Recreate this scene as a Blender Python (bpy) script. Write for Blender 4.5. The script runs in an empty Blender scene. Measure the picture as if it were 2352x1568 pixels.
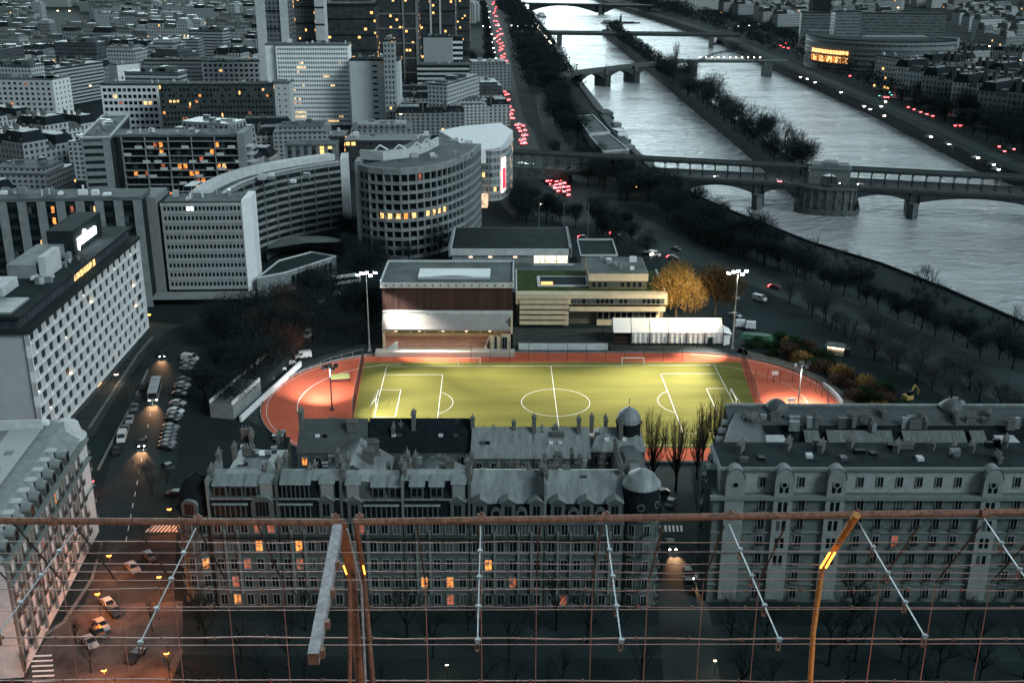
import bpy, bmesh, math, random
from mathutils import Vector, Matrix
R = math.radians
rnd = random.Random(7)
C = bpy.context.scene.collection
SC = bpy.context.scene
# ---------------------------------------------------------------- camera
CAM_H, PITCH, ROLL, FPX = 117.0, R(20.14), R(0.10), 2532.0
cam_d = bpy.data.cameras.new("camera"); cam = bpy.data.objects.new("camera", cam_d); C.objects.link(cam)
cam_d.sensor_width = 36.0; cam_d.lens = 36.0 * FPX / 2352.0
cam_d.clip_start = 0.3; cam_d.clip_end = 12000
cam.location = (0, 0, CAM_H)
cam.rotation_euler = (Matrix.Rotation(R(90) - PITCH, 4, 'X') @ Matrix.Rotation(ROLL, 4, 'Z')).to_euler()
SC.camera = cam
# ---------------------------------------------------------------- sky, dusk under an even overcast
SUN_EL, SUN_AZ = R(7), R(-18)
w = bpy.data.worlds.new("World"); SC.world = w; w.use_nodes = True
nt = w.node_tree; nt.nodes.clear()
out = nt.nodes.new("ShaderNodeOutputWorld"); bg = nt.nodes.new("ShaderNodeBackground")
sky = nt.nodes.new("ShaderNodeTexSky"); sky.sky_type = 'NISHITA'; sky.sun_disc = False
sky.sun_elevation = SUN_EL; sky.sun_rotation = SUN_AZ; sky.air_density = 1.0; sky.dust_density = 3.0; sky.ozone_density = 2.0
hs = nt.nodes.new("ShaderNodeHueSaturation"); hs.inputs['Saturation'].default_value = 0.12
tint = nt.nodes.new("ShaderNodeMix"); tint.data_type = 'RGBA'; tint.blend_type = 'MULTIPLY'
tint.inputs[0].default_value = 1.0; tint.inputs[7].default_value = (0.77, 1.0, 1.08, 1)
# the west, ahead, is brighter low down: afterglow behind the cloud
tcw = nt.nodes.new("ShaderNodeTexCoord"); sw = nt.nodes.new("ShaderNodeSeparateXYZ"); nt.links.new(tcw.outputs['Generated'], sw.inputs[0])
def wmath(op, a, b_):
    q = nt.nodes.new("ShaderNodeMath"); q.operation = op
    for i, v in enumerate((a, b_)):
        if isinstance(v, (int, float)): q.inputs[i].default_value = v
        else: nt.links.new(v, q.inputs[i])
    return q.outputs[0]
west = wmath('POWER', wmath('MAXIMUM', wmath('ADD', wmath('MULTIPLY', sw.outputs[1], .92), wmath('MULTIPLY', sw.outputs[0], .38)), 0.0), 2.0)
gl_w = wmath('ADD', wmath('MULTIPLY', west, 2.2), 1.0)
vm = nt.nodes.new("ShaderNodeVectorMath"); vm.operation = 'SCALE'; nt.links.new(hs.outputs[0], vm.inputs[0]); nt.links.new(gl_w, vm.inputs['Scale'])
nt.links.new(sky.outputs[0], hs.inputs['Color']); nt.links.new(vm.outputs[0], tint.inputs[6])
nt.links.new(tint.outputs[2], bg.inputs[0]); bg.inputs[1].default_value = 0.10
nt.links.new(bg.outputs[0], out.inputs[0])
sun_d = bpy.data.lights.new("sun", 'SUN'); sun_d.energy = 1.5; sun_d.angle = R(25); sun_d.color = (0.84, 0.98, 1.0)
sun = bpy.data.objects.new("sun", sun_d); C.objects.link(sun)
sun.rotation_euler = Vector((0.85, -0.62, 0.75)).to_track_quat('Z', 'Y').to_euler()
SC.view_settings.view_transform = 'Standard'; SC.view_settings.look = 'None'
SC.view_settings.gamma = 1.0; SC.view_settings.use_curve_mapping = False
SC.view_settings.exposure = 0.52
SC.render.engine = 'CYCLES'
cy = SC.cycles
cy.max_bounces = 5; cy.diffuse_bounces = 2; cy.glossy_bounces = 3; cy.transparent_max_bounces = 12; cy.volume_bounces = 0
cy.sample_clamp_indirect = 2.0; cy.sample_clamp_direct = 30.0
cy.caustics_reflective = False; cy.caustics_refractive = False
cy.use_adaptive_sampling = True; cy.adaptive_threshold = 0.03
# ---------------------------------------------------------------- pixel of the 2352 px wide picture <-> point of the place
def at(u, v, z=0.0):
    x = u - 1176; y = v - 784
    cr, sr = math.cos(ROLL), math.sin(ROLL)
    X = x * cr + y * sr; Y = -x * sr + y * cr
    c, s = math.cos(PITCH), math.sin(PITCH)
    dy = FPX * c - Y * s; dz = -FPX * s - Y * c
    t = (z - CAM_H) / dz
    return (X * t, dy * t, z)
def near(u, v, Yw):
    x = u - 1176; y = v - 784
    cr, sr = math.cos(ROLL), math.sin(ROLL)
    X = x * cr + y * sr; Y = -x * sr + y * cr
    c, s = math.cos(PITCH), math.sin(PITCH)
    dy = FPX * c - Y * s; dz = -FPX * s - Y * c
    t = Yw / dy
    return Vector((X * t, Yw, CAM_H + dz * t))
def a2(u, v, z=0.0):
    p = at(u, v, z); return (p[0], p[1])
# ---------------------------------------------------------------- materials
MATS = {}
def _new(name):
    m = bpy.data.materials.new(name); m.use_nodes = True
    n = m.node_tree; b = n.nodes["Principled BSDF"]; return m, n, b
def mat(name, col, rough=0.8, var=0.25, scale=0.3, metal=0.0, bump=0.0, spec=0.3, stretch=(1, 1, 1), alpha=1.0):
    if name in MATS: return MATS[name]
    m, n, b = _new(name)
    tc = n.nodes.new("ShaderNodeTexCoord"); mp = n.nodes.new("ShaderNodeMapping"); mp.inputs['Scale'].default_value = stretch
    nz = n.nodes.new("ShaderNodeTexNoise"); nz.inputs['Scale'].default_value = scale; nz.inputs['Detail'].default_value = 6; nz.inputs['Roughness'].default_value = 0.65
    n.links.new(tc.outputs['Object'], mp.inputs[0]); n.links.new(mp.outputs[0], nz.inputs['Vector'])
    rp = n.nodes.new("ShaderNodeValToRGB")
    rp.color_ramp.elements[0].position = 0.28; rp.color_ramp.elements[1].position = 0.72
    lo = [max(0, c * (1 - var)) for c in col]; hi = [min(1, c * (1 + var)) for c in col]
    rp.color_ramp.elements[0].color = (*lo, 1); rp.color_ramp.elements[1].color = (*hi, 1)
    n.links.new(nz.outputs[0], rp.inputs[0]); n.links.new(rp.outputs[0], b.inputs['Base Color'])
    b.inputs['Roughness'].default_value = rough; b.inputs['Metallic'].default_value = metal
    b.inputs['Specular IOR Level'].default_value = spec if rough < .7 else .04
    if alpha < 1: b.inputs['Alpha'].default_value = alpha
    if bump:
        bp = n.nodes.new("ShaderNodeBump"); bp.inputs['Strength'].default_value = bump; bp.inputs['Distance'].default_value = 0.3
        n.links.new(nz.outputs[0], bp.inputs['Height']); n.links.new(bp.outputs[0], b.inputs['Normal'])
    MATS[name] = m; return m
def emit(name, col, st, base=(0.1, 0.1, 0.1), vary=0.0):
    if name in MATS: return MATS[name]
    m, n, b = _new(name)
    b.inputs['Base Color'].default_value = (*base, 1)
    b.inputs['Emission Color'].default_value = (*col, 1); b.inputs['Emission Strength'].default_value = st
    if vary:
        tc = n.nodes.new("ShaderNodeTexCoord"); nz = n.nodes.new("ShaderNodeTexNoise"); nz.inputs['Scale'].default_value = 1.1; nz.noise_dimensions = '4D'
        oi = n.nodes.new("ShaderNodeObjectInfo"); ml = n.nodes.new("ShaderNodeMath"); ml.operation = 'MULTIPLY'; ml.inputs[1].default_value = 37.0
        n.links.new(oi.outputs['Random'], ml.inputs[0]); n.links.new(ml.outputs[0], nz.inputs['W'])
        mr = n.nodes.new("ShaderNodeMapRange"); mr.inputs[1].default_value = 0.36; mr.inputs[2].default_value = 0.64
        mr.inputs[3].default_value = st * (1 - vary); mr.inputs[4].default_value = st * (1 + vary)
        n.links.new(tc.outputs['Object'], nz.inputs['Vector']); n.links.new(nz.outputs[0], mr.inputs[0]); n.links.new(mr.outputs[0], b.inputs['Emission Strength'])
    m.cycles.emission_sampling = 'NONE'
    MATS[name] = m; return m
def facade(name, wall, glass=(0.012, 0.016, 0.02), bay=3.2, floor=3.1, fw=0.5, fh=0.5, lit=0.02, band=None, z0=0.5):
    """wall with rows of real size openings: dark panes, some of them lit from inside; laid out in metres along the wall"""
    if name in MATS: return MATS[name]
    m, n, b = _new(name); N = n.nodes; L = n.links
    uv = N.new("ShaderNodeUVMap"); sp = N.new("ShaderNodeSeparateXYZ"); L.new(uv.outputs[0], sp.inputs[0])
    def math_(op, a, bb=None, c=None):
        q = N.new("ShaderNodeMath"); q.operation = op
        for i, v in enumerate((a, bb, c)):
            if v is None: continue
            if isinstance(v, (int, float)): q.inputs[i].default_value = v
            else: L.new(v, q.inputs[i])
        return q.outputs[0]
    ux = math_('DIVIDE', sp.outputs[0], bay); vz = math_('DIVIDE', math_('SUBTRACT', sp.outputs[1], z0), floor)
    fx = math_('FRACT', ux); fz = math_('FRACT', vz)
    mx = math_('LESS_THAN', math_('ABSOLUTE', math_('SUBTRACT', fx, 0.5)), fw / 2)
    mz = math_('LESS_THAN', math_('ABSOLUTE', math_('SUBTRACT', fz, 0.5)), fh / 2)
    geo = N.new("ShaderNodeNewGeometry"); sn = N.new("ShaderNodeSeparateXYZ"); L.new(geo.outputs['Normal'], sn.inputs[0])
    vert = math_('LESS_THAN', math_('ABSOLUTE', sn.outputs[2]), 0.3)
    mask = math_('MULTIPLY', math_('MULTIPLY', mx, mz), vert)
    oi = N.new("ShaderNodeObjectInfo")
    cb = N.new("ShaderNodeCombineXYZ"); L.new(math_('FLOOR', ux), cb.inputs[0]); L.new(math_('FLOOR', vz), cb.inputs[1]); L.new(math_('MULTIPLY', oi.outputs['Random'], 97.0), cb.inputs[2])
    wn = N.new("ShaderNodeTexWhiteNoise"); wn.noise_dimensions = '3D'; L.new(cb.outputs[0], wn.inputs['Vector'])
    on = math_('MULTIPLY', math_('LESS_THAN', wn.outputs['Value'], lit), mask)
    nz = N.new("ShaderNodeTexNoise"); nz.inputs['Scale'].default_value = 0.25; nz.inputs['Detail'].default_value = 5
    tcn = N.new("ShaderNodeTexCoord"); L.new(tcn.outputs['Object'], nz.inputs['Vector'])
    var = math_('ADD', math_('MULTIPLY', nz.outputs[0], 0.5), math_('MULTIPLY', oi.outputs['Random'], 0.5))
    ws = N.new("ShaderNodeMix"); ws.data_type = 'RGBA'; L.new(var, ws.inputs[0])
    ws.inputs[6].default_value = (*[c * 0.6 for c in wall], 1); ws.inputs[7].default_value = (*[min(1, c * 1.35) for c in wall], 1)
    gs = N.new("ShaderNodeMix"); gs.data_type = 'RGBA'; L.new(wn.outputs['Value'], gs.inputs[0])
    gs.inputs[6].default_value = (*glass, 1); gs.inputs[7].default_value = (*[min(1, c * 4) for c in glass], 1)
    mixc = N.new("ShaderNodeMix"); mixc.data_type = 'RGBA'; L.new(mask, mixc.inputs[0]); L.new(ws.outputs[2], mixc.inputs[6]); L.new(gs.outputs[2], mixc.inputs[7])
    L.new(mixc.outputs[2], b.inputs['Base Color'])
    L.new(math_('SUBTRACT', 0.85, math_('MULTIPLY', mask, 0.5)), b.inputs['Roughness'])
    b.inputs['Emission Color'].default_value = (1.0, 0.50, 0.16, 1)
    L.new(math_('MULTIPLY', on, 1.5), b.inputs['Emission Strength'])
    bp = N.new("ShaderNodeBump"); bp.inputs['Strength'].default_value = 0.8; bp.inputs['Distance'].default_value = 0.4; bp.invert = True
    L.new(mask, bp.inputs['Height']); L.new(bp.outputs[0], b.inputs['Normal'])
    m.cycles.emission_sampling = 'NONE'
    MATS[name] = m; return m
# ---------------------------------------------------------------- mesh collector
class MB:
    def __init__(s): s.v = []; s.f = []; s.mi = []; s.uv = {}
    def face(s, pts, m=0):
        k = len(s.v); s.v += [tuple(p) for p in pts]; s.f.append(tuple(range(k, k + len(pts)))); s.mi.append(m); return s
    def box(s, x0, y0, z0, x1, y1, z1, m=0, bottom=True):
        k = len(s.v)
        s.v += [(x0, y0, z0), (x1, y0, z0), (x1, y1, z0), (x0, y1, z0), (x0, y0, z1), (x1, y0, z1), (x1, y1, z1), (x0, y1, z1)]
        fs = [(4, 5, 6, 7), (0, 1, 5, 4), (1, 2, 6, 5), (2, 3, 7, 6), (3, 0, 4, 7)] + ([(3, 2, 1, 0)] if bottom else [])
        s.f += [tuple(k + i for i in f) for f in fs]; s.mi += [m] * len(fs); return s
    def obox(s, p, ang, lx, ly, z0, z1, m=0, cx=True):
        """box of size lx, ly turned by ang, centred on p (or starting at p along x)"""
        c, n = math.cos(ang), math.sin(ang); x0 = -lx / 2 if cx else 0; x1 = x0 + lx
        k = len(s.v); q = [(x0, -ly / 2), (x1, -ly / 2), (x1, ly / 2), (x0, ly / 2)]
        for z in (z0, z1):
            for x, y in q: s.v.append((p[0] + x * c - y * n, p[1] + x * n + y * c, z))
        fs = [(4, 5, 6, 7), (0, 1, 5, 4), (1, 2, 6, 5), (2, 3, 7, 6), (3, 0, 4, 7), (3, 2, 1, 0)]
        s.f += [tuple(k + i for i in f) for f in fs]; s.mi += [m] * 6; return s
    def prism(s, poly, z0, z1, m=0, mt=None, top=True, inset=0.0, bottom=False):
        """poly counter-clockwise"""
        if area(poly) < 0: poly = poly[::-1]
        n = len(poly); k = len(s.v)
        tp = offset(poly, inset) if inset else poly
        s.v += [(x, y, z0) for x, y in poly] + [(x, y, z1) for x, y in tp]
        for i in range(n):
            j = (i + 1) % n; s.f.append((k + i, k + j, k + n + j, k + n + i)); s.mi.append(m)
        if top: s.f.append(tuple(k + n + i for i in range(n))); s.mi.append(m if mt is None else mt)
        if bottom: s.f.append(tuple(k + n - 1 - i for i in range(n))); s.mi.append(m)
        return s
    def ribbon(s, line, wd, z0, z1, m=0, closed=False):
        """a band of thickness wd (to the left of the line) and height z0..z1 along a polyline"""
        o = offset_line(line, wd, closed); n = len(line)
        rng = range(n if closed else n - 1)
        for i in rng:
            j = (i + 1) % n
            a, b, c, d = line[i], line[j], o[j], o[i]
            s.face([(a[0], a[1], z1), (b[0], b[1], z1), (c[0], c[1], z1), (d[0], d[1], z1)], m)
            s.face([(a[0], a[1], z0), (b[0], b[1], z0), (b[0], b[1], z1), (a[0], a[1], z1)], m)
            s.face([(d[0], d[1], z1), (c[0], c[1], z1), (c[0], c[1], z0), (d[0], d[1], z0)], m)
            s.face([(d[0], d[1], z0), (c[0], c[1], z0), (b[0], b[1], z0), (a[0], a[1], z0)], m)
        if not closed:
            for i, fl in ((0, 1), (n - 1, 0)):
                a, d = line[i], o[i]
                q = [(a[0], a[1], z0), (a[0], a[1], z1), (d[0], d[1], z1), (d[0], d[1], z0)]
                s.face(q if fl else q[::-1], m)
        return s
    def tube(s, p, q, r0, r1=None, n=6, m=0, cap=True):
        r1 = r0 if r1 is None else r1
        p, q = Vector(p), Vector(q); d = q - p
        if d.length < 1e-6: return s
        d.normalize(); a = d.orthogonal().normalized(); b = d.cross(a); k = len(s.v)
        for c, r in ((p, r0), (q, r1)):
            for i in range(n):
                t = 2 * math.pi * i / n; s.v.append(tuple(c + a * (r * math.cos(t)) + b * (r * math.sin(t))))
        for i in range(n):
            j = (i + 1) % n; s.f.append((k + i, k + j, k + n + j, k + n + i)); s.mi.append(m)
        if cap:
            s.f.append(tuple(k + n + i for i in range(n))); s.mi.append(m); s.f.append(tuple(k + n - 1 - i for i in range(n))); s.mi.append(m)
        return s
    def lathe(s, c, prof, n=16, m=0, a0=0.0, a1=2 * math.pi):
        k = len(s.v); full = abs(a1 - a0 - 2 * math.pi) < 1e-6; cols = n if full else n + 1
        for r, z in prof:
            for i in range(cols):
                t = a0 + (a1 - a0) * i / n; s.v.append((c[0] + r * math.cos(t), c[1] + r * math.sin(t), c[2] + z))
        for j in range(len(prof) - 1):
            for i in range(n):
                i2 = (i + 1) % cols
                s.f.append((k + j * cols + i, k + j * cols + i2, k + (j + 1) * cols + i2, k + (j + 1) * cols + i)); s.mi.append(m)
        return s
    def mesh(s, name, mats):
        me = bpy.data.meshes.new(name); me.from_pydata(s.v, [], s.f); me.update()
        mats = mats if isinstance(mats, (list, tuple)) else [mats]
        for q in mats: me.materials.append(q)
        if len(mats) > 1: me.polygons.foreach_set("material_index", s.mi)
        uvl = me.uv_layers.new(name="UVMap").data
        for p in me.polygons:
            nx, ny, nz = p.normal
            h = math.hypot(nx, ny)
            for li in p.loop_indices:
                co = me.vertices[me.loops[li].vertex_index].co
                if abs(nz) > 0.8 or h < 1e-4: uvl[li].uv = (co.x, co.y)
                else: uvl[li].uv = ((-ny * co.x + nx * co.y) / h, co.z)
        return me
    def build(s, name, mats, parent=None, **kw):
        return link(name, s.mesh(name, mats), parent, **kw)
def area(p): return sum(p[i][0] * p[(i + 1) % len(p)][1] - p[(i + 1) % len(p)][0] * p[i][1] for i in range(len(p))) / 2
def offset_line(line, d, closed=False):
    n = len(line); o = []
    for i in range(n):
        def nrm(a, b):
            dx, dy = b[0] - a[0], b[1] - a[1]; l = math.hypot(dx, dy) or 1; return (-dy / l, dx / l)
        ns = []
        if i > 0 or closed: ns.append(nrm(line[i - 1], line[i]))
        if i < n - 1 or closed: ns.append(nrm(line[i], line[(i + 1) % n]))
        nx = sum(a[0] for a in ns) / len(ns); ny = sum(a[1] for a in ns) / len(ns); l2 = nx * nx + ny * ny or 1
        o.append((line[i][0] + nx * d / l2, line[i][1] + ny * d / l2))
    return o
def offset(poly, d): return offset_line(poly, d, True)
def link(name, data, parent=None, loc=None, rot=None, scale=None, label=None, cat=None, group=None, kind=None):
    o = bpy.data.objects.new(name, data); C.objects.link(o)
    if parent is not None: o.parent = parent
    if loc is not None: o.location = loc
    if rot is not None: o.rotation_euler = rot if isinstance(rot, (tuple, list)) else (0, 0, rot)
    if scale is not None: o.scale = scale if isinstance(scale, (tuple, list)) else (scale,) * 3
    return tag(o, label, cat, group, kind)
def tag(o, label=None, cat=None, group=None, kind=None):
    if label: o['label'] = label
    if cat: o['category'] = cat
    if group: o['group'] = group
    if kind: o['kind'] = kind
    return o
def thing(name, label, cat, loc=(0, 0, 0), rz=0.0, group=None): return link(name, None, None, loc, rz, None, label, cat, group)
def frame(A, B, z=0.0):
    d = (B[0] - A[0], B[1] - A[1]); return (A[0], A[1], z), math.atan2(d[1], d[0]), math.hypot(*d)
ORD = "first second third fourth fifth sixth seventh eighth ninth tenth eleventh twelfth thirteenth fourteenth fifteenth sixteenth seventeenth eighteenth nineteenth twentieth".split()
def ordw(i):
    i += 1
    if i <= 20: return ORD[i - 1]
    t, u = divmod(i, 10); tens = ["", "", "twenty", "thirty", "forty", "fifty", "sixty", "seventy", "eighty", "ninety"][t % 10]
    return (tens[:-1] + "ieth") if u == 0 else tens + "-" + ORD[u - 1]
# ---------------------------------------------------------------- palette
conc = mat("pale concrete", (0.46, 0.49, 0.50), 0.85, 0.18, 0.4)
conc_d = mat("weathered concrete", (0.20, 0.225, 0.23), 0.9, 0.25, 0.3)
white = mat("white painted concrete", (0.66, 0.69, 0.71), 0.7, 0.10, 0.5)
stone = mat("shaded haussmann limestone", (0.075, 0.092, 0.090), 0.9, 0.25, 0.6, bump=0.1)  # shade of the tree-lined street put into the stone colour
stone_l = mat("pale cut limestone", (0.15, 0.175, 0.172), 0.9, 0.2, 0.7)
zinc = mat("zinc roof sheet", (0.165, 0.192, 0.195), 0.55, 0.45, 0.35, stretch=(2.2, 0.25, 1), spec=0.5)
zinc_d = mat("dark zinc", (0.052, 0.064, 0.067), 0.6, 0.3, 0.4, spec=0.4)
slate = mat("slate", (0.014, 0.020, 0.023), 0.75, 0.35, 1.2)
roofg = mat("grey roof felt", (0.10, 0.118, 0.12), 0.9, 0.35, 0.15)
roofd = mat("dark roof felt", (0.020, 0.029, 0.031), 0.9, 0.35, 0.2)
brick = mat("chimney brick", (0.11, 0.115, 0.11), 0.9, 0.3, 2.0)
pot = mat("clay chimney pot", (0.16, 0.16, 0.155), 0.8, 0.2, 3)
glass = mat("dark window glass", (0.005, 0.009, 0.012), 0.3, 0.3, 0.5, spec=0.10)
glass2 = mat("curtained window glass", (0.06, 0.07, 0.075), 0.4, 0.5, 0.5)
wframe = mat("white window joinery", (0.17, 0.19, 0.19), 0.6, 0.1)
metal_d = mat("dark painted metal", (0.03, 0.035, 0.038), 0.5, 0.2, metal=0.3)
metal_l = mat("galvanised steel", (0.42, 0.45, 0.47), 0.45, 0.15, metal=0.6)
asphalt = mat("asphalt", (0.022, 0.033, 0.035), 0.75, 0.3, 0.12, spec=0.4)
asph_l = mat("worn asphalt", (0.032, 0.044, 0.046), 0.8, 0.3, 0.10)
pave = mat("paving", (0.040, 0.050, 0.051), 0.85, 0.3, 0.3)
soil = mat("park ground", (0.011, 0.020, 0.021), 1.0, 0.5, 0.06)
bark = mat("dark bark", (0.009, 0.012, 0.012), 0.95, 0.3, 2)
twig = mat("bare winter twigs", (0.017, 0.026, 0.027), 0.95, 0.6, 0.5)
twig2 = mat("grey twigs", (0.045, 0.056, 0.056), 0.95, 0.35, 0.4)
lit_o = emit("lamp lit room, orange", (1.0, 0.30, 0.045), .85, vary=0.95)
lit_y = emit("lamp lit room, pale yellow", (1.0, 0.56, 0.20), 1.05, vary=0.8)
lit_r = emit("lamp lit room, dim red", (1.0, 0.20, 0.07), 0.22, vary=1.0)
white_line = mat("white paint", (0.75, 0.76, 0.74), 0.7, 0.05)
# ---------------------------------------------------------------- windows as parts
_pm = {}
def pane_mesh(wd, ht, style="plain", m=None):
    key = (round(wd, 2), round(ht, 2), style, m.name if m else '')
    if key not in _pm:
        b = MB()
        b.box(-wd / 2, -0.04, 0, wd / 2, 0.25, ht, 0)
        if style != "plain":
            t = 0.09 if style == "frame" else 0.16
            b.box(-wd / 2 - t, -0.14, -t, wd / 2 + t, 0.1, 0, 1); b.box(-wd / 2 - t, -0.14, ht, wd / 2 + t, 0.1, ht + t, 1)
            b.box(-wd / 2 - t, -0.14, 0, -wd / 2, 0.1, ht, 1); b.box(wd / 2, -0.14, 0, wd / 2 + t, 0.1, ht, 1)
            if style == "case": b.box(-0.05, -0.10, 0, 0.05, 0.0, ht, 1)
            if style == "balcony":
                b.box(-0.05, -0.10, 0, 0.05, 0.0, ht, 1)
                b.box(-wd / 2 - 0.35, -0.6, -0.25, wd / 2 + 0.35, 0.1, -0.17, 1)
                for i in range(9): x = -wd / 2 - 0.3 + i * (wd + 0.6) / 8; b.box(x - 0.03, -0.58, -0.17, x + 0.03, -0.54, 0.75, 2)
                b.box(-wd / 2 - 0.35, -0.6, 0.75, wd / 2 + 0.35, -0.52, 0.82, 2)
        _pm[key] = b.mesh("window", [m or glass, wframe, metal_d] if style != "plain" else [m or glass])
    return _pm[key]
def windows(parent, spots, wd, ht, style="plain", lit=(), m=None, seed=1, alt=0.12, cap=100, name="window"):
    """spots: (x, y, z, angle) in the parent's frame. The first 100 are parts of their own, the rest one part."""
    r = random.Random(seed); litd = dict(lit); rest = []
    for i, (x, y, z, a) in enumerate(spots):
        mm = litd.get(i, m or (glass2 if r.random() < alt else glass))
        if i < cap or i in litd:
            link(name, pane_mesh(wd, ht, style, mm), parent, (x, y, z), a)
        else: rest.append((x, y, z, a, mm))
    if rest:
        src = pane_mesh(wd, ht, style, m or glass); b = MB()
        for x, y, z, a, mm in rest:
            k = len(b.v); c, s_ = math.cos(a), math.sin(a)
            for q in src.vertices: b.v.append((x + q.co.x * c - q.co.y * s_, y + q.co.x * s_ + q.co.y * c, z + q.co.z))
            for p in src.polygons: b.f.append(tuple(k + t for t in p.vertices)); b.mi.append(p.material_index)
        b.build(name, list(src.materials), parent, kind='stuff')
def grid(x0, x1, n, z0, dz, rows, y=0.0, a=0.0, skip=()):
    """left to right, top row first"""
    out_ = []
    for r_ in range(rows - 1, -1, -1):
        for i in range(n):
            if (i, r_) in skip or i in skip: continue
            out_.append((x0 + (x1 - x0) * (i + 0.5) / n, y, z0 + dz * r_, a))
    return out_
# ================================================================= land and water
BANK = [(-500, 6500), (-60, 3500), (19, 2261), (50, 1542), (61, 1036), (74, 683), (86, 559), (106, 499), (130, 440), (149, 409), (162, 377), (173, 343), (205, 250), (262, 100), (340, -150)]
RB = [(-200, 6500), (120, 3500), (178, 2250), (235, 1700), (256, 1447), (258, 1148), (266, 827), (263, 623), (275, 500), (320, 330), (400, 180), (520, -150)]
b = MB(); ln = offset_line(BANK, -9)
b.face([(-6500, -150, 0), (ln[-1][0], -150, 0)] + [(x, y, 0) for x, y in ln[::-1][1:]] + [(-6500, 6500, 0)])
gnd = b.build("ground", mat("city ground", (0.016, 0.025, 0.027), 0.9, 0.4, 0.03), kind='structure')
b = MB(); b.face([(x, y, 0) for x, y in RB] + [(6500, -150, 0), (6500, 6500, 0)][::1])
b.build("right_bank_ground", MATS["city ground"], kind='structure')
b = MB()
b.ribbon(ln, -0.8, -8, 0.9, 0)
b.ribbon(BANK, -9.0, -8, -3.8, 1)
b.build("near_quay", [mat("quay stone", (0.015, 0.021, 0.023), 0.9, 0.3, 0.3), mat("quay paving", (0.085, 0.10, 0.10), 0.9, 0.4, 0.08)], kind='structure')
b = MB(); b.ribbon(RB, 1.2, -8, 0.8, 0); b.build("far_quay_wall", MATS["quay stone"], kind='structure')
# water
wm, wn_, wb = _new("river water")
wb.inputs['Base Color'].default_value = (0.33, 0.35, 0.36, 1); wb.inputs['Roughness'].default_value = 0.22; wb.inputs['IOR'].default_value = 1.5
wb.inputs['Specular IOR Level'].default_value = 0.8
tc = wn_.nodes.new("ShaderNodeTexCoord"); mp = wn_.nodes.new("ShaderNodeMapping"); mp.inputs['Scale'].default_value = (0.055, 0.13, 1); mp.inputs['Rotation'].default_value = (0, 0, R(8))
n1 = wn_.nodes.new("ShaderNodeTexNoise"); n1.inputs['Scale'].default_value = 1.6; n1.inputs['Detail'].default_value = 6; n1.inputs['Distortion'].default_value = 0.6
mp2 = wn_.nodes.new("ShaderNodeMapping"); mp2.inputs['Scale'].default_value = (0.012, 0.03, 1)
n2 = wn_.nodes.new("ShaderNodeTexNoise"); n2.inputs['Scale'].default_value = 1.0; n2.inputs['Detail'].default_value = 4
bpn = wn_.nodes.new("ShaderNodeBump"); bpn.inputs['Strength'].default_value = 1.0; bpn.inputs['Distance'].default_value = 4.5
rp = wn_.nodes.new("ShaderNodeMapRange"); rp.inputs[1].default_value = 0.35; rp.inputs[2].default_value = 0.65; rp.inputs[3].default_value = 0.12; rp.inputs[4].default_value = 0.34
for a_, b_ in ((tc.outputs['Object'], mp.inputs[0]), (mp.outputs[0], n1.inputs['Vector']), (tc.outputs['Object'], mp2.inputs[0]), (mp2.outputs[0], n2.inputs['Vector']),
               (n1.outputs[0], bpn.inputs['Height']), (bpn.outputs[0], wb.inputs['Normal']), (n2.outputs[0], rp.inputs[0]), (rp.outputs[0], wb.inputs['Roughness'])):
    wn_.links.new(a_, b_)
b = MB(); b.face([(-2000, 7000, -7), (-2000, -200, -7), (3000, -200, -7), (3000, 7000, -7)][::1]); b.build("river_water", wm, kind='structure')
# island
ISL = [(122, 1560), (122, 1476), (134, 1054), (138, 837), (142, 683), (143, 520), (163, 512), (158, 683), (153, 837), (149, 1054), (140, 1476), (132, 1560)]
b = MB(); b.prism(ISL, -8, -1.5, 0, 1); b.build("island_ground", [MATS["quay stone"], soil], kind='structure')
# ----------------------------------------------------------------- roads
def sheet(name, pts, m, z, kind='structure'):
    b = MB(); b.face([(p[0], p[1], z) for p in (pts if area(pts) > 0 else pts[::-1])]); return b.build(name, m, kind=kind)
def strip(name, px, wd, m, z):
    """road of width wd along a centre line given on the ground"""
    L_ = offset_line(px, wd / 2); R_ = offset_line(px, -wd / 2); b = MB()
    for i in range(len(px) - 1):
        b.face([(R_[i][0], R_[i][1], z), (R_[i + 1][0], R_[i + 1][1], z), (L_[i + 1][0], L_[i + 1][1], z), (L_[i][0], L_[i][1], z)])
    return b.build(name, m, kind='structure')
AVE = [a2(*p) for p in [(1120, -8), (1132, 30), (1147, 90), (1156, 160), (1164, 220), (1174, 270), (1196, 305), (1206, 345), (1250, 400), (1300, 440)]]
strip("avenue_road", AVE[::-1], 17, asph_l, 0.03)
BLV = [a2(*p) for p in [(1210, 395), (1300, 450), (1420, 500), (1560, 570), (1800, 655), (2050, 760), (2352, 905), (2600, 1050)]]
strip("boulevard_road", BLV[::-1], 21, asph_l, 0.05)
QR = [a2(*p) for p in [(1800, 600), (2000, 690), (2200, 800), (2352, 880)]]
BD = [a2(*p) for p in [(1700, 610), (1850, 690), (2000, 790), (2150, 880), (2300, 990)]]
strip("service_road", BD[::-1], 6, pave, 0.07)
sheet("junction_road", [a2(1190, 345), a2(1330, 360), a2(1420, 400), a2(1420, 500), a2(1330, 520), a2(1180, 500), a2(1150, 470)], asph_l, 0.02)
ST = [a2(*p) for p in [(60, 1700), (210, 1560), (290, 1250), (330, 1050), (365, 900), (400, 790), (480, 740), (760, 670)]]
strip("street_road", ST, 15, asphalt, 0.04)
sheet("street_pavement", [a2(*p) for p in [(215, 1000), (290, 870), (360, 790), (420, 745), (330, 740), (240, 850), (150, 1010)]], pave, 0.02)
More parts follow.
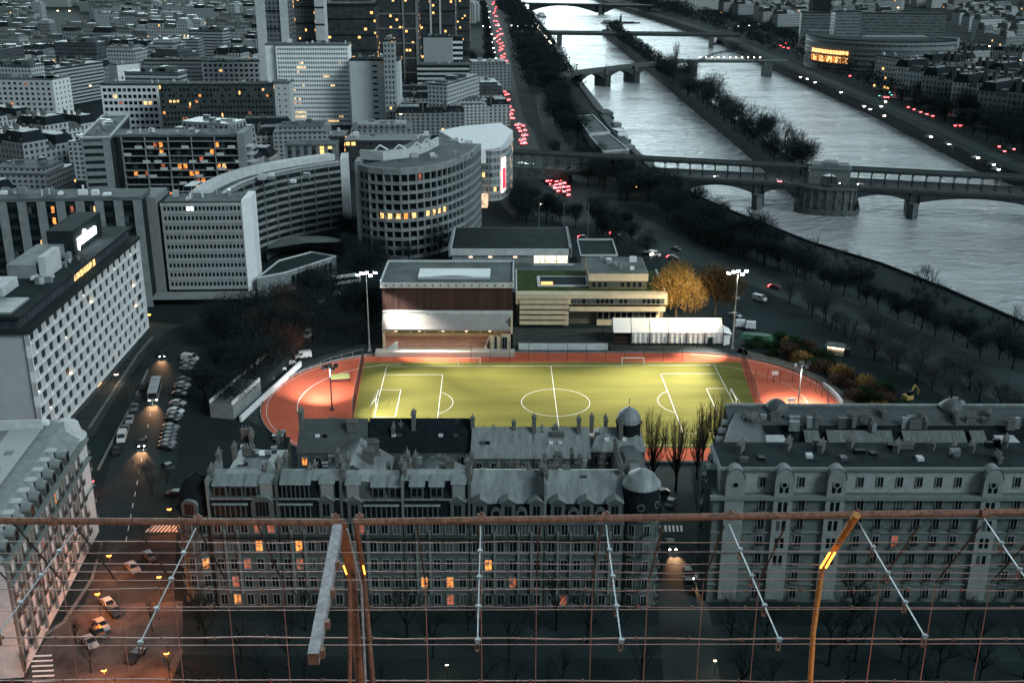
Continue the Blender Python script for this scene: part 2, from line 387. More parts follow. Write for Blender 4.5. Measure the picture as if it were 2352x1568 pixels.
sheet("parking_pavement", [a2(*p) for p in [(400, 1110), (430, 850), (470, 790), (400, 790), (375, 900), (360, 1110)]], asphalt, 0.02)
sheet("plaza_pavement", [a2(*p) for p in [(60, 1568), (100, 1475), (150, 1420), (190, 1390), (420, 1380), (420, 1500), (380, 1600), (40, 1650)]], mat("lamplit plaza paving", (.075, .07, .068), .9, .5, .25), 0.075)  # brightness of the lamp pool put into the paving colour
sheet("plaza_road", [a2(*p) for p in [(250, 1240), (405, 1225), (400, 1390), (330, 1420), (250, 1700), (40, 1700), (60, 1520), (190, 1400)]], mat("lamplit junction asphalt", (.050, .050, .048), .85, .5, .2), 0.065)  # paler sheet over the lower street, lamplight put into its colour
SS = [a2(*p) for p in [(1590, 1568), (1575, 1440), (1553, 1250), (1545, 1130), (1540, 1075)]]
strip("side_street_road", SS, 9.5, asph_l, 0.05)
strip("front_street_road", [(-95, 166), (-60, 166), (0, 165), (60, 165), (130, 163)], 10, asphalt, 0.03)
strip("right_quay_road", [(x + 14, y) for x, y in RB[3:11]], 9, asph_l, 0.03)
strip("right_upper_road", [(x + 52, y) for x, y in RB[3:11]], 12, asphalt, 0.03)
strip("embankment_path", [(x, y) for x, y in [a2(1222, 170), a2(1243, 230), a2(1262, 300), a2(1300, 345)]], 9, pave, 0.03)
b = MB()
for i in range(9):
    p = at(565 * 0 + 344 + i * 8.5, 1212, 0.07); b.obox((p[0], p[1]), R(80), 3.4, 0.42, 0.07, 0.08)
for i in range(7):
    p = at(95 + i * 1.2, 1505 + i * 11.5, 0.07); b.obox((p[0], p[1]), R(4), 3.6, 0.45, 0.07, 0.08)
for i in range(6):
    p = at(1520 + i * 9, 1213, 0.07); b.obox((p[0], p[1]), R(85), 2.6, 0.45, 0.07, 0.08)
for i in range(14):
    p = at(355 - i * 5, 900 + i * 26, 0.07); q = at(355 - (i + 1) * 5, 900 + (i + 1) * 26, 0.07)
    b.obox((p[0], p[1]), math.atan2(q[1] - p[1], q[0] - p[0]), 2.2, 0.14, 0.07, 0.08)
b.build("road_markings", white_line, kind='structure')
# ================================================================= stadium
FX0, FY0, FTH, FL, FW = -36.3, 297.5, R(.86), 95.2, 53.4
def fld(a, c, z=0.0): return (FX0 + a * math.cos(FTH) + c * math.sin(FTH), FY0 + a * math.sin(FTH) - c * math.cos(FTH), z)
red_t = mat("red running track", (0.50, 0.115, 0.065), 0.9, 0.2, 0.12)
turf = mat("stadium turf", (0.155, 0.150, 0.040), 0.95, 0.20, 0.10, stretch=(0.25, 1.6, 1))
def oval(r, cxl=-30.0, cxr=52.0, cyy=272.5, n=28):
    p = [(cxr + r * math.cos(t), cyy + r * math.sin(t)) for t in [-math.pi / 2 + math.pi * i / n for i in range(n + 1)]]
    return p + [(cxl + r * math.cos(t), cyy + r * math.sin(t)) for t in [math.pi / 2 + math.pi * i / n for i in range(n + 1)]]
sheet("track", oval(36.5), red_t, 0.08)
sheet("pitch_turf", [(-43.2, 301.0), (-41.0, 262), (-38.2, 243.6), (63.2, 243.6), (64.2, 262), (67.0, 301.6), (20, 301.3)], turf, 0.12)
b = MB()
def fline(p, q, wd=0.16):
    d = math.hypot(q[0] - p[0], q[1] - p[1]); b.obox(((p[0] + q[0]) / 2, (p[1] + q[1]) / 2), math.atan2(q[1] - p[1], q[0] - p[0]), d + wd, wd, 0.13, 0.145)
mid = FW / 2
for p, q in (((0, 0), (FL, 0)), ((0, 0), (0, FW)), ((FL, 0), (FL, FW)), ((0, FW), (FL, FW)), ((FL / 2, 0), (FL / 2, FW))):
    fline(fld(*p), fld(*q))
for sx in (0, 1):
    X_ = lambda a: FL - a if sx else a
    for dp, hw in ((16.5, 20.16), (5.5, 9.16)):
        fline(fld(X_(0), mid - hw), fld(X_(dp), mid - hw)); fline(fld(X_(dp), mid - hw), fld(X_(dp), mid + hw)); fline(fld(X_(0), mid + hw), fld(X_(dp), mid + hw))
    pts = [(11 + 9.15 * math.cos(t), mid + 9.15 * math.sin(t)) for t in [-0.925 + 1.85 * i / 16 for i in range(17)]]
    for i in range(16): fline(fld(X_(pts[i][0]), pts[i][1]), fld(X_(pts[i + 1][0]), pts[i + 1][1]))
for i in range(48):
    t0, t1 = 2 * math.pi * i / 48, 2 * math.pi * (i + 1) / 48
    fline(fld(FL / 2 + 9.15 * math.cos(t0), mid + 9.15 * math.sin(t0)), fld(FL / 2 + 9.15 * math.cos(t1), mid + 9.15 * math.sin(t1)))
def arcline(r, a0, a1, c, wd, n=30):
    p = [(c[0] + r * math.cos(a0 + (a1 - a0) * i / n), c[1] + r * math.sin(a0 + (a1 - a0) * i / n)) for i in range(n + 1)]
    for i in range(n): fline(p[i], p[i + 1], wd)
b.build("pitch_markings", white_line, kind='structure'); b = MB()
for r_ in (28.6, 30.0, 31.3, 32.6, 33.9):
    arcline(r_, R(90), R(265), (-30, 272.5), 0.06); arcline(r_, R(-85), R(90), (52, 272.5), 0.06)
    fline((-30, 272.5 + r_), (52, 272.5 + r_), 0.06)
b.build("lane_markings", mat("worn pinkish lane paint", (.55, .20, .15), .9, .3, .3), kind='structure'); b = MB()
arcline(27.2, R(95), R(265), (-30, 272.5), 0.22); arcline(35.2, R(92), R(265), (-30, 272.5), 0.14); arcline(35.2, R(-85), R(88), (52, 272.5), 0.14); arcline(27.2, R(-85), R(80), (52, 272.5), 0.10)
b.build("track_line", white_line, kind='structure')
b = MB(); o = oval(36.6); b.ribbon(o, -0.25, 0, 0.5, closed=True); b.build("track_kerb", conc_d, kind='structure')
b = MB(); b.ribbon([(52 + 36.2 * math.cos(t), 272.5 + 36.2 * math.sin(t)) for t in [R(-4 + i * 3) for i in range(8)]], 0.5, 0.1, 1.3)
tag(b.build("track_wall", white, None), "short curved white wall on the outer edge of the right track bend", "wall")
# goals
def goal(name, A, B, h, depth, label, group):
    """A, B feet of the two posts; net behind"""
    loc, an, wd = frame(A, B); t = thing(name, label, "football goal", loc, an, group)
    g = MB(); g.tube((0, 0, 0), (0, 0, h), .09); g.tube((wd, 0, 0), (wd, 0, h), .09); g.tube((0, 0, h), (wd, 0, h), .09); g.build("goal_frame", white, t)
    g = MB(); g.tube((0, depth, 0), (0, .3, h), .05); g.tube((wd, depth, 0), (wd, .3, h), .05); g.tube((0, depth, 0.05), (wd, depth, 0.05), .05); g.build("net_support", metal_l, t)
    g = MB(); g.face([(0, depth, 0), (wd, depth, 0), (wd, .3, h), (0, .3, h)]); g.build("net", mat("goal net", (0.5, 0.5, 0.45), 0.9, 0.1, alpha=0.16), t)
goal("football_goal", fld(0, mid + 3.66)[:2], fld(0, mid - 3.66)[:2], 2.44, 2.0, "full size white football goal on the left goal line of the lit pitch", "white football goals")
goal("football_goal", fld(FL, mid - 3.66)[:2], fld(FL, mid + 3.66)[:2], 2.44, 2.0, "full size white football goal on the right goal line of the lit pitch", "white football goals")
p = at(1053, 838); q = at(1103, 838); goal("football_goal", (p[0], p[1] - .2), (q[0], q[1] - .2), 2.3, 1.3, "small white training goal before the track, below the grandstand", "white football goals")
p = at(1428, 838); q = at(1478, 838); goal("football_goal", (p[0], p[1] - .2), (q[0], q[1] - .2), 2.3, 1.3, "small white training goal before the track, in front of the tent", "white football goals")
# chain link fences
link_net = mat("dark chain link", (0.03, 0.03, 0.03), 0.9, 0.1, alpha=0.22)
link_net2 = mat("thin chain link", (0.03, 0.03, 0.03), 0.9, 0.1, alpha=0.10)
def fence(name, pts, h, step, label, net=None, m=None, pr=0.07):
    t = thing(name, label, "fence", (pts[0][0], pts[0][1], 0)); ox, oy = pts[0]
    b = MB()
    for i in range(len(pts) - 1):
        (xa, ya), (xb, yb) = pts[i], pts[i + 1]; d = math.hypot(xb - xa, yb - ya); n = max(1, round(d / step))
        for k in range(n + (i == len(pts) - 2)):
            x, y = xa + (xb - xa) * k / n - ox, ya + (yb - ya) * k / n - oy
            g = MB(); g.tube((x, y, 0), (x, y, h), pr, n=5); g.build("post", m or metal_d, t)
        b.tube((xa - ox, ya - oy, h), (xb - ox, yb - oy, h), 0.04, n=4)
    b.build("rail", m or metal_d, t)
    b = MB()
    for i in range(len(pts) - 1): b.face([(pts[i][0] - ox, pts[i][1] - oy, 0.1), (pts[i + 1][0] - ox, pts[i + 1][1] - oy, 0.1), (pts[i + 1][0] - ox, pts[i + 1][1] - oy, h), (pts[i][0] - ox, pts[i][1] - oy, h)])
    b.build("netting", net or link_net, t)
    return t
fence("ball_fence", [(-43.4, 301), (-41.2, 262), (-38.5, 243)], 5, 2.6, "tall dark netting fence at the left end of the green pitch", mat("dense dark netting", (0.02, 0.02, 0.02), 0.95, 0.1, alpha=0.55), pr=0.09)
fence("ball_fence", [(67.2, 301), (64.4, 262), (63.4, 243)], 5, 2.6, "tall dark netting fence between green pitch and right red court", link_net, pr=0.09)
fence("ball_fence", [(-12, 301.6), (50, 302.0)], 6, 5.5, "high thin wire fence on posts along the far side of the pitch", link_net2)
fence("court_fence", [(68, 286), (82, 286), (84.5, 272), (82, 262)], 4, 3.2, "dark wire fence around the red ball court on the right bend", link_net2)
fence("compound_fence", [(31, 312.8), (66, 313.2)], 3.6, 5.3, "dark posts and wire in front of the white marquee", link_net2, pr=.12)
fence("track_fence", [a2(*p) for p in [(612, 935), (640, 900), (690, 862), (760, 832), (835, 812)]], 1.5, 4, "low wire fence bordering the left bend of the track", link_net2, metal_l)
# high jump mat, basketball boards
p = at(782, 872); t = thing("high_jump_mat", "thick landing mat with pale green top beside left floodlight mast", "landing mat", (p[0], p[1], 0.1), R(12))
MB().box(-2.6, -1.8, 0, 2.6, 1.8, 0.9).build("foam_block", mat("dark red vinyl", (0.10, 0.02, 0.02), 0.6, 0.1), t)
MB().box(-2.62, -1.82, 0.9, 2.62, 1.82, 1.02).build("top_cover", mat("pale green cover", (0.45, 0.5, 0.2), 0.7, 0.1), t)
for (u, v), lb in (((1778, 869), "white backboard at the back of the red court"), ((1815, 932), "white backboard at the front of the red court")):
    p = at(u, v + 14); t = thing("basketball_hoop", "basketball hoop with " + lb, "basketball hoop", (p[0], p[1], 0.1), 0, "basketball hoops")
    MB().tube((0, 1.2, 0), (0, 1.2, 2.9), .1).tube((0, 1.2, 2.8), (0, 0.05, 3.2), .07).build("pole", metal_d, t)
    bb = MB().box(-0.9, -0.03, 2.8, 0.9, 0.03, 3.9).build("backboard", white, t)
    g = MB()
    for i in range(8): g.tube((0.23 * math.cos(i * .785), -.3 + .23 * math.sin(i * .785), 3.0), (0.23 * math.cos((i + 1) * .785), -.3 + .23 * math.sin((i + 1) * .785), 3.0), .02, n=4)
    g.build("hoop", red_t, t)
# floodlight masts
flood_e = emit("floodlight glass", (0.95, 0.98, 1.0), 60.0)
def mast(u, v, h, label, lamps, arms, dark=False, nl=5):
    fl = 1 if dark else -1
    p = at(u, v); t = thing("floodlight_mast", label, "floodlight", (p[0], p[1], 0), 0, "stadium floodlight masts")
    mm = metal_d if dark else metal_l
    MB().tube((0, 0, 0), (0, 0, h), 0.26 if not dark else .2, 0.13, 10).box(-.5, -.5, 0, .5, .5, .5).build("pole", mm, t)
    MB().tube((-arms, 0, h), (arms, 0, h), .08).tube((-arms * .8, .8, h - .2), (arms * .8, .8, h - .2), .06).tube((0, -.4, h), (0, .9, h), .06).build("crossarm", mm, t)
    for i in range(nl):
        x = -arms + 2 * arms * i / (nl - 1); y = -.3 if i % 2 else .5; z = h + (0.35 if i % 3 else -.3)
        g = link("lamp_head", flood_mesh, t, (x, y, z), (R((58 if y < 0 else 50) * fl), 0, R((-18, 0, 20, 8, -8)[i % 5])))
        link("lamp_glass", flood_glass_d if (dark and i % 2 == 0) else flood_glass, g, (0, 0, 0))
    for tx, ty, e, sz, bl, col in lamps:
        ld = bpy.data.lights.new("floodlight_beam", 'SPOT'); ld.energy = e; ld.spot_size = R(sz); ld.spot_blend = bl; ld.color = col; ld.shadow_soft_size = 0.5
        lo = bpy.data.objects.new("floodlight_beam", ld); C.objects.link(lo); lo.parent = t; lo.location = (0, -.9, h - .6)
        d = Vector((tx, ty, 0)) - Vector((p[0], p[1] - .9, h - .6)); lo.rotation_euler = d.to_track_quat('-Z', 'Y').to_euler()
g = MB(); g.box(-.55, -.5, 0, .55, .5, .5); flood_mesh = g.mesh("lamp_head", metal_d)
g = MB(); g.box(-.5, -.45, -.05, .5, .45, -.002); flood_glass = g.mesh("lamp_glass", flood_e)
flood_glass_d = g.mesh("lamp_glass", emit("floodlight glass, dim", (0.9, 0.95, 1.0), 8.0))
WCOL = (1.0, 0.92, 0.78); K = 0.38e6
mast(849, 806, 24, "tall pale floodlight mast at the far left of the stadium, by the grandstand", [(-10, 268, .40 * K, 60, 1, WCOL), (-24, 308.5, .30 * K, 44, 1, WCOL), (-20, 303, .25 * K, 24, 1, WCOL), (-2, 288, .42 * K, 30, 1, WCOL), (16, 286, .55 * K, 30, 1, WCOL), (-30, 276, .25 * K, 45, 1, WCOL)], 2.6)
mast(1682, 801, 24, "tall pale floodlight mast at the far right of the stadium, by the marquee", [(30, 270, .42 * K, 60, 1, WCOL), (44, 292, .36 * K, 44, 1, WCOL), (57, 307.5, .30 * K, 36, 1, WCOL), (22, 282, .6 * K, 32, 1, WCOL), (44, 276, .45 * K, 36, 1, WCOL), (44, 330, .16 * K, 75, 1, (1.0, .8, .5)), (51, 348, .30 * K, 48, 1, (1.0, .75, .4))], 2.6)
mast(763, 942, 12, "short dark floodlight mast on the left bend, rising before the track", [(-52, 281, .16 * K, 75, 1, (1, .9, .85)), (-20, 262, .22 * K, 80, 1, WCOL)], 1.6, True)
mast(1832, 940, 12.5, "short dark floodlight mast on the right bend, over the red court", [(76, 268, .16 * K, 95, 1, (1, .85, .75)), (45, 258, .22 * K, 80, 1, WCOL)], 1.9, True)
# ================================================================= bridges
steel = mat("painted bridge steel", (0.045, 0.056, 0.058), 0.7, 0.3, 0.4)
steel_l = mat("lighter bridge steel", (0.085, 0.10, 0.10), 0.7, 0.3, 0.4)
pier_s = mat("weathered pier stone", (0.085, 0.10, 0.10), 0.95, 0.45, 0.35, bump=0.3)
A0, B0 = (20, 561), (330, 477.5)
loc, an, LEN = frame(A0, B0)
br = thing("viaduct_bridge", "two level steel arch bridge with columned railway viaduct crossing the whole river", "bridge", (loc[0], loc[1], -1.38), an); br.scale = (1, .78, .838)
bx = lambda X: (X - 20) / math.cos(an)
MB().box(8, -12.5, 7.6, LEN, 12.5, 9.2, 0).box(8, -12.6, 9.2, LEN, -12.2, 10.2, 1).box(8, 12.2, 9.2, LEN, 12.6, 10.2, 1).box(8, -9.3, 9.2, LEN, -4.0, 9.28, 2).build("road_deck", [steel, steel_l, asph_l], br)
MB().box(-38, -3.9, 16.3, LEN, 3.9, 17.6, 0).box(-38, -4.1, 17.6, LEN, -3.8, 18.6, 1).box(-38, 3.8, 17.6, LEN, 4.1, 18.6, 1).box(-38, -2.0, 17.6, LEN, -0.5, 17.75, 2).build("viaduct_deck", [steel, steel_l, roofg], br)
g = MB(); g.tube((0, 0, 0), (0, 0, 7.0), .22, .18, 6); g.box(-.4, -.4, 0, .4, .4, .6); g.box(-.55, -.5, 6.5, .55, .5, 7.0)
colm = g.mesh("column", steel); x = -34
while x < LEN:
    z = 9.2 if x > 8 else 9.2
    for y in (-3.4, 3.4): link("column", colm, br, (x, y, z))
    x += 6.15
if True:
    g = MB()
    g.box(-40, -5.5, 0, 10, 5.5, 9.2); g.build("abutment", pier_s, br)
def arch(x0, x1, zs=2.6, zc=6.4, parent=br, y0=-12, y1=12, top=7.6, m=steel, name="steel_arch"):
    g = MB(); n = 18; pts = []
    for i in range(n + 1):
        t = i / n; x = x0 + (x1 - x0) * t; pts.append((x, zs + (zc - zs) * (1 - (2 * t - 1) ** 2)))
    for y, fl in ((y0, 0), (y1, 1)):
        for i in range(n):
            q = [(pts[i][0], y, pts[i][1]), (pts[i + 1][0], y, pts[i + 1][1]), (pts[i + 1][0], y, top), (pts[i][0], y, top)]
            g.face(q[::-1] if fl else q)
    for i in range(n): g.face([(pts[i][0], y1, pts[i][1]), (pts[i + 1][0], y1, pts[i + 1][1]), (pts[i + 1][0], y0, pts[i + 1][1]), (pts[i][0], y0, pts[i][1])])
    g.build(name, m, parent)
def pier(x, w_, y0=-14, y1=14, zt=1.6, parent=br, m=pier_s, name="pier", z0=-8.5):
    g = MB(); h = w_ / 2
    g.prism([(x - h, y0 + h), (x, y0 - h * .6), (x + h, y0 + h), (x + h, y1 - h), (x, y1 + h * .6), (x - h, y1 - h)], z0, zt)
    g.prism([(x - h - .4, y0 + h), (x, y0 - h * .6 - .5), (x + h + .4, y0 + h), (x + h + .4, y1 - h), (x, y1 + h * .6 + .5), (x - h - .4, y1 - h)], zt, zt + .7)
    g.box(x - h * .7, y0 + 3, zt + .7, x + h * .7, y1 - 3, 7.6); return g.build(name, m, parent)
PX = [bx(88), bx(121), bx(140), bx(165), bx(190), bx(246), bx(300)]
arch(PX[0], PX[1] - 2.4); arch(PX[1] + 2.4, PX[2], 3, 5.8); arch(PX[3], PX[4] - 2.4, 3, 5.8); arch(PX[4] + 2.4, PX[5] - 2.4); arch(PX[5] + 2.4, PX[6])
pier(PX[1], 5.2); pier(PX[4], 5.2); pier(PX[5], 5.2)
MB().box(PX[0] - 22, -13.5, -9, PX[0], 13.5, 7.6).build("abutment", pier_s, br)
# masonry block on the island with monumental arch
g = MB(); cx0 = (PX[2] + PX[3]) / 2
bow = lambda e: [(PX[2] - .5 - e, 14 + e), (PX[2] - .5 - e, -10)] + [(cx0 + (13 + e) * math.cos(R(a_)), -10 + (7 + e) * math.sin(R(a_))) for a_ in range(190, 351, 16)] + [(PX[3] + .5 + e, -10), (PX[3] + .5 + e, 14 + e)]
g.prism(bow(0), -9, 7.7); g.prism(bow(.5), 1.5, 2.3)
g.prism(bow(1.1), 7.7, 9.0)
g.prism(bow(1.8), -9, -3.6)
for a_ in range(198, 343, 18): g.obox((cx0 + 13.2 * math.cos(R(a_)), -10 + 7.2 * math.sin(R(a_))), R(a_ + 90), 1.3, .9, -3, 7.7)
g.build("masonry_pier", pier_s, br)
g = MB(); y0, y1 = -6.5, 6.5
x0_, x1_ = cx0 - 9.5, cx0 + 9.5
g.box(x0_, y0, 9.0, cx0 - 4, y1, 17.5); g.box(cx0 + 4, y0, 9.0, x1_, y1, 17.5); g.box(cx0 - 4, y0, 15.2, cx0 + 4, y1, 17.5)
for i in range(8):
    t0, t1 = math.pi * i / 8, math.pi * (i + 1) / 8
    g.face([(cx0 - 4 * math.cos(t0), y0, 11.5 + 3.6 * math.sin(t0)), (cx0 - 4 * math.cos(t1), y0, 11.5 + 3.6 * math.sin(t1)), (cx0 - 4 * math.cos(t1), y0, 15.3), (cx0 - 4 * math.cos(t0), y0, 15.3)])
g.box(x0_ - .5, y0 - .5, 17.5, x1_ + .5, y1 + .5, 18.3); g.box(x0_ + 1, y0 + .6, 18.3, x1_ - 1, y1 - .6, 20.0); g.box(cx0 - 3, y0 + 1, 20, cx0 + 3, y1 - 1, 21.2)
g.build("triumphal_arch", mat("arch limestone", (0.16, 0.18, 0.18), 0.9, 0.35, 0.4, bump=0.2), br)
MB().tube((cx0, -14, 9), (cx0, -14, 12.2), 1.0, .6, 8).tube((cx0, -14, 12.2), (cx0 + .3, -14, 14.6), .5, .25, 6).box(cx0 - 1.6, -15.5, 9, cx0 + 1.6, -12.5, 10.4).build("statue", mat("dark bronze", (.03, .035, .035), .6, .2), br)
# second bridge (railway), with arched right arm
P1 = a2(1255, 178, 7); P2 = a2(1590, 141, 7); P3 = a2(1800, 142, 7)
loc, an2, L1 = frame(P1, P2)
rb = thing("railway_bridge", "curving railway bridge with stone piers and hooped arch on its right arm", "bridge", loc, an2)
cv = [(0, 0), (L1 * .33, 8), (L1 * .66, 10), (L1, 6)]
g = MB(); g.ribbon([(x, y - 4) for x, y in cv], 8, 5.6, 7.6, 0); g.ribbon([(x, y - 4.2) for x, y in cv], .5, 7.6, 8.7, 1); g.ribbon([(x, y + 3.8) for x, y in cv], .5, 7.6, 8.7, 1)
g.build("deck", [steel_l, steel_l], rb)
xs = [L1 * .22, L1 * .40, L1 * .60, L1 * .84]
for i in range(3): arch(xs[i] + 2, xs[i + 1] - 2, -1, 4.8, rb, 3, 12, 5.7, steel, "arch")
for x in xs[1:3]:
    pier(x, 5, -1, 16, 3, rb)
    MB().tube((x, 4, 8), (x, 4, 12.5), .35, .15, 6).build("lamp_column", steel, rb)
d3 = Vector((P3[0] - P2[0], P3[1] - P2[1])); l3 = d3.length
aa = math.atan2(d3.y, d3.x) - an2
def loc2(x, y): return (L1 + x * math.cos(aa) - y * math.sin(aa), 6 + x * math.sin(aa) + y * math.cos(aa))
g = MB(); q = [loc2(0, -4), loc2(l3 * 1.1, -4), loc2(l3 * 1.1, 4), loc2(0, 4)]; g.prism(q, 5.6, 8.0); g.build("deck", steel_l, rb)
g = MB(); n = 16; xa, xb = l3 * .10, l3 * .82
for y in (-4.2, 4.2):
    for i in range(n):
        t0, t1 = i / n, (i + 1) / n
        z0, z1 = 5 + 11 * (1 - (2 * t0 - 1) ** 2), 5 + 11 * (1 - (2 * t1 - 1) ** 2)
        p0, p1 = loc2(xa + (xb - xa) * t0, y), loc2(xa + (xb - xa) * t1, y)
        g.tube((*p0, z0), (*p1, z1), .55, n=4); g.tube((*p0, z0), (*p0, 6.5), .14, n=4)
g.build("hooped_arch", steel, rb)
for k, xx in enumerate([l3 * .06, l3 * .88]):
    c0 = loc2(xx, 0); MB().obox(c0, aa, 8, 13, -8.5, 7.4).build("pier", pier_s, rb)
lampw = emit("street lamp glow, warm white", (1.0, 0.80, 0.55), 25)
for i in range(11):
    c0 = loc2(xa + (xb - xa) * (i + .5) / 11, -4.4)
    MB().tube((*c0, 7.6), (*c0, 10.5), .08, n=4).build("lamp_post", steel, rb); 
    MB().box(c0[0] - .35, c0[1] - .35, 10.5, c0[0] + .35, c0[1] + .35, 11.0).build("lamp", lampw, rb)
# third bridge
P1 = a2(1240, 73, 9); P2 = a2(1700, 78, 9); loc, an3, L3 = frame(P1, P2)
gb = thing("road_bridge", "flat low girder road bridge crossing the tip of the long island", "bridge", loc, an3)
g = MB(); g.box(-30, -12, 6.0, L3, 12, 8.6, 0).box(-30, -12.3, 8.6, L3, -12, 9.7, 1).box(-30, 12, 8.6, L3, 12.3, 9.7, 1).build("deck", [steel, steel_l], gb)
for x in (0.10, .46, .86): MB().obox((L3 * x, 0), 0, 4.5, 26, -8.5, 6).build("pier", pier_s, gb)
for i in range(9):
    MB().tube((L3 * i / 9, -11, 9), (L3 * i / 9, -11, 15), .2, n=4).build("lamp_post", steel, gb)
P1 = a2(1205, 7, 9); P2 = a2(1480, 12, 9); loc, an4, L4 = frame(P1, P2)
mb_ = thing("arched_road_bridge", "farthest low arched bridge at the top of the river", "bridge", loc, an4)
MB().box(-20, -10, 6.5, L4 + 40, 10, 9.4).build("deck", steel, mb_)
arch(L4 * .05, L4 * .62, -5, 6, mb_, -9, 9, 6.6, steel, "arch"); arch(L4 * .68, L4 * 1.05, -5, 6, mb_, -9, 9, 6.6, steel, "arch")
MB().obox((L4 * .65, 0), 0, 6, 24, -8.5, 6.5).build("pier", pier_s, mb_)
# statue at the island tip and barges
p = a2(1428, 74, -1); t = thing("statue", "tall robed statue with raised arm on stone pedestal at the island tip", "statue", (p[0], p[1] + 22, -1.5))
MB().box(-3, -3, 0, 3, 3, 9).box(-3.6, -3.6, 9, 3.6, 3.6, 10).build("pedestal", pier_s, t)
MB().lathe((0, 0, 10), [(1.9, 0), (1.7, 4), (1.3, 7), (1.4, 8.6), (.5, 9.6), (.65, 10.4), (.55, 11.2), (0, 11.5)], 10).tube((.9, 0, 18.2), (1.9, 0, 22), .4, .25, 6).tube((1.9, 0, 22), (2, 0, 23.2), .5, .2, 6).build("figure", steel, t)
def barge(name, u, v, ln_, wd, an_, label, kinds, z=-7.0):
    p = at(u, v, -7); t = thing(name, label, "boat", (p[0], p[1], -7.0), an_, "barges moored or sailing on the river")
    g = MB(); h = ln_ / 2; w2 = wd / 2
    g.prism([(-h, -w2 * .8), (h * .75, -w2), (h, 0), (h * .75, w2), (-h, w2 * .8)], -.6, 1.5, inset=-.25); g.build("hull", metal_d, t)
    if 'flat' in kinds: MB().box(-h * .8, -w2 * .8, 1.5, h * .6, w2 * .8, 4.2).box(-h * .83, -w2 * .86, 4.2, h * .63, w2 * .86, 4.5).build("cabin", roofg, t)
    if 'white' in kinds:
        MB().box(-h * .7, -w2 * .75, 1.5, h * .4, w2 * .75, 4.0).build("cabin", white, t)
        MB().box(-h * .5, -w2 * .6, 4.0, h * .2, w2 * .6, 6.0).box(-h * .55, -w2 * .65, 6.0, h * .25, w2 * .65, 6.2).build("wheelhouse", white, t)
        MB().box(-h * .66, -w2 * .77, 2.4, h * .36, w2 * .77, 3.3).build("window_band", glass, t)
    if 'dark' in kinds:
        MB().box(-h * .9, -w2 * .6, 1.5, -h * .5, w2 * .6, 5).build("wheelhouse", conc_d, t); MB().box(-h * .4, -w2 * .7, 1.5, h * .7, w2 * .7, 2.4).build("hold_cover", roofd, t)
barge("barge", 1425, 54, 60, 11, R(4), "dark cargo barge sailing beyond the statue", ['dark'])
barge("barge", 1388, 268, 26, 10, R(100), "boxy dark houseboat at the top of the moored row", ['flat'])
barge("barge", 1402, 292, 34, 9, R(104), "dark moored barge with rear wheelhouse, second of the row", ['dark'])
barge("barge", 1418, 318, 30, 9, R(106), "moored white roofed river boat beside the quay pavilion", ['white'])
barge("barge", 1430, 345, 30, 8, R(108), "dark moored barge nearest the big bridge", ['dark'])
barge("houseboat", 1285, 130, 48, 12, R(97), "white two deck restaurant boat moored above the railway bridge", ['white'])
barge("houseboat", 1243, 38, 60, 12, R(96), "pale passenger boat moored below the left quay trees near the top", ['white'])
barge("houseboat", 1640, 100, 40, 9, R(75), "small light boat moored at the right bank by the road bridge", ['white'])
barge("barge", 1716, 133, 24, 8, R(80), "small dark boat lying under the hooped bridge arm", ['dark'])
# quay pavilions
for k, (pl, lb, h) in enumerate((([(1322, 268), (1362, 265), (1402, 305), (1352, 308)], "flat roofed quay pavilion with pale parapet, beside the moored boats", 5), ([(1352, 312), (1400, 308), (1446, 345), (1385, 350)], "larger flat roofed quay hall touching the big bridge", 5))):
    q = [a2(u, v, h) for u, v in pl]; t = thing("quay_pavilion", lb, "building")
    MB().prism(q, -4 if k else -4, h, 0, 1).build("hall", [conc_d, roofg], t); g = MB(); g.ribbon(q if area(q) > 0 else q[::-1], 0.7, h, h + .7, closed=True); g.build("parapet", conc, t)
# ================================================================= helpers for buildings
def clutter(parent, x0, y0, x1, y1, z, n, seed, ms=None):
    """roof plant: each box or duct a part"""
    r = random.Random(seed)
    for i in range(n):
        x, y = r.uniform(x0, x1), r.uniform(y0, y1); a, c, h = r.uniform(.8, 3.2), r.uniform(.8, 2.6), r.uniform(.5, 2.0)
        m = r.choice(ms or [conc, conc_d, zinc, white, metal_l])
        g = MB()
        if r.random() < .35: g.tube((x, y, z), (x, y, z + h), .35, n=8).tube((x, y, z + h), (x, y, z + h + .25), .55, .1, 8)
        else: g.box(x - a / 2, y - c / 2, z, x + a / 2, y + c / 2, z + h).box(x - a / 2 + .2, y - c / 2 + .2, z + h, x + a / 2 - .2, y + c / 2 - .2, z + h + .2)
        g.build("roof_plant", m, parent)
def parapet(parent, poly, z, h=.8, t=.35, m=None):
    q = poly if area(poly) > 0 else poly[::-1]
    g = MB(); g.ribbon(q, t, z, z + h, closed=True); g.build("parapet", m or conc, parent)
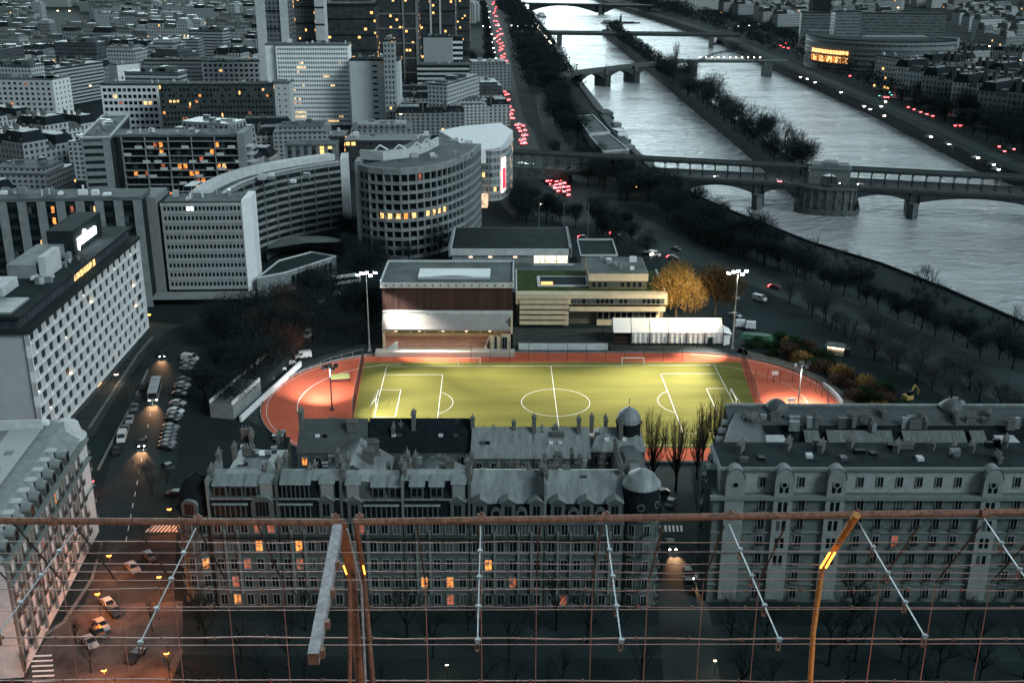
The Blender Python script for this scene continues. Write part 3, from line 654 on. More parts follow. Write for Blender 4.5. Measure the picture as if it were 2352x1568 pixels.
# ---------------------------------------------------------------- (1) hotel with the balcony grid, at the left edge
loc, an, Lw = frame((-109.5, 234.5), (-111.0, 317.5))     # local x runs away from the camera along the right face, local y to the left
ho = thing("hotel", "long white hotel slab with zigzag balcony grid and glowing sign on its roof", "hotel", loc, an)
HT = 33.0; DP = 16.5
MB().box(0.6, 1.3, 4.5, Lw - .3, DP, HT - .4).build("wall", facade("hotel side", (0.42, 0.45, 0.47), bay=50, fw=0.0), ho); MB().box(.7, 1.22, 5, Lw - .4, 1.29, HT - .5).build("recess", mat("balcony back wall", (.03, .036, .04), .8, .5, .8), ho)
MB().box(2, 3.0, 0, Lw - 2, DP - 1, 4.5).build("lobby", facade("hotel lobby", (0.05, 0.06, 0.065), bay=4, fw=.8, fh=.7, floor=4.5, lit=.08), ho)
MB().box(-.4, -.5, HT - .4, Lw + .3, DP + .4, HT + .5, 0).box(1.0, 2.2, HT + .5, Lw - 1.0, DP - 1.0, HT + 3.0, 1).box(.2, 1.4, HT + 3.0, Lw - .2, DP + .2, HT + 3.6, 2).build("roof", [roofd, facade("hotel attic", (0.03, 0.035, 0.04), bay=2.4, fw=.7, fh=.8, floor=2.6, lit=.05, z0=HT + .4), roofd], ho)
nf, nb = 9, 17; fh = (HT - 5.2) / nf
for k in range(nf + 1):
    MB().box(0, -.25, 5.0 + k * fh, Lw, .95, 5.2 + k * fh).build("floor_slab", white, ho)
for x in (0, Lw - .3): MB().box(x, -.25, 4.9, x + .3, .95, HT).build("end_fin", white, ho)
g = MB(); bw = Lw / nb
g.box(.0, -.18, 0, .16, .9, fh - .3, 0); g.face([(.16, -.12, 0), (1.5, -.12, 0), (1.5, -.12, .32), (.7, -.12, .5), (.16, -.12, fh - 1.0)], 0); g.face([(.16, -.06, 0), (.16, -.06, fh - 1.0), (.7, -.06, .5), (1.5, -.06, .32), (1.5, -.06, 0)], 0)
fin = g.mesh("balcony_partition", [white]); g = MB(); g.box(0, .82, 0, bw - .5, .9, fh - .3); gl = g.mesh("window", mat("hotel glass", (.012, .016, .02), .5, .8, .5)); glm = {}
r = random.Random(3); cnt = 0
for k in range(nf):
    for i in range(nb):
        x = (i + (.5 if k % 2 else 0)) * bw
        if x > Lw - bw * .6: continue
        z = 5.2 + k * fh; cnt += 1
        if cnt <= 100: link("balcony_partition", fin, ho, (x, 0, z)); link("window", gl, ho, (x + .3, 0, z))
        else:
            if cnt == 101: fr = MB(); gr = MB()
            for src, dst in ((fin, fr), (gl, gr)):
                kk = len(dst.v); dst.v += [(q.co.x + x + (.3 if src is gl else 0), q.co.y, q.co.z + z) for q in src.vertices]; dst.f += [tuple(kk + t for t in p.vertices) for p in src.polygons]; dst.mi += [0] * len(src.polygons)
fr.build("balcony_partition", white, ho, kind='stuff'); gr.build("window", glass, ho, kind='stuff')
lamp_s = emit("balcony lamp", (1.0, 0.72, 0.42), 3)
for k in range(13):
    kf, i = r.randrange(nf), r.randrange(nb - 1); MB().box(i * bw + 1.2, .1, 5.25 + kf * fh, i * bw + 1.9, .5, 5.55 + kf * fh).build("balcony_lamp", lamp_s, ho)
MB().box(Lw * .52, 2.15, HT + .8, Lw * .60, 2.19, HT + 2.8).box(Lw * .44, 2.15, HT + .8, Lw * .49, 2.19, HT + 2.8).build("lit_attic_window", lit_y, ho)
for (x0, y0, x1, y1, h, m, nm) in ((52, 7, 74, 14, 6.5, roofd, "plant_room"), (30, 9, 50, 16, 3.5, conc_d, "plant_room"), (30, 6.2, 40, 8, 5.5, conc, "stair_housing"), (2, 4, 13, 12, .5, zinc, "skylight"), (15, 11, 24, 16, 2.4, conc, "plant_room")):
    MB().box(x0, y0, HT + 3.6, x1, y1, HT + 3.6 + h).build(nm, m, ho)
clutter(ho, 14, 4.5, 48, 9, HT + 3.6, 12, 5)
# roof sign
cu = bpy.data.curves.new("sign_letters", 'FONT'); cu.body = "pullman"; cu.size = 4.6; cu.extrude = .15; cu.offset = 0.05
cu.materials.append(emit("white sign light", (.95, .97, 1.0), 12))
tmp = bpy.data.objects.new("sign_tmp", cu); C.objects.link(tmp); bpy.context.view_layer.update()
sgm = bpy.data.meshes.new_from_object(tmp.evaluated_get(bpy.context.evaluated_depsgraph_get())); bpy.data.objects.remove(tmp); bpy.data.curves.remove(cu)
sg = link("sign_letters", sgm, ho, (54.0, 6.7, HT + 5.4), (R(90), 0, 0))
# ---------------------------------------------------------------- (2) office slab with nine window rows
A, B = a2(390, 668, 3), a2(571, 666, 3); loc, an, Lw = frame(A, B)
ob = thing("office_slab", "grey concrete office slab with nine rows of square windows, blank panel on its left", "office building", loc, an)
H2 = 33.5
MB().box(0, 0, 3.4, Lw, 14, H2, 0).build("wall", mat("office slab concrete", (0.30, 0.33, 0.335), .9, .15, .3), ob)
MB().box(-7.2, -.6, 0, -1.2, 15, H2 + 2.2).build("stair_panel", mat("smooth wall panel", (0.18, 0.20, 0.205), .9, .12, .3), ob)
MB().box(-1.2, 1.4, 0, 0, 13, H2).build("recess", roofd, ob)
MB().box(0, 1, 0, Lw, 13, 3.4).build("ground_floor", roofd, ob)
g = MB(); g.face([(Lw + .02, -.1, 2), (Lw + 2.6, 6, 2), (Lw + 2.6, 14, 2), (Lw + .02, 14, 2)][::-1])
MB().prism([(Lw, -.2), (Lw + 2.4, 5), (Lw + 2.4, 14), (Lw, 14)], 1.5, H2 + .9).build("end_wall", white, ob)
MB().box(-.1, -.15, H2 - .9, Lw + .1, 14.1, H2, 0).build("cornice", conc, ob)
MB().box(.5, 1.2, H2, Lw - .5, 13.4, H2 + .4).build("roof", roofg, ob)
for k in range(10): MB().box(0, -.16, 3.4 + k * 3.28, Lw, 0.02, 3.4 + k * 3.28 + .22).build("floor_band", conc_d, ob)
sp = grid(.6, Lw - .3, 20, 4.75, 3.28, 9); windows(ob, sp, .78, 1.35, "plain", lit=[(6, emit("white lit office window", (.9, 1, 1), 4)), (7, MATS["white lit office window"])], seed=8, alt=.06)
clutter(ob, 1, 3, Lw - 1, 12, H2 + .4, 9, 11)
for k in range(7): MB().tube((1 + k * 1.6, 9, H2), (1 + k * 1.6, 9, H2 + 3.5), .06, n=4).build("antenna", metal_l, ob)
MB().face([(7, 5, H2 + 4.6), (10.6, 5.5, H2 + 4.6), (12.6, 9, H2 + 5.6), (9, 8.6, H2 + 5.6)]).tube((9, 7, H2), (9, 7, H2 + 4.9), .1).build("dish_panel", white, ob)
# podium canopies
t = thing("entrance_canopy", "low concrete canopy in front of the nine row office slab", "canopy", (A[0], A[1] - 5, 0), an)
MB().box(-6, -3, 2.4, Lw + 3, 4, 3.0).build("roof", conc_d, t); MB().box(0, 0, 0, Lw - 2, 3.6, 2.4).build("wall", roofd, t)
# ---------------------------------------------------------------- (3) concave curved office wing
top = [a2(u, v, 27) for u, v in [(505, 462), (530, 441), (565, 424), (600, 412), (640, 402), (680, 394), (735, 385), (785, 378)]]
cv_ = thing("curved_office", "concave curved office wing with nine long glazed bands, some windows glowing orange", "office building", (top[0][0], top[0][1], 0))
lp = [(x - top[0][0], y - top[0][1]) for x, y in top]
g = MB(); g.ribbon([p for p in offset_line(lp, .5)], 13, 0, 26.6); g.build("glazed_body", mat("curved wing glass", (0.014, 0.02, 0.023), .3, .5, .4), cv_)
for k in range(10):
    g = MB(); g.ribbon(lp, .8, k * 2.95, k * 2.95 + 1.15 + (.5 if k == 9 else 0)); g.build("spandrel", conc_d, cv_)
g = MB(); g.ribbon(lp, 1.6, 27.5, 28.3); g.build("roof_edge", conc, cv_)
g = MB(); g.ribbon(offset_line(lp, 1.6), 11.5, 27.2, 27.9); g.build("roof", roofg, cv_)
g = MB(); g.ribbon(offset_line(lp, 5.5), 5, 27.9, 30.4); g.build("plant_storey", conc, cv_)
def along(line, s):
    for i in range(len(line) - 1):
        d = math.hypot(line[i + 1][0] - line[i][0], line[i + 1][1] - line[i][1])
        if s <= d or i == len(line) - 2:
            t_ = s / d; return line[i][0] + (line[i + 1][0] - line[i][0]) * t_, line[i][1] + (line[i + 1][1] - line[i][1]) * t_, math.atan2(line[i + 1][1] - line[i][1], line[i + 1][0] - line[i][0])
        s -= d
def length(line): return sum(math.hypot(line[i + 1][0] - line[i][0], line[i + 1][1] - line[i][1]) for i in range(len(line) - 1))
TL = length(lp)
fm = MB().box(-.12, -.35, 0, .12, .6, 27).mesh("pier_fin", conc_d)
for i in range(13):
    x, y, a_ = along(lp, TL * i / 12.0); link("pier_fin", fm, cv_, (x, y, 0), a_)
sp = []
for k in range(8, -1, -1):
    for i in range(24):
        x, y, a_ = along(offset_line(lp, .62), (TL - 1) * (i + .5) / 24); sp.append((x, y, 1.2 + k * 2.95, a_))
L_ = [(k * 24 + i, m_) for k, i, m_ in [(0, 22, lit_y), (0, 23, lit_y), (1, 20, lit_o), (1, 21, lit_r), (2, 20, lit_o), (2, 22, lit_r), (2, 23, lit_o), (3, 20, lit_y), (4, 14, lit_y), (4, 16, lit_r), (4, 21, lit_y), (4, 23, lit_o), (5, 12, lit_o), (6, 20, lit_o), (6, 21, lit_o), (7, 13, lit_o), (7, 14, lit_y), (8, 13, lit_y), (8, 16, lit_o), (8, 15, lit_y)]]
windows(cv_, sp, 2.4, 1.55, "plain", lit=L_, seed=4, alt=.05)
q = a2(788, 378, 27); MB().prism([(lp[-1][0] - .5, lp[-1][1] - .8), (lp[-1][0] + 2.6, lp[-1][1] + 1), (lp[-1][0] + 1.0, lp[-1][1] + 14), (lp[-1][0] - 2, lp[-1][1] + 13)], 0, 29.5).build("end_wall", conc, cv_)
clutter(cv_, 5, 22, 30, 40, 27.9, 6, 13)
# annex below it
t_pts = [a2(*p, 7) for p in [(590, 640), (655, 628), (772, 590), (715, 580), (640, 600)]]
t = thing("annex_building", "low flat roofed annex with a row of tall windows below the curved wing", "building", (t_pts[0][0], t_pts[0][1], 0))
q = [(x - t_pts[0][0], y - t_pts[0][1]) for x, y in t_pts]; MB().prism(q, 0, 7, 0, 1).build("wall", [conc_d, roofd], t); parapet(t, q, 7, .5)
dx, dy = q[2][0] - q[1][0], q[2][1] - q[1][1]; aa_ = math.atan2(dy, dx); ll = math.hypot(dx, dy)
windows(t, [(q[1][0] + dx * (i + 1.5) / 11 + .1 * math.sin(aa_), q[1][1] + dy * (i + 1.5) / 11 - .1 * math.cos(aa_), 1.6, aa_) for i in range(9)], 1.7, 4.0, "frame", seed=3)
c0 = a2(700, 585, 3); t = thing("assembly_hall", "fan shaped low hall with curved wall in the hollow of the curved wing", "building", (c0[0], c0[1], 0))
MB().lathe((0, 4, 0), [(15, 0), (15, 5.0), (14.4, 5.6), (0, 6.6)], 24, 0, R(20), R(200)).build("drum", [roofg], t)
# ---------------------------------------------------------------- (4) convex embassy block
tp = [a2(u, v, 35) for u, v in [(822, 379), (845, 385), (880, 388), (920, 389), (960, 386), (1000, 380), (1035, 371), (1065, 360), (1088, 347), (1105, 331)]]
em = thing("embassy_building", "broad convex concrete block with deep grid of openings and a glowing fifth row", "office building", (tp[0][0], tp[0][1], 0))
lp = [(x - tp[0][0], y - tp[0][1]) for x, y in tp]; TL = length(lp)
g = MB(); g.ribbon(offset_line(lp, 1.2), 15, 0, 34.4); g.build("glazed_body", mat("embassy glass", (0.010, 0.015, 0.018), .35, .5, .4), em)
g = MB(); g.ribbon(offset_line(lp, 1.6), 16, 34.4, 35.1); g.build("roof", roofg, em)
for k in range(10):
    g = MB(); h0 = k * 3.6 + (.4 if k == 9 else 0); g.ribbon(lp, 1.3, h0, h0 + (1.15 if k < 9 else 2.4)); g.build("floor_beam", conc_d, em)
fm = MB().box(-.28, .05, 0, .28, 1.4, 33).mesh("pier_fin", conc_d)
NB = 26
for i in range(NB + 1):
    x, y, a_ = along(lp, TL * i / NB); link("pier_fin", fm, em, (x, y, 0), a_)
MB().box(-1.2, -.3, 0, .8, 9, 36.5).build("end_wall", conc_d, em)
sp = []
ol = offset_line(lp, 1.05); OT = length(ol)
for k in range(8, -1, -1):
    for i in range(NB):
        x, y, a_ = along(ol, OT * (i + .5) / NB); sp.append((x, y, 1.2 + k * 3.6, a_))
Lt = [(4 * NB + i, lit_y) for i in (3, 4, 5, 7, 9, 10, 11, 12)] + [(4 * NB + 6, lit_o), (0 * NB + 8, lit_r)]
windows(em, sp, 1.75, 2.35, "plain", lit=Lt, seed=6, alt=.05)
# curved crown on its roof
cr = [a2(u, v, 38) for u, v in [(826, 348), (880, 352), (940, 345), (985, 330), (1008, 318)]]
cl = [(x - tp[0][0], y - tp[0][1]) for x, y in cr]
g = MB(); g.ribbon(cl, .8, 35, 38.6, 0); g.ribbon(offset_line(cl, 4), 6, 35, 37.2, 1); g.build("roof_screen", [conc, roofg], em)
for i in range(4):
    x, y, a_ = along(cl, 6 + i * 8.5); MB().tube((x, y + 5, 38), (x + 2, y + 5, 40), .35).tube((x + 2, y + 5, 40), (x + 5, y + 6, 38), .35).build("roof_duct", white, em)
clutter(em, 2, 14, 44, 20, 35.1, 12, 12)
x, y, a_ = along(lp, TL * .93)
for u_, v_, w_, h_ in ((1034, 541, 3.6, 5.6), (1046, 533, 2.4, 3.6), (1087, 524, 3.0, 7.5)):
    p = at(u_, v_); MB().prism([(p[0] - tp[0][0] - w_ / 2, p[1] - tp[0][1] - .2), (p[0] - tp[0][0] + w_ / 2, p[1] - tp[0][1] + .6), (p[0] - tp[0][0] + w_ / 2, p[1] - tp[0][1] + 1.2)], 0.3, h_).build("lit_lobby_wall", emit("orange lit wall", (1.0, .34, .05), 1.1), em)
# ---------------------------------------------------------------- (5) cultural centre with the tall video screen
tp = [a2(u, v, 24) for u, v in [(1106, 345), (1128, 346), (1150, 344), (1168, 336), (1180, 318)]]
jc = thing("screen_building", "white roofed curved glass building with a tall lit screen beside the avenue", "cultural centre", (tp[0][0], tp[0][1], 0))
lp = [(x - tp[0][0], y - tp[0][1]) for x, y in tp]
g = MB(); g.ribbon(offset_line(lp, .3), 18, 0, 23.4); g.build("curved_wall", facade("cultural glass", (0.30, 0.33, 0.34), (0.05, .06, .065), bay=1.6, floor=3.4, fw=.8, fh=.6, lit=.06), jc)
g = MB(); g.ribbon(lp, 19, 23.4, 24.2); g.build("roof", conc, jc)
q = [a2(u, v, 25) for u, v in [(1008, 300), (1085, 345), (1150, 335), (1178, 300), (1150, 282), (1060, 290)]]
MB().prism([(x - tp[0][0], y - tp[0][1]) for x, y in q], 18, 25).build("white_roof", white, jc)
clutter(jc, -22, 4, -4, 22, 25, 8, 19, [conc, conc_d, zinc])
x, y, a_ = along(lp, length(lp) * .30)
sc_ = link("screen", MB().box(-2.6, -.5, 3.5, 2.6, -.05, 20).mesh("screen", emit("video screen white", (1.0, .82, .74), 1.3, vary=.35)), jc, (x, y, 0), a_)
link("red_picture", MB().prism([(-1.9, -.75), (1.6, -.75), (1.6, -.55), (-1.9, -.55)], 5.5, 15).mesh("red_picture", emit("video screen red", (.95, .02, .06), 1.2)), sc_, (0, 0, 0))
MB().box(-3, -14, 0, 3, -2, 4).build("entrance_glow", emit("shop front glow", (1, .7, .45), .7, vary=.6), jc)
# ---------------------------------------------------------------- (6) black and white striped slab
loc, an, Lw = frame(a2(-60, 462, 37), a2(322, 456, 37)); 
bw_ = thing("striped_slab", "dark apartment slab with broad pale vertical piers, behind the hotel roof", "apartment building", loc, an)
MB().box(0, .6, 0, Lw, 13, 36.4).build("wall", roofd, bw_); MB().box(-.3, 0, 36.4, Lw + .3, 13.4, 37.6).build("roof", roofg, bw_)
npier = 9
for i in range(npier):
    x = 1.0 + i * (Lw - 3.5) / (npier - 1); MB().box(x, .0, 0, x + 2.7, .6, 36.4).build("pale_pier", conc_d, bw_)
sp = []; 
for r_ in range(8, -1, -1):
    for i in range(npier - 1):
        for k in (0, 1, 2): sp.append((1.0 + i * (Lw - 3.5) / (npier - 1) + 3.5 + k * 1.25, .55, 3.0 + r_ * 3.7, 0))
windows(bw_, sp, 1.0, 2.1, "plain", seed=5, alt=.1, lit=[(10, lit_o), (13, lit_r), (17, lit_y), (34, lit_o), (37, lit_r), (40, lit_o), (58, lit_o), (62, lit_o), (80, lit_y), (66, lit_o)])
clutter(bw_, 4, 2, Lw - 4, 11, 37.6, 16, 21, [white, conc, conc_d])
# ---------------------------------------------------------------- (7) checkered balcony block
F1 = a2(252, 320, 40); F0 = a2(185, 322, 40); F2 = a2(278, 312, 40); F3 = a2(545, 311, 40); F4 = a2(575, 300, 40)
loc, an, Lw = frame(F2, F3)
cb = thing("balcony_block", "dark block with chequered balconies and scattered orange windows, banded wing on its left", "apartment building", loc, an)
MB().box(0, .5, 0, Lw, 14, 39.4).build("wall", roofd, cb); MB().box(-6, -.2, 39.4, Lw + .5, 14.5, 40.4).build("roof", roofg, cb)
for k in range(13): MB().box(0, -.9, 1.5 + k * 3.0, Lw, .5, 1.8 + k * 3.0).build("balcony_slab", conc_d, cb)
for i in range(6): x = Lw * i / 5; MB().box(x - .15, -.95, 0, x + .15, .5, 39.4).build("division_wall", conc_d, cb)
pm_ = MB().box(0, -.98, 0, 3.0, -.9, 1.2).mesh("balcony_panel", conc); rr = random.Random(5)
for k in range(12):
    for i in range(5):
        if rr.random() < .8: link("balcony_panel", pm_, cb, (Lw * i / 5 + (.6 if k % 3 else 3.2) + (Lw / 10 if (k + i) % 2 else 0), 0, 1.8 + k * 3.0))
sp = grid(.8, Lw - .8, 20, 2.2, 3.0, 12, y=.45)
ix = lambda rw, c: rw * 20 + c
windows(cb, sp, 1.5, 1.9, "plain", seed=9, alt=.22, lit=[(ix(0, 5), lit_r), (ix(0, 6), lit_o), (ix(0, 16), lit_o), (ix(1, 6), lit_o), (ix(1, 15), lit_o), (ix(2, 13), lit_r), (ix(3, 6), lit_r), (ix(3, 9), lit_o), (ix(3, 10), lit_o), (ix(3, 17), lit_y), (ix(3, 16), lit_o), (ix(4, 1), lit_o), (ix(4, 3), lit_r), (ix(4, 11), lit_o), (ix(4, 12), lit_o), (ix(4, 18), lit_o), (ix(5, 13), lit_o), (ix(5, 12), lit_r), (ix(6, 12), lit_y), (ix(7, 7), lit_o), (ix(8, 14), lit_r)])
MB().box(Lw, -1, 0, Lw + 3, 15, 41).build("end_pier", conc_d, cb)
for k in range(11): MB().box(Lw + 3, 1, 3 + k * 3.2, Lw + 6.5, 7, 3.3 + k * 3.2).face([(Lw + 6.5, 1, 3.3 + k * 3.2), (Lw + 6.5, 7, 3.3 + k * 3.2), (Lw + 7, 7, 4.4 + k * 3.2), (Lw + 7, 1, 4.4 + k * 3.2)]).build("side_balcony", conc, cb)
clutter(cb, 2, 2, Lw - 2, 12, 40.4, 16, 31)
loc2_, an2_, Lw2 = frame(F0, F1); t = thing("banded_wing", "long flat roofed wing with horizontally banded end facing the hotel", "apartment building", loc2_, an2_)
MB().box(0, 0.5, 0, Lw2, 60, 39.6, 0).build("wall", roofd, t); MB().box(-.3, 0, 39.6, Lw2 + .3, 60.5, 40.6).build("roof", roofg, t)
for k in range(13): MB().box(.6, 0, 1 + k * 3.05, Lw2 - 3, .5, 2.6 + k * 3.05).build("spandrel", conc_d, t)
MB().box(0, -.15, 0, .7, .5, 40).build("corner_pier", conc_d, t); MB().box(Lw2 - 3, -.15, 0, Lw2, .5, 40).build("stair_pier", conc_d, t)
parapet(t, [(-.3, 0), (Lw2 + .3, 0), (Lw2 + .3, 60.5), (-.3, 60.5)], 40.6, .7, .5, conc)
clutter(t, 2, 4, Lw2 - 2, 56, 40.6, 14, 33)
# ---------------------------------------------------------------- (8) simple slabs described by the visible front
def slab(label, u0, u1, v, H, dep, m, roofm=None, name="apartment_block", piers=0, bands=0, pm=None, nrows=0, ncols=0, lit=(), sides=None, ww=1.3, wh=1.5, plant=5, seed=1, vb=None, alt=.1, cat="apartment building", top=None):
    A, B = a2(u0, v, H), a2(u1, vb if vb is not None else v, H); loc, an, Lw = frame(A, B)
    t = thing(name, label, cat, loc, an)
    MB().box(0, 0, 0, Lw, dep, H).build("wall", m, t); MB().box(-.25, -.25, H, Lw + .25, dep + .25, H + .9).build("roof", roofm or roofg, t)
    for i in range(piers): x = Lw * i / (piers - 1) if piers > 1 else 0; MB().box(x - .6, -.35, 0, x + .6, -.0, H).build("pier", pm or conc, t)
    for k in range(bands): z = 2 + (H - 2) * k / bands; MB().box(-.1, -.4, z, Lw + .1, 0, z + (H - 2) / bands * .45).build("spandrel", pm or conc, t)
    if nrows: windows(t, grid(.8, Lw - .8, ncols, 2.2, (H - 2.2) / nrows, nrows), ww, wh, "plain", lit=lit, seed=seed, alt=alt)
    clutter(t, 1, 1.5, Lw - 1, dep - 1.5, H + .9, plant, seed + 50)
    return t, Lw
wc = mat("white tower concrete", (0.80, 0.84, 0.86), .8, .12, .2)
n_ = 30
lits = []
for rw, cs, m_ in ((3, (9, 10, 26), lit_y), (4, (8, 9, 10, 11), lit_y), (5, (8,), lit_y), (6, (19, 20, 21), lit_y), (8, (10, 22, 23), lit_y), (9, (5, 6), lit_y), (11, (5, 6, 8), lit_y), (12, (4, 5, 6, 8), lit_o), (14, (4, 5, 6, 7, 8, 9, 10), lit_y), (15, (4, 5, 6, 7, 8, 9, 10, 25, 26), lit_y), (16, (20, 21, 22, 23, 24), lit_y)):
    lits += [(rw * n_ + c, m_) for c in cs]
slab("tall white slab with seventeen rows of small windows, many lit in the lower rows", 632, 800, 105, 51, 14, wc, roofg, "white_tower", nrows=17, ncols=n_, lit=lits, ww=.9, wh=1.15, plant=8, seed=2, alt=.05, cat="office building")
t, Lw = slab("narrow blank white end of the tall slab, seen left of its windows", 609, 630, 104, 51, 16, wc, roofg, "white_tower_wing", plant=0, cat="office building")
slab("pale concrete tower wing with one narrow dark window column and a dark slit", 803, 917, 140, 43, 16, mat("pale grey tower concrete", (.50, .54, .56), .85, .1, .2), roofd, "pale_tower", nrows=11, ncols=1, lit=(), ww=3.2, wh=1.1, plant=6, seed=3, cat="office building")
slab("pale block directly behind the right end of the white slab", 880, 905, 95, 56, 12, facade("pale block windows", (.25, .28, .28), bay=2.2, floor=3.2), roofd, "rear_block", plant=2, seed=3)
slab("white block with a regular grid of dark square windows near the left street", 230, 361, 196, 30, 14, white, roofd, "grid_block", nrows=7, ncols=11, lit=[(13, lit_y), (30, lit_y), (31, lit_y), (25, lit_r)], ww=2.1, wh=2.1, plant=5, seed=4)
slab("very long dark slab with fine mesh front and strings of orange windows", 363, 628, 196, 33, 14, facade("dark mesh front", (.05, .062, .062), (.012, .018, .02), bay=1.9, floor=3.3, fw=.5, fh=.65, lit=.01), roofd, "long_dark_slab", nrows=9, ncols=30, ww=1.4, wh=1.4, lit=[(62, lit_y), (63, lit_y), (64, lit_y), (69, lit_o), (97, lit_r), (155, lit_r), (156, lit_r), (40, lit_o), (27, lit_y), (58, lit_o), (120, lit_o), (185, lit_o), (186, lit_o), (143, lit_r)], plant=6, seed=6, alt=.4)
slab("narrow pale end tower closing the long dark slab on the right", 629, 664, 192, 34, 14, conc, roofg, "end_tower", nrows=9, ncols=2, ww=.8, wh=1.2, plant=1, seed=6)
slab("white apartment block with dark vertical window bays at the far left edge", -40, 118, 182, 26, 15, conc, roofg, "white_bay_block", nrows=7, ncols=12, ww=1.8, wh=1.6, lit=[(7, lit_r), (52, lit_o), (64, lit_y)], plant=10, seed=7, vb=184)
slab("bright white corner block beside the dark side street on the left", 120, 160, 184, 26, 16, white, roofg, "white_corner_block", nrows=7, ncols=4, ww=1.2, wh=1.3, plant=2, seed=8, vb=176)
slab("grey block with a striped balcony front left of the white slab", 462, 608, 142, 28, 14, conc, roofd, "striped_block", nrows=7, ncols=12, ww=2.2, wh=1.8, lit=[(15, lit_y)], plant=9, seed=10)
slab("low dark block with a long attic of white panels behind the grid block", 330, 462, 140, 26, 14, facade("grey strips", (.16, .18, .18), bay=3, floor=3, fw=.85, fh=.45, lit=.02), roofd, "strip_block", piers=0, plant=7, seed=11)
slab("small bright white block with eight dark windows behind the grid block", 268, 333, 150, 24, 12, white, roofg, "small_white_block", nrows=2, ncols=4, ww=1.4, wh=2, plant=2, seed=12, vb=144)
slab("light grey office tower with a blank front and banded right side", 972, 1038, 86, 42, 18, mat("plain grey cladding", (.30, .33, .34), .8, .1, .3), roofd, "grey_tower", bands=0, plant=3, seed=13, cat="office building")
slab("dark block with bold white bands, joined to the light grey tower", 1038, 1062, 88, 40, 18, roofd, roofd, "banded_tower", bands=9, pm=white, plant=1, seed=14, cat="office building")
slab("low banded office below the light grey tower", 958, 1078, 150, 24, 14, roofd, roofg, "banded_office", bands=6, pm=conc, plant=4, seed=15, cat="office building")
slab("dark low apartment range in front of the white slab, left part", 662, 790, 316, 15, 18, facade("dark range", (.045, .055, .055), bay=3, floor=3, fw=.7, fh=.6, lit=.05), zinc_d, "dark_range", plant=6, seed=16)
slab("dark low apartment range in front of the pale tower, with lit red doors", 792, 985, 326, 15, 20, MATS["dark range"], zinc_d, "dark_range", plant=8, seed=17)
slab("small pale block with vertical bays left of the embassy roof", 655, 770, 336, 20, 12, facade("vertical bays", (.2, .23, .23), bay=4, floor=3, fw=.5, fh=.9, lit=.06), roofg, "bay_block", plant=3, seed=18)
# Front towers running out of the top of the picture
def tower(label, u0, u1, Y, H, m, piers, pm, dep=26, name="high_rise", lit=(), seed=1):
    z0 = 0; x0 = (u0 - 1176) / 2532 * (Y * .94 + 100 * .344); x1 = (u1 - 1176) / 2532 * (Y * .94 + 100 * .344)
    t = thing(name, label, "high-rise tower", (x0, Y, 0)); Lw = x1 - x0
    MB().box(0, 0, 0, Lw, dep, H).build("wall", m, t); MB().box(-.5, -.5, H, Lw + .5, dep + .5, H + 2).build("roof", roofd, t)
    for a_, b_ in piers: MB().box(Lw * a_, -.8, 0, Lw * b_, 0, H + 1).build("pier", pm, t)
    for k in range(0, int(H / 12)): MB().box(0, -.5, 8 + k * 12, Lw, 0, 8.9 + k * 12).build("storey_band", pm if seed % 2 else roofd, t)
    return t
tw = facade("tower bays", (.14, .16, .165), bay=2.8, floor=3.1, fw=.6, fh=.6, lit=.03)
td = facade("dark tower bays", (.045, .055, .06), bay=2.6, floor=3.1, fw=.7, fh=.6, lit=.05)
tower("pale striped high-rise behind the white slab, leftmost of the towers", 600, 672, 800, 96, tw, ((0, .3), (.75, 1.0)), conc, seed=2)
tower("dark grey high-rise between two pale piers", 676, 730, 850, 96, facade("dim tower", (.10, .115, .12), bay=2.4, floor=3.1, fw=.5, fh=.6, lit=.03), ((0, .12),), conc_d, seed=4)
tower("slim pale high-rise pier rising over the white slab roof", 731, 752, 840, 96, conc, (), conc, 14, seed=2)
tower("squat dark glass tower with lit top floors behind the white slab", 742, 866, 900, 66, facade("dark glass lit", (.03, .038, .04), bay=2.6, floor=3.1, fw=.8, fh=.6, lit=.07), (), conc, seed=4)
tower("dark high-rise with many lit windows, second from the avenue", 868, 962, 960, 98, td, ((.62, .66), (.94, 1.0)), conc_d, seed=3)
tower("dark high-rise with two thin white vertical stripes, nearest the avenue", 966, 1046, 1000, 98, td, ((.28, .33), (.55, .6)), conc, seed=4)
tower("dim high-rise at the very top behind the slim pale pier", 756, 866, 1150, 98, tw, ((0, .08), (.9, 1)), conc_d, seed=4)
tower("far dark high-rise by the avenue trees", 1048, 1078, 1250, 80, td, (), conc_d, seed=4)
# ================================================================= sports complex beside the pitch
redclad = mat("dark red corrugated cladding", (0.036, 0.018, 0.017), .6, .8, .5, stretch=(3, 3, .05))
cream = mat("cream render", (0.50, 0.42, 0.30), .85, .15, .4)
gs = thing("grandstand", "big flat roofed grandstand with dark red cladding above a pale sloping canopy", "grandstand", (-38.6, 311.0, 0), 0)
GW = 38.8
MB().box(0, 1.0, 12.2, GW, 22, 20.4, 0).build("upper_wall", redclad, gs)
MB().box(-.4, .6, 20.4, GW + .4, 22.4, 21.2, 0).build("roof", roofg, gs)
MB().box(-.4, .3, 19.6, GW + .4, .98, 21.2).build("fascia", conc, gs)
g = MB(); [g.box(1.2 + i * 2.3, .05, 20.2, 1.6 + i * 2.3, .3, 20.6) for i in range(17)]; g.build("fascia_vent", metal_d, gs)
MB().box(10.5, 4, 21.2, 32.0, 13, 21.9).build("roof_light", mat("pale translucent roof sheet", (.42, .46, .48), .5, .15, 1.5), gs)
g = MB(); g.lathe((21, 4.5, 21.2), [(5.5, 0), (5.5, .8), (0, 1.0)], 18, 0, 0, math.pi); g.build("roof_fan", MATS["pale translucent roof sheet"], gs)
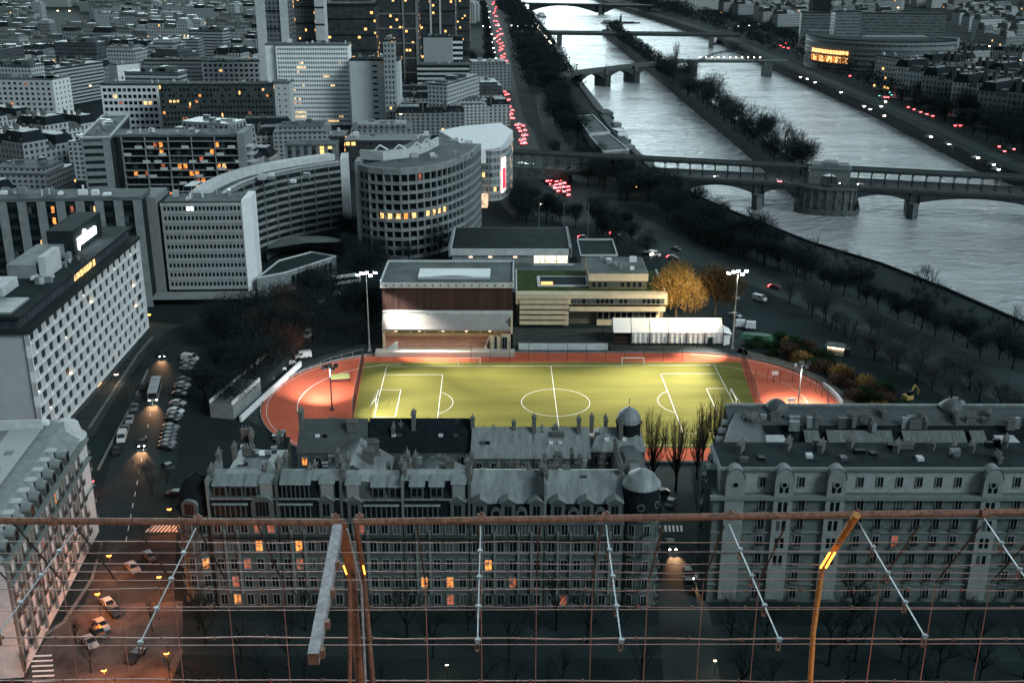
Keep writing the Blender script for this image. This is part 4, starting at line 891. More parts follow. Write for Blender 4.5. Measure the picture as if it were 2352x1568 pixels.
for (x0, y0, x1, y1) in ((-.4, .3, 0, 22.4), (GW, .3, GW + .4, 22.4), (-.4, 22, GW + .4, 22.4)): MB().box(x0, y0, 21.2, x1, y1, 21.9).build("parapet", conc, gs)
MB().box(0, .4, 11.4, GW, 1.0, 12.4).build("gutter_beam", conc, gs)
cav = mat("pale canopy membrane", (0.27, 0.26, 0.26), .7, .12, .3)
g = MB(); n = 8
for i in range(n):
    t0, t1 = i / n, (i + 1) / n
    p0 = (.6 - 3.4 * t0, 11.6 - 3.7 * t0 ** 1.25); p1 = (.6 - 3.4 * t1, 11.6 - 3.7 * t1 ** 1.25)
    g.face([(0, p1[0], p1[1]), (GW - .6, p1[0], p1[1]), (GW - .6, p0[0], p0[1]), (0, p0[0], p0[1])]); g.face([(0, p0[0], p0[1] - .25), (GW - .6, p0[0], p0[1] - .25), (GW - .6, p1[0], p1[1] - .25), (0, p1[0], p1[1] - .25)])
g.box(0, -3.0, 7.3, GW - .6, -2.75, 7.9); g.build("canopy", cav, gs)
for i in range(7): MB().box(i * 5.4 + 2.5, -2.9, 6.6, i * 5.4 + 2.62, -2.7, 7.2).box(i * 5.4 + 2.5, .1, 10.9, i * 5.4 + 2.6, .5, 11.8).build("canopy_rib", conc_d, gs)
MB().box(0, 3, 0, GW, 22, 12.2).build("back_wall", cream, gs)
MB().box(0, -2.2, 0, .5, 3, 9.5).box(GW - .6, -2.6, 0, GW, 3, 11).build("side_wall", cream, gs)
g = MB(); [g.box(.5, -1.2 + k * .75, 0, GW - 7.5, -.45 + k * .75, 1.3 + k * .42) for k in range(6)]; g.build("seating_tier", mat("red seating", (.42, .25, .19), .8, .15, .8), gs)
MB().box(.5, -2.2, 0, GW - 7.5, -1.95, 1.6).box(.5, -1.95, 1.2, GW - 7.5, -1.2, 1.35).build("front_wall", cream, gs)
g = MB(); [g.box(4 + i * 4.2, 2.9, 4.6, 7.8 + i * 4.2, 3.0, 5.8) for i in range(7)]; g.build("back_panel", mat("green back panels", (.10, .13, .02), .8, .3, 1), gs)
for i in range(3): MB().box(GW - 6.8 + i * 2.1, -2.4, 0, GW - 5.6 + i * 2.1, -2.0, 5.5).build("pier", cream, gs)
windows(gs, [(GW - 2.4, -2.62, 1.2, 0), (GW - 4.6, -2.2, 1.2, 0)], 1.3, 4.0, "case")
MB().box(GW - 3.4, -2.6, 0, GW, -1.2, 6.2).build("end_bay", cream, gs)
MB().box(-2, -5.5, 0, GW + .6, -2.4, 1.5).build("terrace", mat("pale terrace", (.46, .43, .38), .85, .12, .4), gs)
g = MB(); [g.box(1 + k * .5, -3.6, 1.5, 1.5 + k * .5, -2.3, 1.8 + k * .34) for k in range(7)]; g.build("stair", conc, gs)
MB().tube((30.2, -2.6, 1.5), (31.8, -2.5, 5.2), .1).tube((30.2, -2.6, 1.5), (30.9, -2.6, 2.2), .3).build("railing", white, gs)
for i in range(5):
    ld = bpy.data.lights.new("stand_light", 'POINT'); ld.energy = 150; ld.color = (1.0, .68, .48); ld.shadow_soft_size = .3; lo = bpy.data.objects.new("stand_light", ld); C.objects.link(lo); lo.parent = gs; lo.location = (4 + i * 7, -1.6, 6.6)
    MB().box(3.6 + i * 7, -1.75, 6.75, 4.4 + i * 7, -1.45, 6.9).build("stand_lamp", emit("warm stand lamp", (1, .7, .45), 5), gs)
# dark roofed hall behind
ha = thing("sports_hall", "dark flat roofed hall with white eaves band and a bright glazed corner", "sports hall", (-21.6, 383, 0), 0)
MB().box(0, 0, 0, 42, 30, 9.6).build("wall", mat("hall wall", (.22, .24, .25), .85, .15, .4), ha)
MB().box(-.5, -.6, 9.6, 42.6, 30.6, 12.0).build("eaves_band", conc, ha); MB().box(0, 0, 12, 42, 30, 12.1).build("roof", roofd, ha)
MB().box(42, -.6, 9, 43, 30.6, 12.6).box(-1.2, -.6, 9, -.5, 30.6, 12.6).build("side_parapet", conc_d, ha)
lw = emit("bright hall interior", (1.0, .88, .58), 1.5, vary=.45)
for i in range(3): w_ = MB().box(29.5 + i * 4.1, -.1, 3.2, 33.3 + i * 4.1, .12, 9.4).build("lit_window", lw, ha); MB().box(29.5 + i * 4.1, -.16, 7.3, 33.3 + i * 4.1, -.1, 7.5).box(31.3 + i * 4.1, -.16, 3.2, 31.45 + i * 4.1, -.1, 9.4).build("glazing_bar", metal_d, w_)
MB().box(2, -14, 0, 46, -.7, 6.2).build("lower_wing", conc_d, ha); MB().box(1.6, -14.4, 6.2, 46.4, -.7, 6.9).build("lower_roof", roofg, ha)
MB().box(29, -4, 6.9, 43.5, -3.7, 7.5).build("kerb", conc, ha)
for x in (6, 13, 22): MB().box(x, -.2, 8.6, x + 1.4, 0, 9.2).build("wall_lamp", emit("soft wall lamp", (1, .7, .5), 1.2), ha)
MB().box(2, -6, 6.9, 3.6, -4.5, 9).box(10, -5, 6.9, 12, -4, 8.2).build("roof_plant", metal_l, ha)
an_ = thing("dark_pavilion", "small dark flat roofed pavilion with pale parapet right of the sports hall", "building", (25, 386, 0), 0)
MB().box(0, 0, 0, 13, 22, 8).build("wall", conc_d, an_); MB().box(-.3, -.3, 8, 13.3, 22.3, 8.4).build("roof", roofd, an_); parapet(an_, [(-.3, -.3), (13.3, -.3), (13.3, 22.3), (-.3, 22.3)], 8.4, .7)
# school
sch = thing("school_building", "stepped flat roofed school lit yellow, with ribbon windows and sunken roof court", "school", (1.2, 332.5, 0), 0)
sand = mat("sandy concrete", (0.52, 0.45, 0.33), .9, .18, .35)
MB().box(0, 0, 7.6, 48, 3.4, 11.0, 0).build("upper_band", sand, sch)
MB().box(.3, 3.4, 0, 47.4, 26, 10.6).build("wall", mat("school wall", (.12, .12, .10), .9, .2, .4), sch)
MB().box(.2, 3.4, 10.6, 47.6, 26.3, 11.0).build("roof_garden", mat("mossy roof", (.035, .055, .018), .95, .4, .5), sch)
MB().box(17.5, -.05, 8.0, 47, .0, 9.4).build("window_band", glass, sch)
windows(sch, [(18.6 + i * 1.47, -.06, 7.9, 0) for i in range(20)], 1.1, 1.6, "frame", seed=4, alt=.25)
MB().box(17, -.9, 5.6, 47.4, .0, 6.9).build("balcony_band", sand, sch)
MB().box(0, -.5, 9.6, 17.2, .0, 11.2).build("beam", sand, sch)
for k in range(5): MB().prism([(1.2, -.6), (16.8, -.6 - .2 * (k % 2)), (16.8, 1.2), (1.2, 1.2)], 1.0 + k * 1.75, 2.1 + k * 1.75).build("louvre", sand, sch)
MB().box(1.2, 1.2, 0, 16.9, 3.2, 9.4).build("stair_core", conc_d, sch)
windows(sch, [(27 + i * 1.9, 1.8, 2.2, 0) for i in range(10)], 1.4, 2.2, "frame", seed=5, alt=.5); MB().box(26, 1.9, 0, 46, 3.4, 5.6).build("lower_wall", sand, sch)
MB().box(7, 8, 10.95, 24, 19, 11.3, 0).build("court_frame", conc, sch); MB().box(8, 9, 11.3, 23, 18, 11.35).build("court_floor", roofd, sch)
MB().box(8.2, 9.1, 11.35, 12, 9.6, 12.2).build("court_lamp", emit("orange court lamp", (1, .45, .12), 1.5), sch)
MB().box(23.5, 5.4, 11, 42, 24, 15.4, 0).build("upper_storey", mat("upper wall", (.10, .10, .07), .9, .2, .5), sch)
MB().box(23.2, 5.1, 13.8, 42.3, 24.3, 16.2).build("upper_fascia", sand, sch); MB().box(23.4, 5.3, 16.2, 42.1, 24.1, 16.4).build("upper_roof", roofg, sch)
windows(sch, [(25 + i * 1.85, 5.35, 11.7, 0) for i in range(9)], 1.1, 1.7, "frame", seed=6, alt=.35)
for (x0, y0, x1, y1) in ((0, 3.4, .4, 26), (47.2, 3.4, 47.7, 26)): MB().box(x0, y0, 11, x1, y1, 11.6).build("parapet", conc, sch)
clutter(sch, 25, 8, 40, 22, 16.4, 6, 8)
# marquee
tent_m = mat("white marquee canvas", (.80, .79, .77), .6, .05, .5, bump=.15)
mq = thing("marquee", "long white gabled marquee lit by floodlights, with canvas side curtains", "marquee", (30.8, 315.2, 0), 0)
TWd, n = 33.5, 6; bw = TWd / n; g = MB()
g.face([(0, 0, 4.3), (TWd, 0, 4.3), (TWd, 4.6, 7.5), (0, 4.6, 7.5)]); g.face([(TWd, 9.2, 4.3), (0, 9.2, 4.3), (0, 4.6, 7.5), (TWd, 4.6, 7.5)]); g.face([(TWd, 0, 4.3), (TWd, 9.2, 4.3), (TWd, 4.6, 7.5)]); g.face([(0, 9.2, 4.3), (0, 0, 4.3), (0, 4.6, 7.5)])
g.face([(TWd, 0, 4.3), (TWd + 3, 1.5, 3.2), (TWd + 3, 7.5, 3.2), (TWd, 9.2, 4.3)]); g.build("roof", tent_m, mq)
for i in range(n + 1): MB().tube((i * bw, -.05, 0), (i * bw, -.05, 4.4), .09).tube((i * bw, -.05, 4.35), (i * bw, 4.6, 7.56), .05).build("frame_leg", metal_d, mq)
for i in range(n):
    if i == 0: continue
    g = MB(); k = 7
    for j in range(k):
        x0, x1 = i * bw + .15 + (bw - .3) * j / k, i * bw + .15 + (bw - .3) * (j + 1) / k; ya, yb = (.05 if j % 2 else .25), (.25 if j % 2 else .05)
        g.face([(x0, ya, .7 + .25 * (j % 2)), (x1, yb, .7 + .25 * ((j + 1) % 2)), (x1, yb, 4.3), (x0, ya, 4.3)])
    g.build("side_curtain", tent_m, mq)
MB().box(TWd - bw + 1, -.06, .9, TWd - bw + 2.4, .0, 2.8).build("doorway", roofd, mq)
MB().prism([(TWd, 0), (TWd + 2.4, 1.2), (TWd + 2.4, 8), (TWd, 9.2)], 0.2, 3.0).build("end_curtain", tent_m, mq)
MB().box(.2, 1.2, 0, bw, 3.5, 2.6).build("dark_opening", redclad, mq)
# kiosk stand on the right path, excavator, shed, steps
p = at(1918, 812); t = thing("food_stall", "small brightly lit market stall with dark canopy beside the right path", "stall", (p[0], p[1], 0), R(-25))
MB().box(-2.6, -1.2, 0, 2.6, 1.5, 1.1).build("counter", cream, t); MB().box(-2.5, .9, 1.1, 2.5, 1.5, 2.6).build("lit_back", emit("stall lamps", (1, .75, .5), 2.4, vary=.7), t)
MB().prism([(-3, -2), (3, -2), (3, 1.8), (-3, 1.8)], 2.7, 3.2, inset=.6).build("awning", roofg, t); MB().box(2.6, -1.2, 0, 4.2, 1.4, 2.2).build("side_panel", redclad, t)
p = at(2078, 915); t = thing("excavator", "small yellow excavator with folded arm behind the right roof ridge", "excavator", (p[0], p[1] - 2, 0), R(30))
yl = mat("yellow machine paint", (.42, .30, .10), .5, .2)
MB().box(-1.6, -1.1, 0, 1.6, -.5, .8).box(-1.6, .5, 0, 1.6, 1.1, .8).build("track", metal_d, t); MB().box(-1.3, -1, .8, 1.1, 1, 2.0).build("body", yl, t); MB().box(-.4, -.9, 2.0, .9, .2, 3.1).build("cab", glass, t)
MB().tube((1, .3, 1.6), (2.6, .3, 4.2), .25).tube((2.6, .3, 4.2), (4.4, .3, 2.4), .2).tube((4.4, .3, 2.4), (4.2, .3, 1.0), .35, .2).build("arm", yl, t)
for k, (u, v, lb) in enumerate(((1700, 752, "white covered trailer on the verge right of the floodlight mast"), (1724, 756, "second white covered trailer, parked right of the other one"))):
    p = at(u, v); t = thing("trailer", lb, "trailer", (p[0], p[1], 0), R(-12)); MB().prism([(-1.6, -1.1), (1.6, -1.1), (1.6, 1.1), (-1.6, 1.1)], .6, 2.6, inset=.15).build("body", white, t)
    for sx in (-.6, .6): MB().tube((sx, -1.15, .4), (sx, 1.15, .4), .38, n=10).build("wheel", metal_d, t)
p = at(1740, 776); t = thing("tarpaulin_heap", "green tarpaulin draped over low materials beside the right path", "tarpaulin", (p[0], p[1], 0), R(-15))
MB().prism([(-6, -2), (4, -2.6), (6, 1), (1, 2.6), (-5, 2)], 0, 1.3, inset=1.0).build("cover", mat("green tarpaulin", (.03, .10, .06), .5, .4, .8, bump=.3), t)
shd = thing("long_shed", "long low shed with white capped walls beside the left street", "shed", (*a2(484, 958, 0), 0), R(78))
MB().box(0, -6.5, 0, 17, 0, 4).build("wall", conc_d, shd); MB().box(.4, -6.1, 4, 17, -.4, 4.15).build("roof", roofg, shd); MB().box(0, -.4, 4, 40, 0, 4.9).box(0, -6.5, 4, 17, -6.1, 4.9).build("coping", white, shd); MB().box(17, -5.6, 0, 40, -.4, 3).build("rear_wing", roofd, shd)
MB().box(-1, -9.2, 0, 39, -8.6, 1.6).build("ramp_wall", white, shd)
t = thing("terrace_steps", "wide shallow concrete steps between the grandstand and the marquee", "steps", (2, 311.5, 0), 0)
for k in range(4): MB().box(0, k * .7, 0, 27, k * .7 + .7, .3 + k * .3).build("step", conc, t)
sheet("sports_yard", [(0, 314.5), (30, 314.5), (30, 331), (0, 331)], pave, .06); sheet("marquee_yard", [(30, 303), (70, 304), (73, 330), (30, 331)], pave, .06)
sheet("left_path", [a2(*p) for p in [(560, 960), (600, 900), (700, 830), (835, 790), (885, 790), (880, 806), (830, 808), (740, 835), (650, 880), (612, 940), (612, 985)]], pave, .06)
sheet("right_path", [a2(*p) for p in [(1700, 800), (1810, 830), (1900, 872), (1990, 945), (1950, 960), (1880, 885), (1800, 845), (1690, 808)]], mat("gravel path", (.10, .095, .08), .95, .3, .4), .06)
# ================================================================= round broadcasting house on the right bank
ra = thing("round_broadcasting_house", "long curved building with banded facade and two glowing orange storeys", "office building", (357, 1093, 0), 0)
rf = facade("ring facade", (.14, .165, .17), (.03, .038, .04), bay=3, floor=3.3, fw=1.0, fh=.42, lit=0.0)
MB().lathe((0, 0, 0), [(73, 0), (73, 28), (71, 29), (60, 29), (54, 29), (54, 0)], 44, 0, R(150), R(312)).build("outer_wall", rf, ra); MB().lathe((0, 0, 36), [(72.5, -8), (72.5, -6.6), (53.5, -6), (53.5, -8)], 44, 0, R(150), R(312)).build("roof", roofd, ra)
for a_ in (150, 312): MB().obox((63.5 * math.cos(R(a_)), 63.5 * math.sin(R(a_))), R(a_), 21, 5, 0, 31).build('stair_tower', conc_d, ra)
for k in range(6): MB().lathe((0, 0, 0), [(73.0, 3 + k * 4.6), (73.9, 3 + k * 4.6), (73.9, 4.6 + k * 4.6), (73, 4.6 + k * 4.6)], 44, 0, R(150), R(312)).build("storey_band", conc_d, ra)
for k in range(14):
    a_ = R(193 + k * 2.6)
    for z, m_ in ((13, lit_o), (18.5, emit("broadcasting lobby orange", (1, .45, .15), 1.6, vary=.5))):
        MB().obox((74.2 * math.cos(a_), 74.2 * math.sin(a_)), a_ + math.pi / 2, 2.5, .6, z - 2 * (z < 15) - 3, z + .4).build("lit_window", MATS["broadcasting lobby orange"] if z < 15 and "broadcasting lobby orange" in MATS and k % 3 else m_, ra)
MB().box(-30, -20, 0, 40, -4, 22).build("studio_block", rf, ra); MB().box(-10, 20, 0, 50, 40, 26).build("central_tower", facade("archive tower", (.10, .12, .12), bay=4, floor=4, fw=.3, fh=.3, lit=0), ra)
for k, (u0, u1, v0, v1, H, dep, lb) in enumerate(((1842, 2175, 30, 34, 38, 20, "long white banded block behind the ring building"), (2012, 2090, 128, 140, 26, 18, "pale block with rows of dark openings below the ring building"), (1920, 1980, 28, 28, 44, 16, "grey banded slab left of the dark tower on the right bank"))):
    slab(lb, u0, u1, v0, H, dep, rf if k != 1 else facade("dark openings", (.26, .29, .29), bay=4.4, floor=3.6, fw=.6, fh=.5, lit=.05), roofd, "banded_block", plant=5, seed=40 + k, vb=v1, cat="office building")
slab("dark curtain walled block at the top edge above the orange storeys", 1868, 1910, 2, 50, 16, roofd, roofd, "dark_block", plant=1, seed=44, cat="office building")
# ================================================================= foreground mansard blocks
ced = mat("shaded mansard slate", (0.010, 0.015, 0.018), .8, .35, .9)  # darker slate tone for the foreground mansards
def chimney(parent, x, y, z, h, ln=2.4, wd=.8, a=0.0, n=5):
    g = MB(); g.obox((x, y), a, ln, wd, z, z + h); g.obox((x, y), a, ln + .25, wd + .25, z + h, z + h + .2); c = g.build("chimney", brick, parent)
    g = MB()
    for i in range(n):
        t_ = -ln / 2 + ln * (i + .5) / n; g.tube((x + t_ * math.cos(a), y + t_ * math.sin(a), z + h + .2), (x + t_ * math.cos(a), y + t_ * math.sin(a), z + h + .95), .15, .11, 6)
    g.build("chimney_pot", pot, c)
def dormer_mesh(kind):
    g = MB()
    if kind == "pediment":
        g.box(-.95, -.2, 0, .95, 1.6, 2.5, 0); g.face([(-1.2, -.35, 2.5), (1.2, -.35, 2.5), (0, -.35, 3.3)], 0); g.face([(-1.2, -.35, 2.5), (0, -.35, 3.3), (0, 1.8, 3.3), (-1.2, 1.8, 2.5)], 1); g.face([(0, -.35, 3.3), (1.2, -.35, 2.5), (1.2, 1.8, 2.5), (0, 1.8, 3.3)], 1); g.box(-1.3, -.7, -.25, 1.3, .1, 0, 0); g.box(-.45, -.24, .3, -.06, -.2, 2.1, 2); g.box(.06, -.24, .3, .45, -.2, 2.1, 2)
    elif kind == "round":
        g.box(-1.5, -.3, 0, 1.5, 1.8, 2.0, 0)
        for i in range(8):
            t0, t1 = math.pi * i / 8, math.pi * (i + 1) / 8
            p0, p1 = (1.5 * math.cos(t0), 2 + 1.2 * math.sin(t0)), (1.5 * math.cos(t1), 2 + 1.2 * math.sin(t1))
            g.face([(p0[0], -.3, 2), (p0[0], -.3, p0[1]), (p1[0], -.3, p1[1]), (p1[0], -.3, 2)], 0); g.face([(p0[0], -.35, p0[1]), (p0[0], 2, p0[1]), (p1[0], 2, p1[1]), (p1[0], -.35, p1[1])], 1)
        for i in range(4): g.box(-.85 + i * .45, -.34, .3, -.5 + i * .45, -.3, 2.4, 2)
    elif kind == "flat":
        g.box(-.8, 0, 0, .8, 2.2, 1.7, 0); g.face([(-1.0, -.2, 1.7), (1.0, -.2, 1.7), (1.0, 2.6, 2.5), (-1.0, 2.6, 2.5)], 1); g.box(-.6, -.05, .35, -.08, 0, 1.45, 2); g.box(.08, -.05, .35, .6, 0, 1.45, 2); g.face([(-.8, 0, 1.7), (-.8, 2.2, 1.7), (-.8, 2.2, 2.4)], 0); g.face([(.8, 0, 1.7), (.8, 2.2, 2.4), (.8, 2.2, 1.7)], 0)
    elif kind == "wide":
        g.box(-2.6, 0, 0, 2.6, 2.2, 1.9, 3); g.face([(-2.8, -.3, 1.9), (2.8, -.3, 1.9), (2.8, 2.6, 2.9), (-2.8, 2.6, 2.9)], 1)
        for i in range(7): g.box(-2.5 + i * .8, -.08, .1, -2.3 + i * .8, 0, 1.8, 0)
    elif kind == "oculus":
        g.tube((0, -.25, 1.0), (0, .8, 1.0), .75, n=14, m=0); g.tube((0, -.3, 1.0), (0, -.26, 1.0), .42, n=12, m=2)
    elif kind == "blind":
        g.box(-.9, 0, 0, .9, 2.2, 2.0, 0); g.face([(-1.0, -.2, 2.0), (1.0, -.2, 2.0), (1.0, 2.4, 2.6), (-1.0, 2.4, 2.6)], 1); g.box(-.75, -.05, .1, .75, 0, 1.9, 4)
    return g.mesh("dormer", [stone, zinc, glass, glass, conc_d])
DM = {k: dormer_mesh(k) for k in ("pediment", "round", "flat", "wide", "oculus", "blind")}
def haussmann(label, x0, x1, y, dep, ze, zt, nb, low, up, seed, style="slate2", lit=(), rows=5, wall=None, group="mansard roofed houses facing the garden", name="mansard_house", loc=None, rz=0.0, chim=3, ridge=True, wstyle="case"):
    """ze: cornice height, zt: top of the roof; low / up: (kind, x) dormers of the lower and upper roof storey"""
    W = x1 - x0; t = thing(name, label, "apartment house", loc or (x0, y, 0), rz, group); r = random.Random(seed); wall = wall or stone
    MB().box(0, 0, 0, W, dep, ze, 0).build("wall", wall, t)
    MB().box(-.05, -.5, ze - .5, W + .05, 0, ze).box(0, -.7, ze, W, .1, ze + .15).build("cornice", stone_l, t)
    for k in (1, 3): MB().box(.1, -.3, ze * k / 5.0 + .6, W - .1, 0, ze * k / 5.0 + .85).build("string_course", stone_l, t)
    if style == "slate2":
        zm = ze + (zt - ze) * .56
        MB().prism([(0, .1), (W, .1), (W, dep), (0, dep)], ze, zm).build("lower_roof", ced, t)
        MB().box(0, -.1, zm, W, .2, zm + .22).build("gutter", zinc, t)
        g = MB(); g.face([(0, .3, zm), (W, .3, zm), (W, 1.6, zt), (0, 1.6, zt)], 0); g.face([(0, 1.6, zt), (W, 1.6, zt), (W, dep * .5, zt + .5), (0, dep * .5, zt + .5)], 1); g.face([(0, dep * .5, zt + .5), (W, dep * .5, zt + .5), (W, dep, zt - 3.5), (0, dep, zt - 3.5)], 1)
        for xx, f in ((0, 0), (W, 1)):
            q = [(xx, .3, zm), (xx, 1.6, zt), (xx, dep * .5, zt + .5), (xx, dep, zt - 3.5), (xx, dep, zm)]; g.face(q if not f else q[::-1], 2)
        g.build("upper_roof", [ced if seed % 3 else zinc_d, zinc, stone], t)
        zu = zm + .35
    elif style == "light":
        zm = ze + (zt - ze) * .45
        g = MB(); g.face([(0, .1, ze), (W, .1, ze), (W, .9, zm), (0, .9, zm)], 0); g.face([(0, .9, zm), (W, .9, zm), (W, 6.0, zt + .6), (0, 6.0, zt + .6)], 1); g.face([(0, 6.0, zt + .6), (W, 6.0, zt + .6), (W, dep, zt - 1.5), (0, dep, zt - 1.5)], 1)
        for xx, f in ((0, 0), (W, 1)):
            q = [(xx, .1, ze), (xx, .9, zm), (xx, 6.0, zt + .6), (xx, dep, zt - 1.5), (xx, dep, ze)]; g.face(q if not f else q[::-1], 2)
        g.build("roof", [ced, zinc, stone], t); zu = zm + 1.2
        for i in range(3): MB().box(W * (i + .5) / 3 - .5, 3.0, zm + .9, W * (i + .5) / 3 + .5, 4.6, zm + 1.75).build("skylight", r.choice([white, glass2, conc]), t)
    for kd, fx in low: link("dormer", DM[kd], t, (W * fx, -.05, ze + .25), 0, (1.15 if kd == "wide" else 1.35, 1, 1.35))
    for kd, fx in up: link("dormer", DM[kd], t, (W * fx, .35, zu - .25), 0, (1.0 if kd == "wide" else 1.45, 1, 1.45))
    g = MB(); g.box(-.22, -.1, ze - 1, .22, dep, zt + .9); g.build("party_wall", stone_l if seed % 2 else stone, t)
    for i in range(chim): chimney(t, .2 if i % 2 == 0 else W - .4, 3 + i * dep / max(chim, 1) * .8, zt + .4, r.uniform(1.0, 1.9), r.uniform(1.6, 2.6), .7, R(90), 4)
    fh_ = ze / rows; sp = []
    for k in range(rows - 1, -1, -1):
        for i in range(nb): sp.append((W * (i + .5) / nb, -.02, k * fh_ + .9, 0))
    windows(t, sp, 1.15, fh_ * .56, wstyle, lit=lit, seed=seed, alt=.2)
    # bay projections
    for i in range(1, nb - 1, 3): MB().box(W * (i + .5) / nb - 1.4, -.45, fh_ * .9, W * (i + .5) / nb - .95, 0, ze - fh_ * .6).box(W * (i + .5) / nb + .95, -.45, fh_ * .9, W * (i + .5) / nb + 1.4, 0, ze - fh_ * .6).build("pilaster", stone_l, t)
    MB().box(.2, -.75, ze - fh_ - .1, W - .2, -.05, ze - fh_ + .05).box(.2, -.75, ze - fh_ + .75, W - .2, -.70, ze - fh_ + .82).build("balcony", metal_d, t)
    g = MB(); n = int(W / .28)
    for i in range(n): g.box(.25 + i * .28, -.74, ze - fh_ + .05, .29 + i * .28, -.71, ze - fh_ + .78)
    g.build("balustrade", metal_d, t); return t
Yf = 175.2
haussmann("slate roofed left end house with a wide glazed dormer and round topped dormer", -54.3, -42.2, Yf, 10.5, 18.8, 25.6, 5, [("wide", .32), ("round", .80)], [("flat", .18), ("flat", .42), ("flat", .64), ("blind", .87)], 3, lit=[(3, lit_r), (4, lit_r), (8, lit_o), (12, lit_r), (21, lit_o), (16, lit_r)])
haussmann("second house of the front row, with a white blind in its broad roof dormer", -42.0, -30.7, Yf, 10.5, 18.8, 25.6, 5, [("wide", .28), ("pediment", .78)], [("wide", .30), ("blind", .8)], 4, lit=[(6, lit_o), (11, lit_r)])
haussmann("third house of the front row, two arched dormers under a dark slate band", -30.5, -19.7, Yf, 10.5, 18.6, 25.4, 5, [("pediment", .22), ("wide", .66)], [("blind", .2), ("flat", .62), ("flat", .9)], 6, lit=[(1, lit_r)])
haussmann("fourth house of the front row, with big pale blinds in both roof storeys", -19.5, -7.8, Yf, 10.5, 18.6, 25.6, 5, [("wide", .3), ("pediment", .84)], [("flat", .22), ("flat", .52), ("blind", .86)], 7, lit=[(16, lit_o), (18, lit_o), (23, lit_r)])
haussmann("lighter zinc roofed house with pedimented dormers, left of the middle chimney wall", -7.6, 5.8, Yf, 10.5, 18.4, 25.0, 6, [("pediment", .14), ("oculus", .36), ("pediment", .52), ("oculus", .70), ("pediment", .90)], [], 8, "light", lit=[(13, lit_o), (21, lit_r)])
haussmann("lighter zinc roofed house with oval windows, next to the round corner turret", 6.0, 20.2, Yf, 10.5, 18.4, 25.0, 6, [("pediment", .16), ("oculus", .36), ("pediment", .52), ("oculus", .70), ("pediment", .88)], [], 9, "light", lit=[(25, lit_r)])
# corner turrets
tt = thing("corner_turret_house", "round corner turret with pale cone roof and dark slate drum at the side street", "turret", (23.4, 178.2, 0), 0)
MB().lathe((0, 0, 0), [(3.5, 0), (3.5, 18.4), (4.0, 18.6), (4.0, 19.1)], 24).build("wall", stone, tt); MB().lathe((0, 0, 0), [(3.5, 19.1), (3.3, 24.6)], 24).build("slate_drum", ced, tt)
MB().lathe((0, 0, 0), [(3.6, 24.4), (3.5, 24.7), (2.4, 26.2), (1.0, 27.1), (0.15, 27.4)], 24).tube((0, 0, 27.4), (0, 0, 28.2), .08).build("cone_roof", zinc, tt)
for a_ in (-95, -40, 15): link("dormer", DM["oculus"], tt, (3.35 * math.cos(R(a_)), 3.35 * math.sin(R(a_)), 20.3), R(a_ + 90))
windows(tt, [(3.5 * math.cos(R(a_)), 3.5 * math.sin(R(a_)), .9 + k * 3.65, R(a_ + 90)) for k in range(4, -1, -1) for a_ in (-120, -75, -30, 15)], 1.0, 2.1, "balcony", seed=3)
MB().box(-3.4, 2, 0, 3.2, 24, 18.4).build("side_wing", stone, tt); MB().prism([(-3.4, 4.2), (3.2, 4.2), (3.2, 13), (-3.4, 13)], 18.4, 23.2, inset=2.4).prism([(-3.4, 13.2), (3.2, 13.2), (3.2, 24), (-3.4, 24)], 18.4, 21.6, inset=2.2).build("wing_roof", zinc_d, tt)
for i in range(5): chimney(tt, -2.8, 6 + i * 3.6, 20.5, 2.4, 2, .7, R(90), 5)
windows(tt, [(3.2, 5 + i * 3.4, .9 + k * 3.65, R(90)) for k in range(4, -1, -1) for i in range(7)], 1.1, 2.0, "case", seed=3)
ct = thing("corner_rotunda", "round left corner pavilion with arched four light dormer facing the street", "turret", (-57.2, 179.0, 0), 0)
MB().lathe((0, 0, 0), [(3.6, 0), (3.6, 18.4), (4.2, 18.6), (4.2, 19.1)], 24).build("wall", stone, ct); MB().lathe((0, 0, 0), [(3.6, 19.1), (3.2, 22.6), (2.0, 25.0), (.2, 26)], 24).build("dome_roof", ced, ct)
link("dormer", DM["round"], ct, (-.6, -3.5, 19.2), R(-8))
windows(ct, [(3.6 * math.cos(R(a_)), 3.6 * math.sin(R(a_)), .9 + k * 3.65, R(a_ + 90)) for k in range(4, -1, -1) for a_ in (-150, -110, -70)], 1.1, 2.1, "balcony", seed=4, lit=[(8, lit_o)])
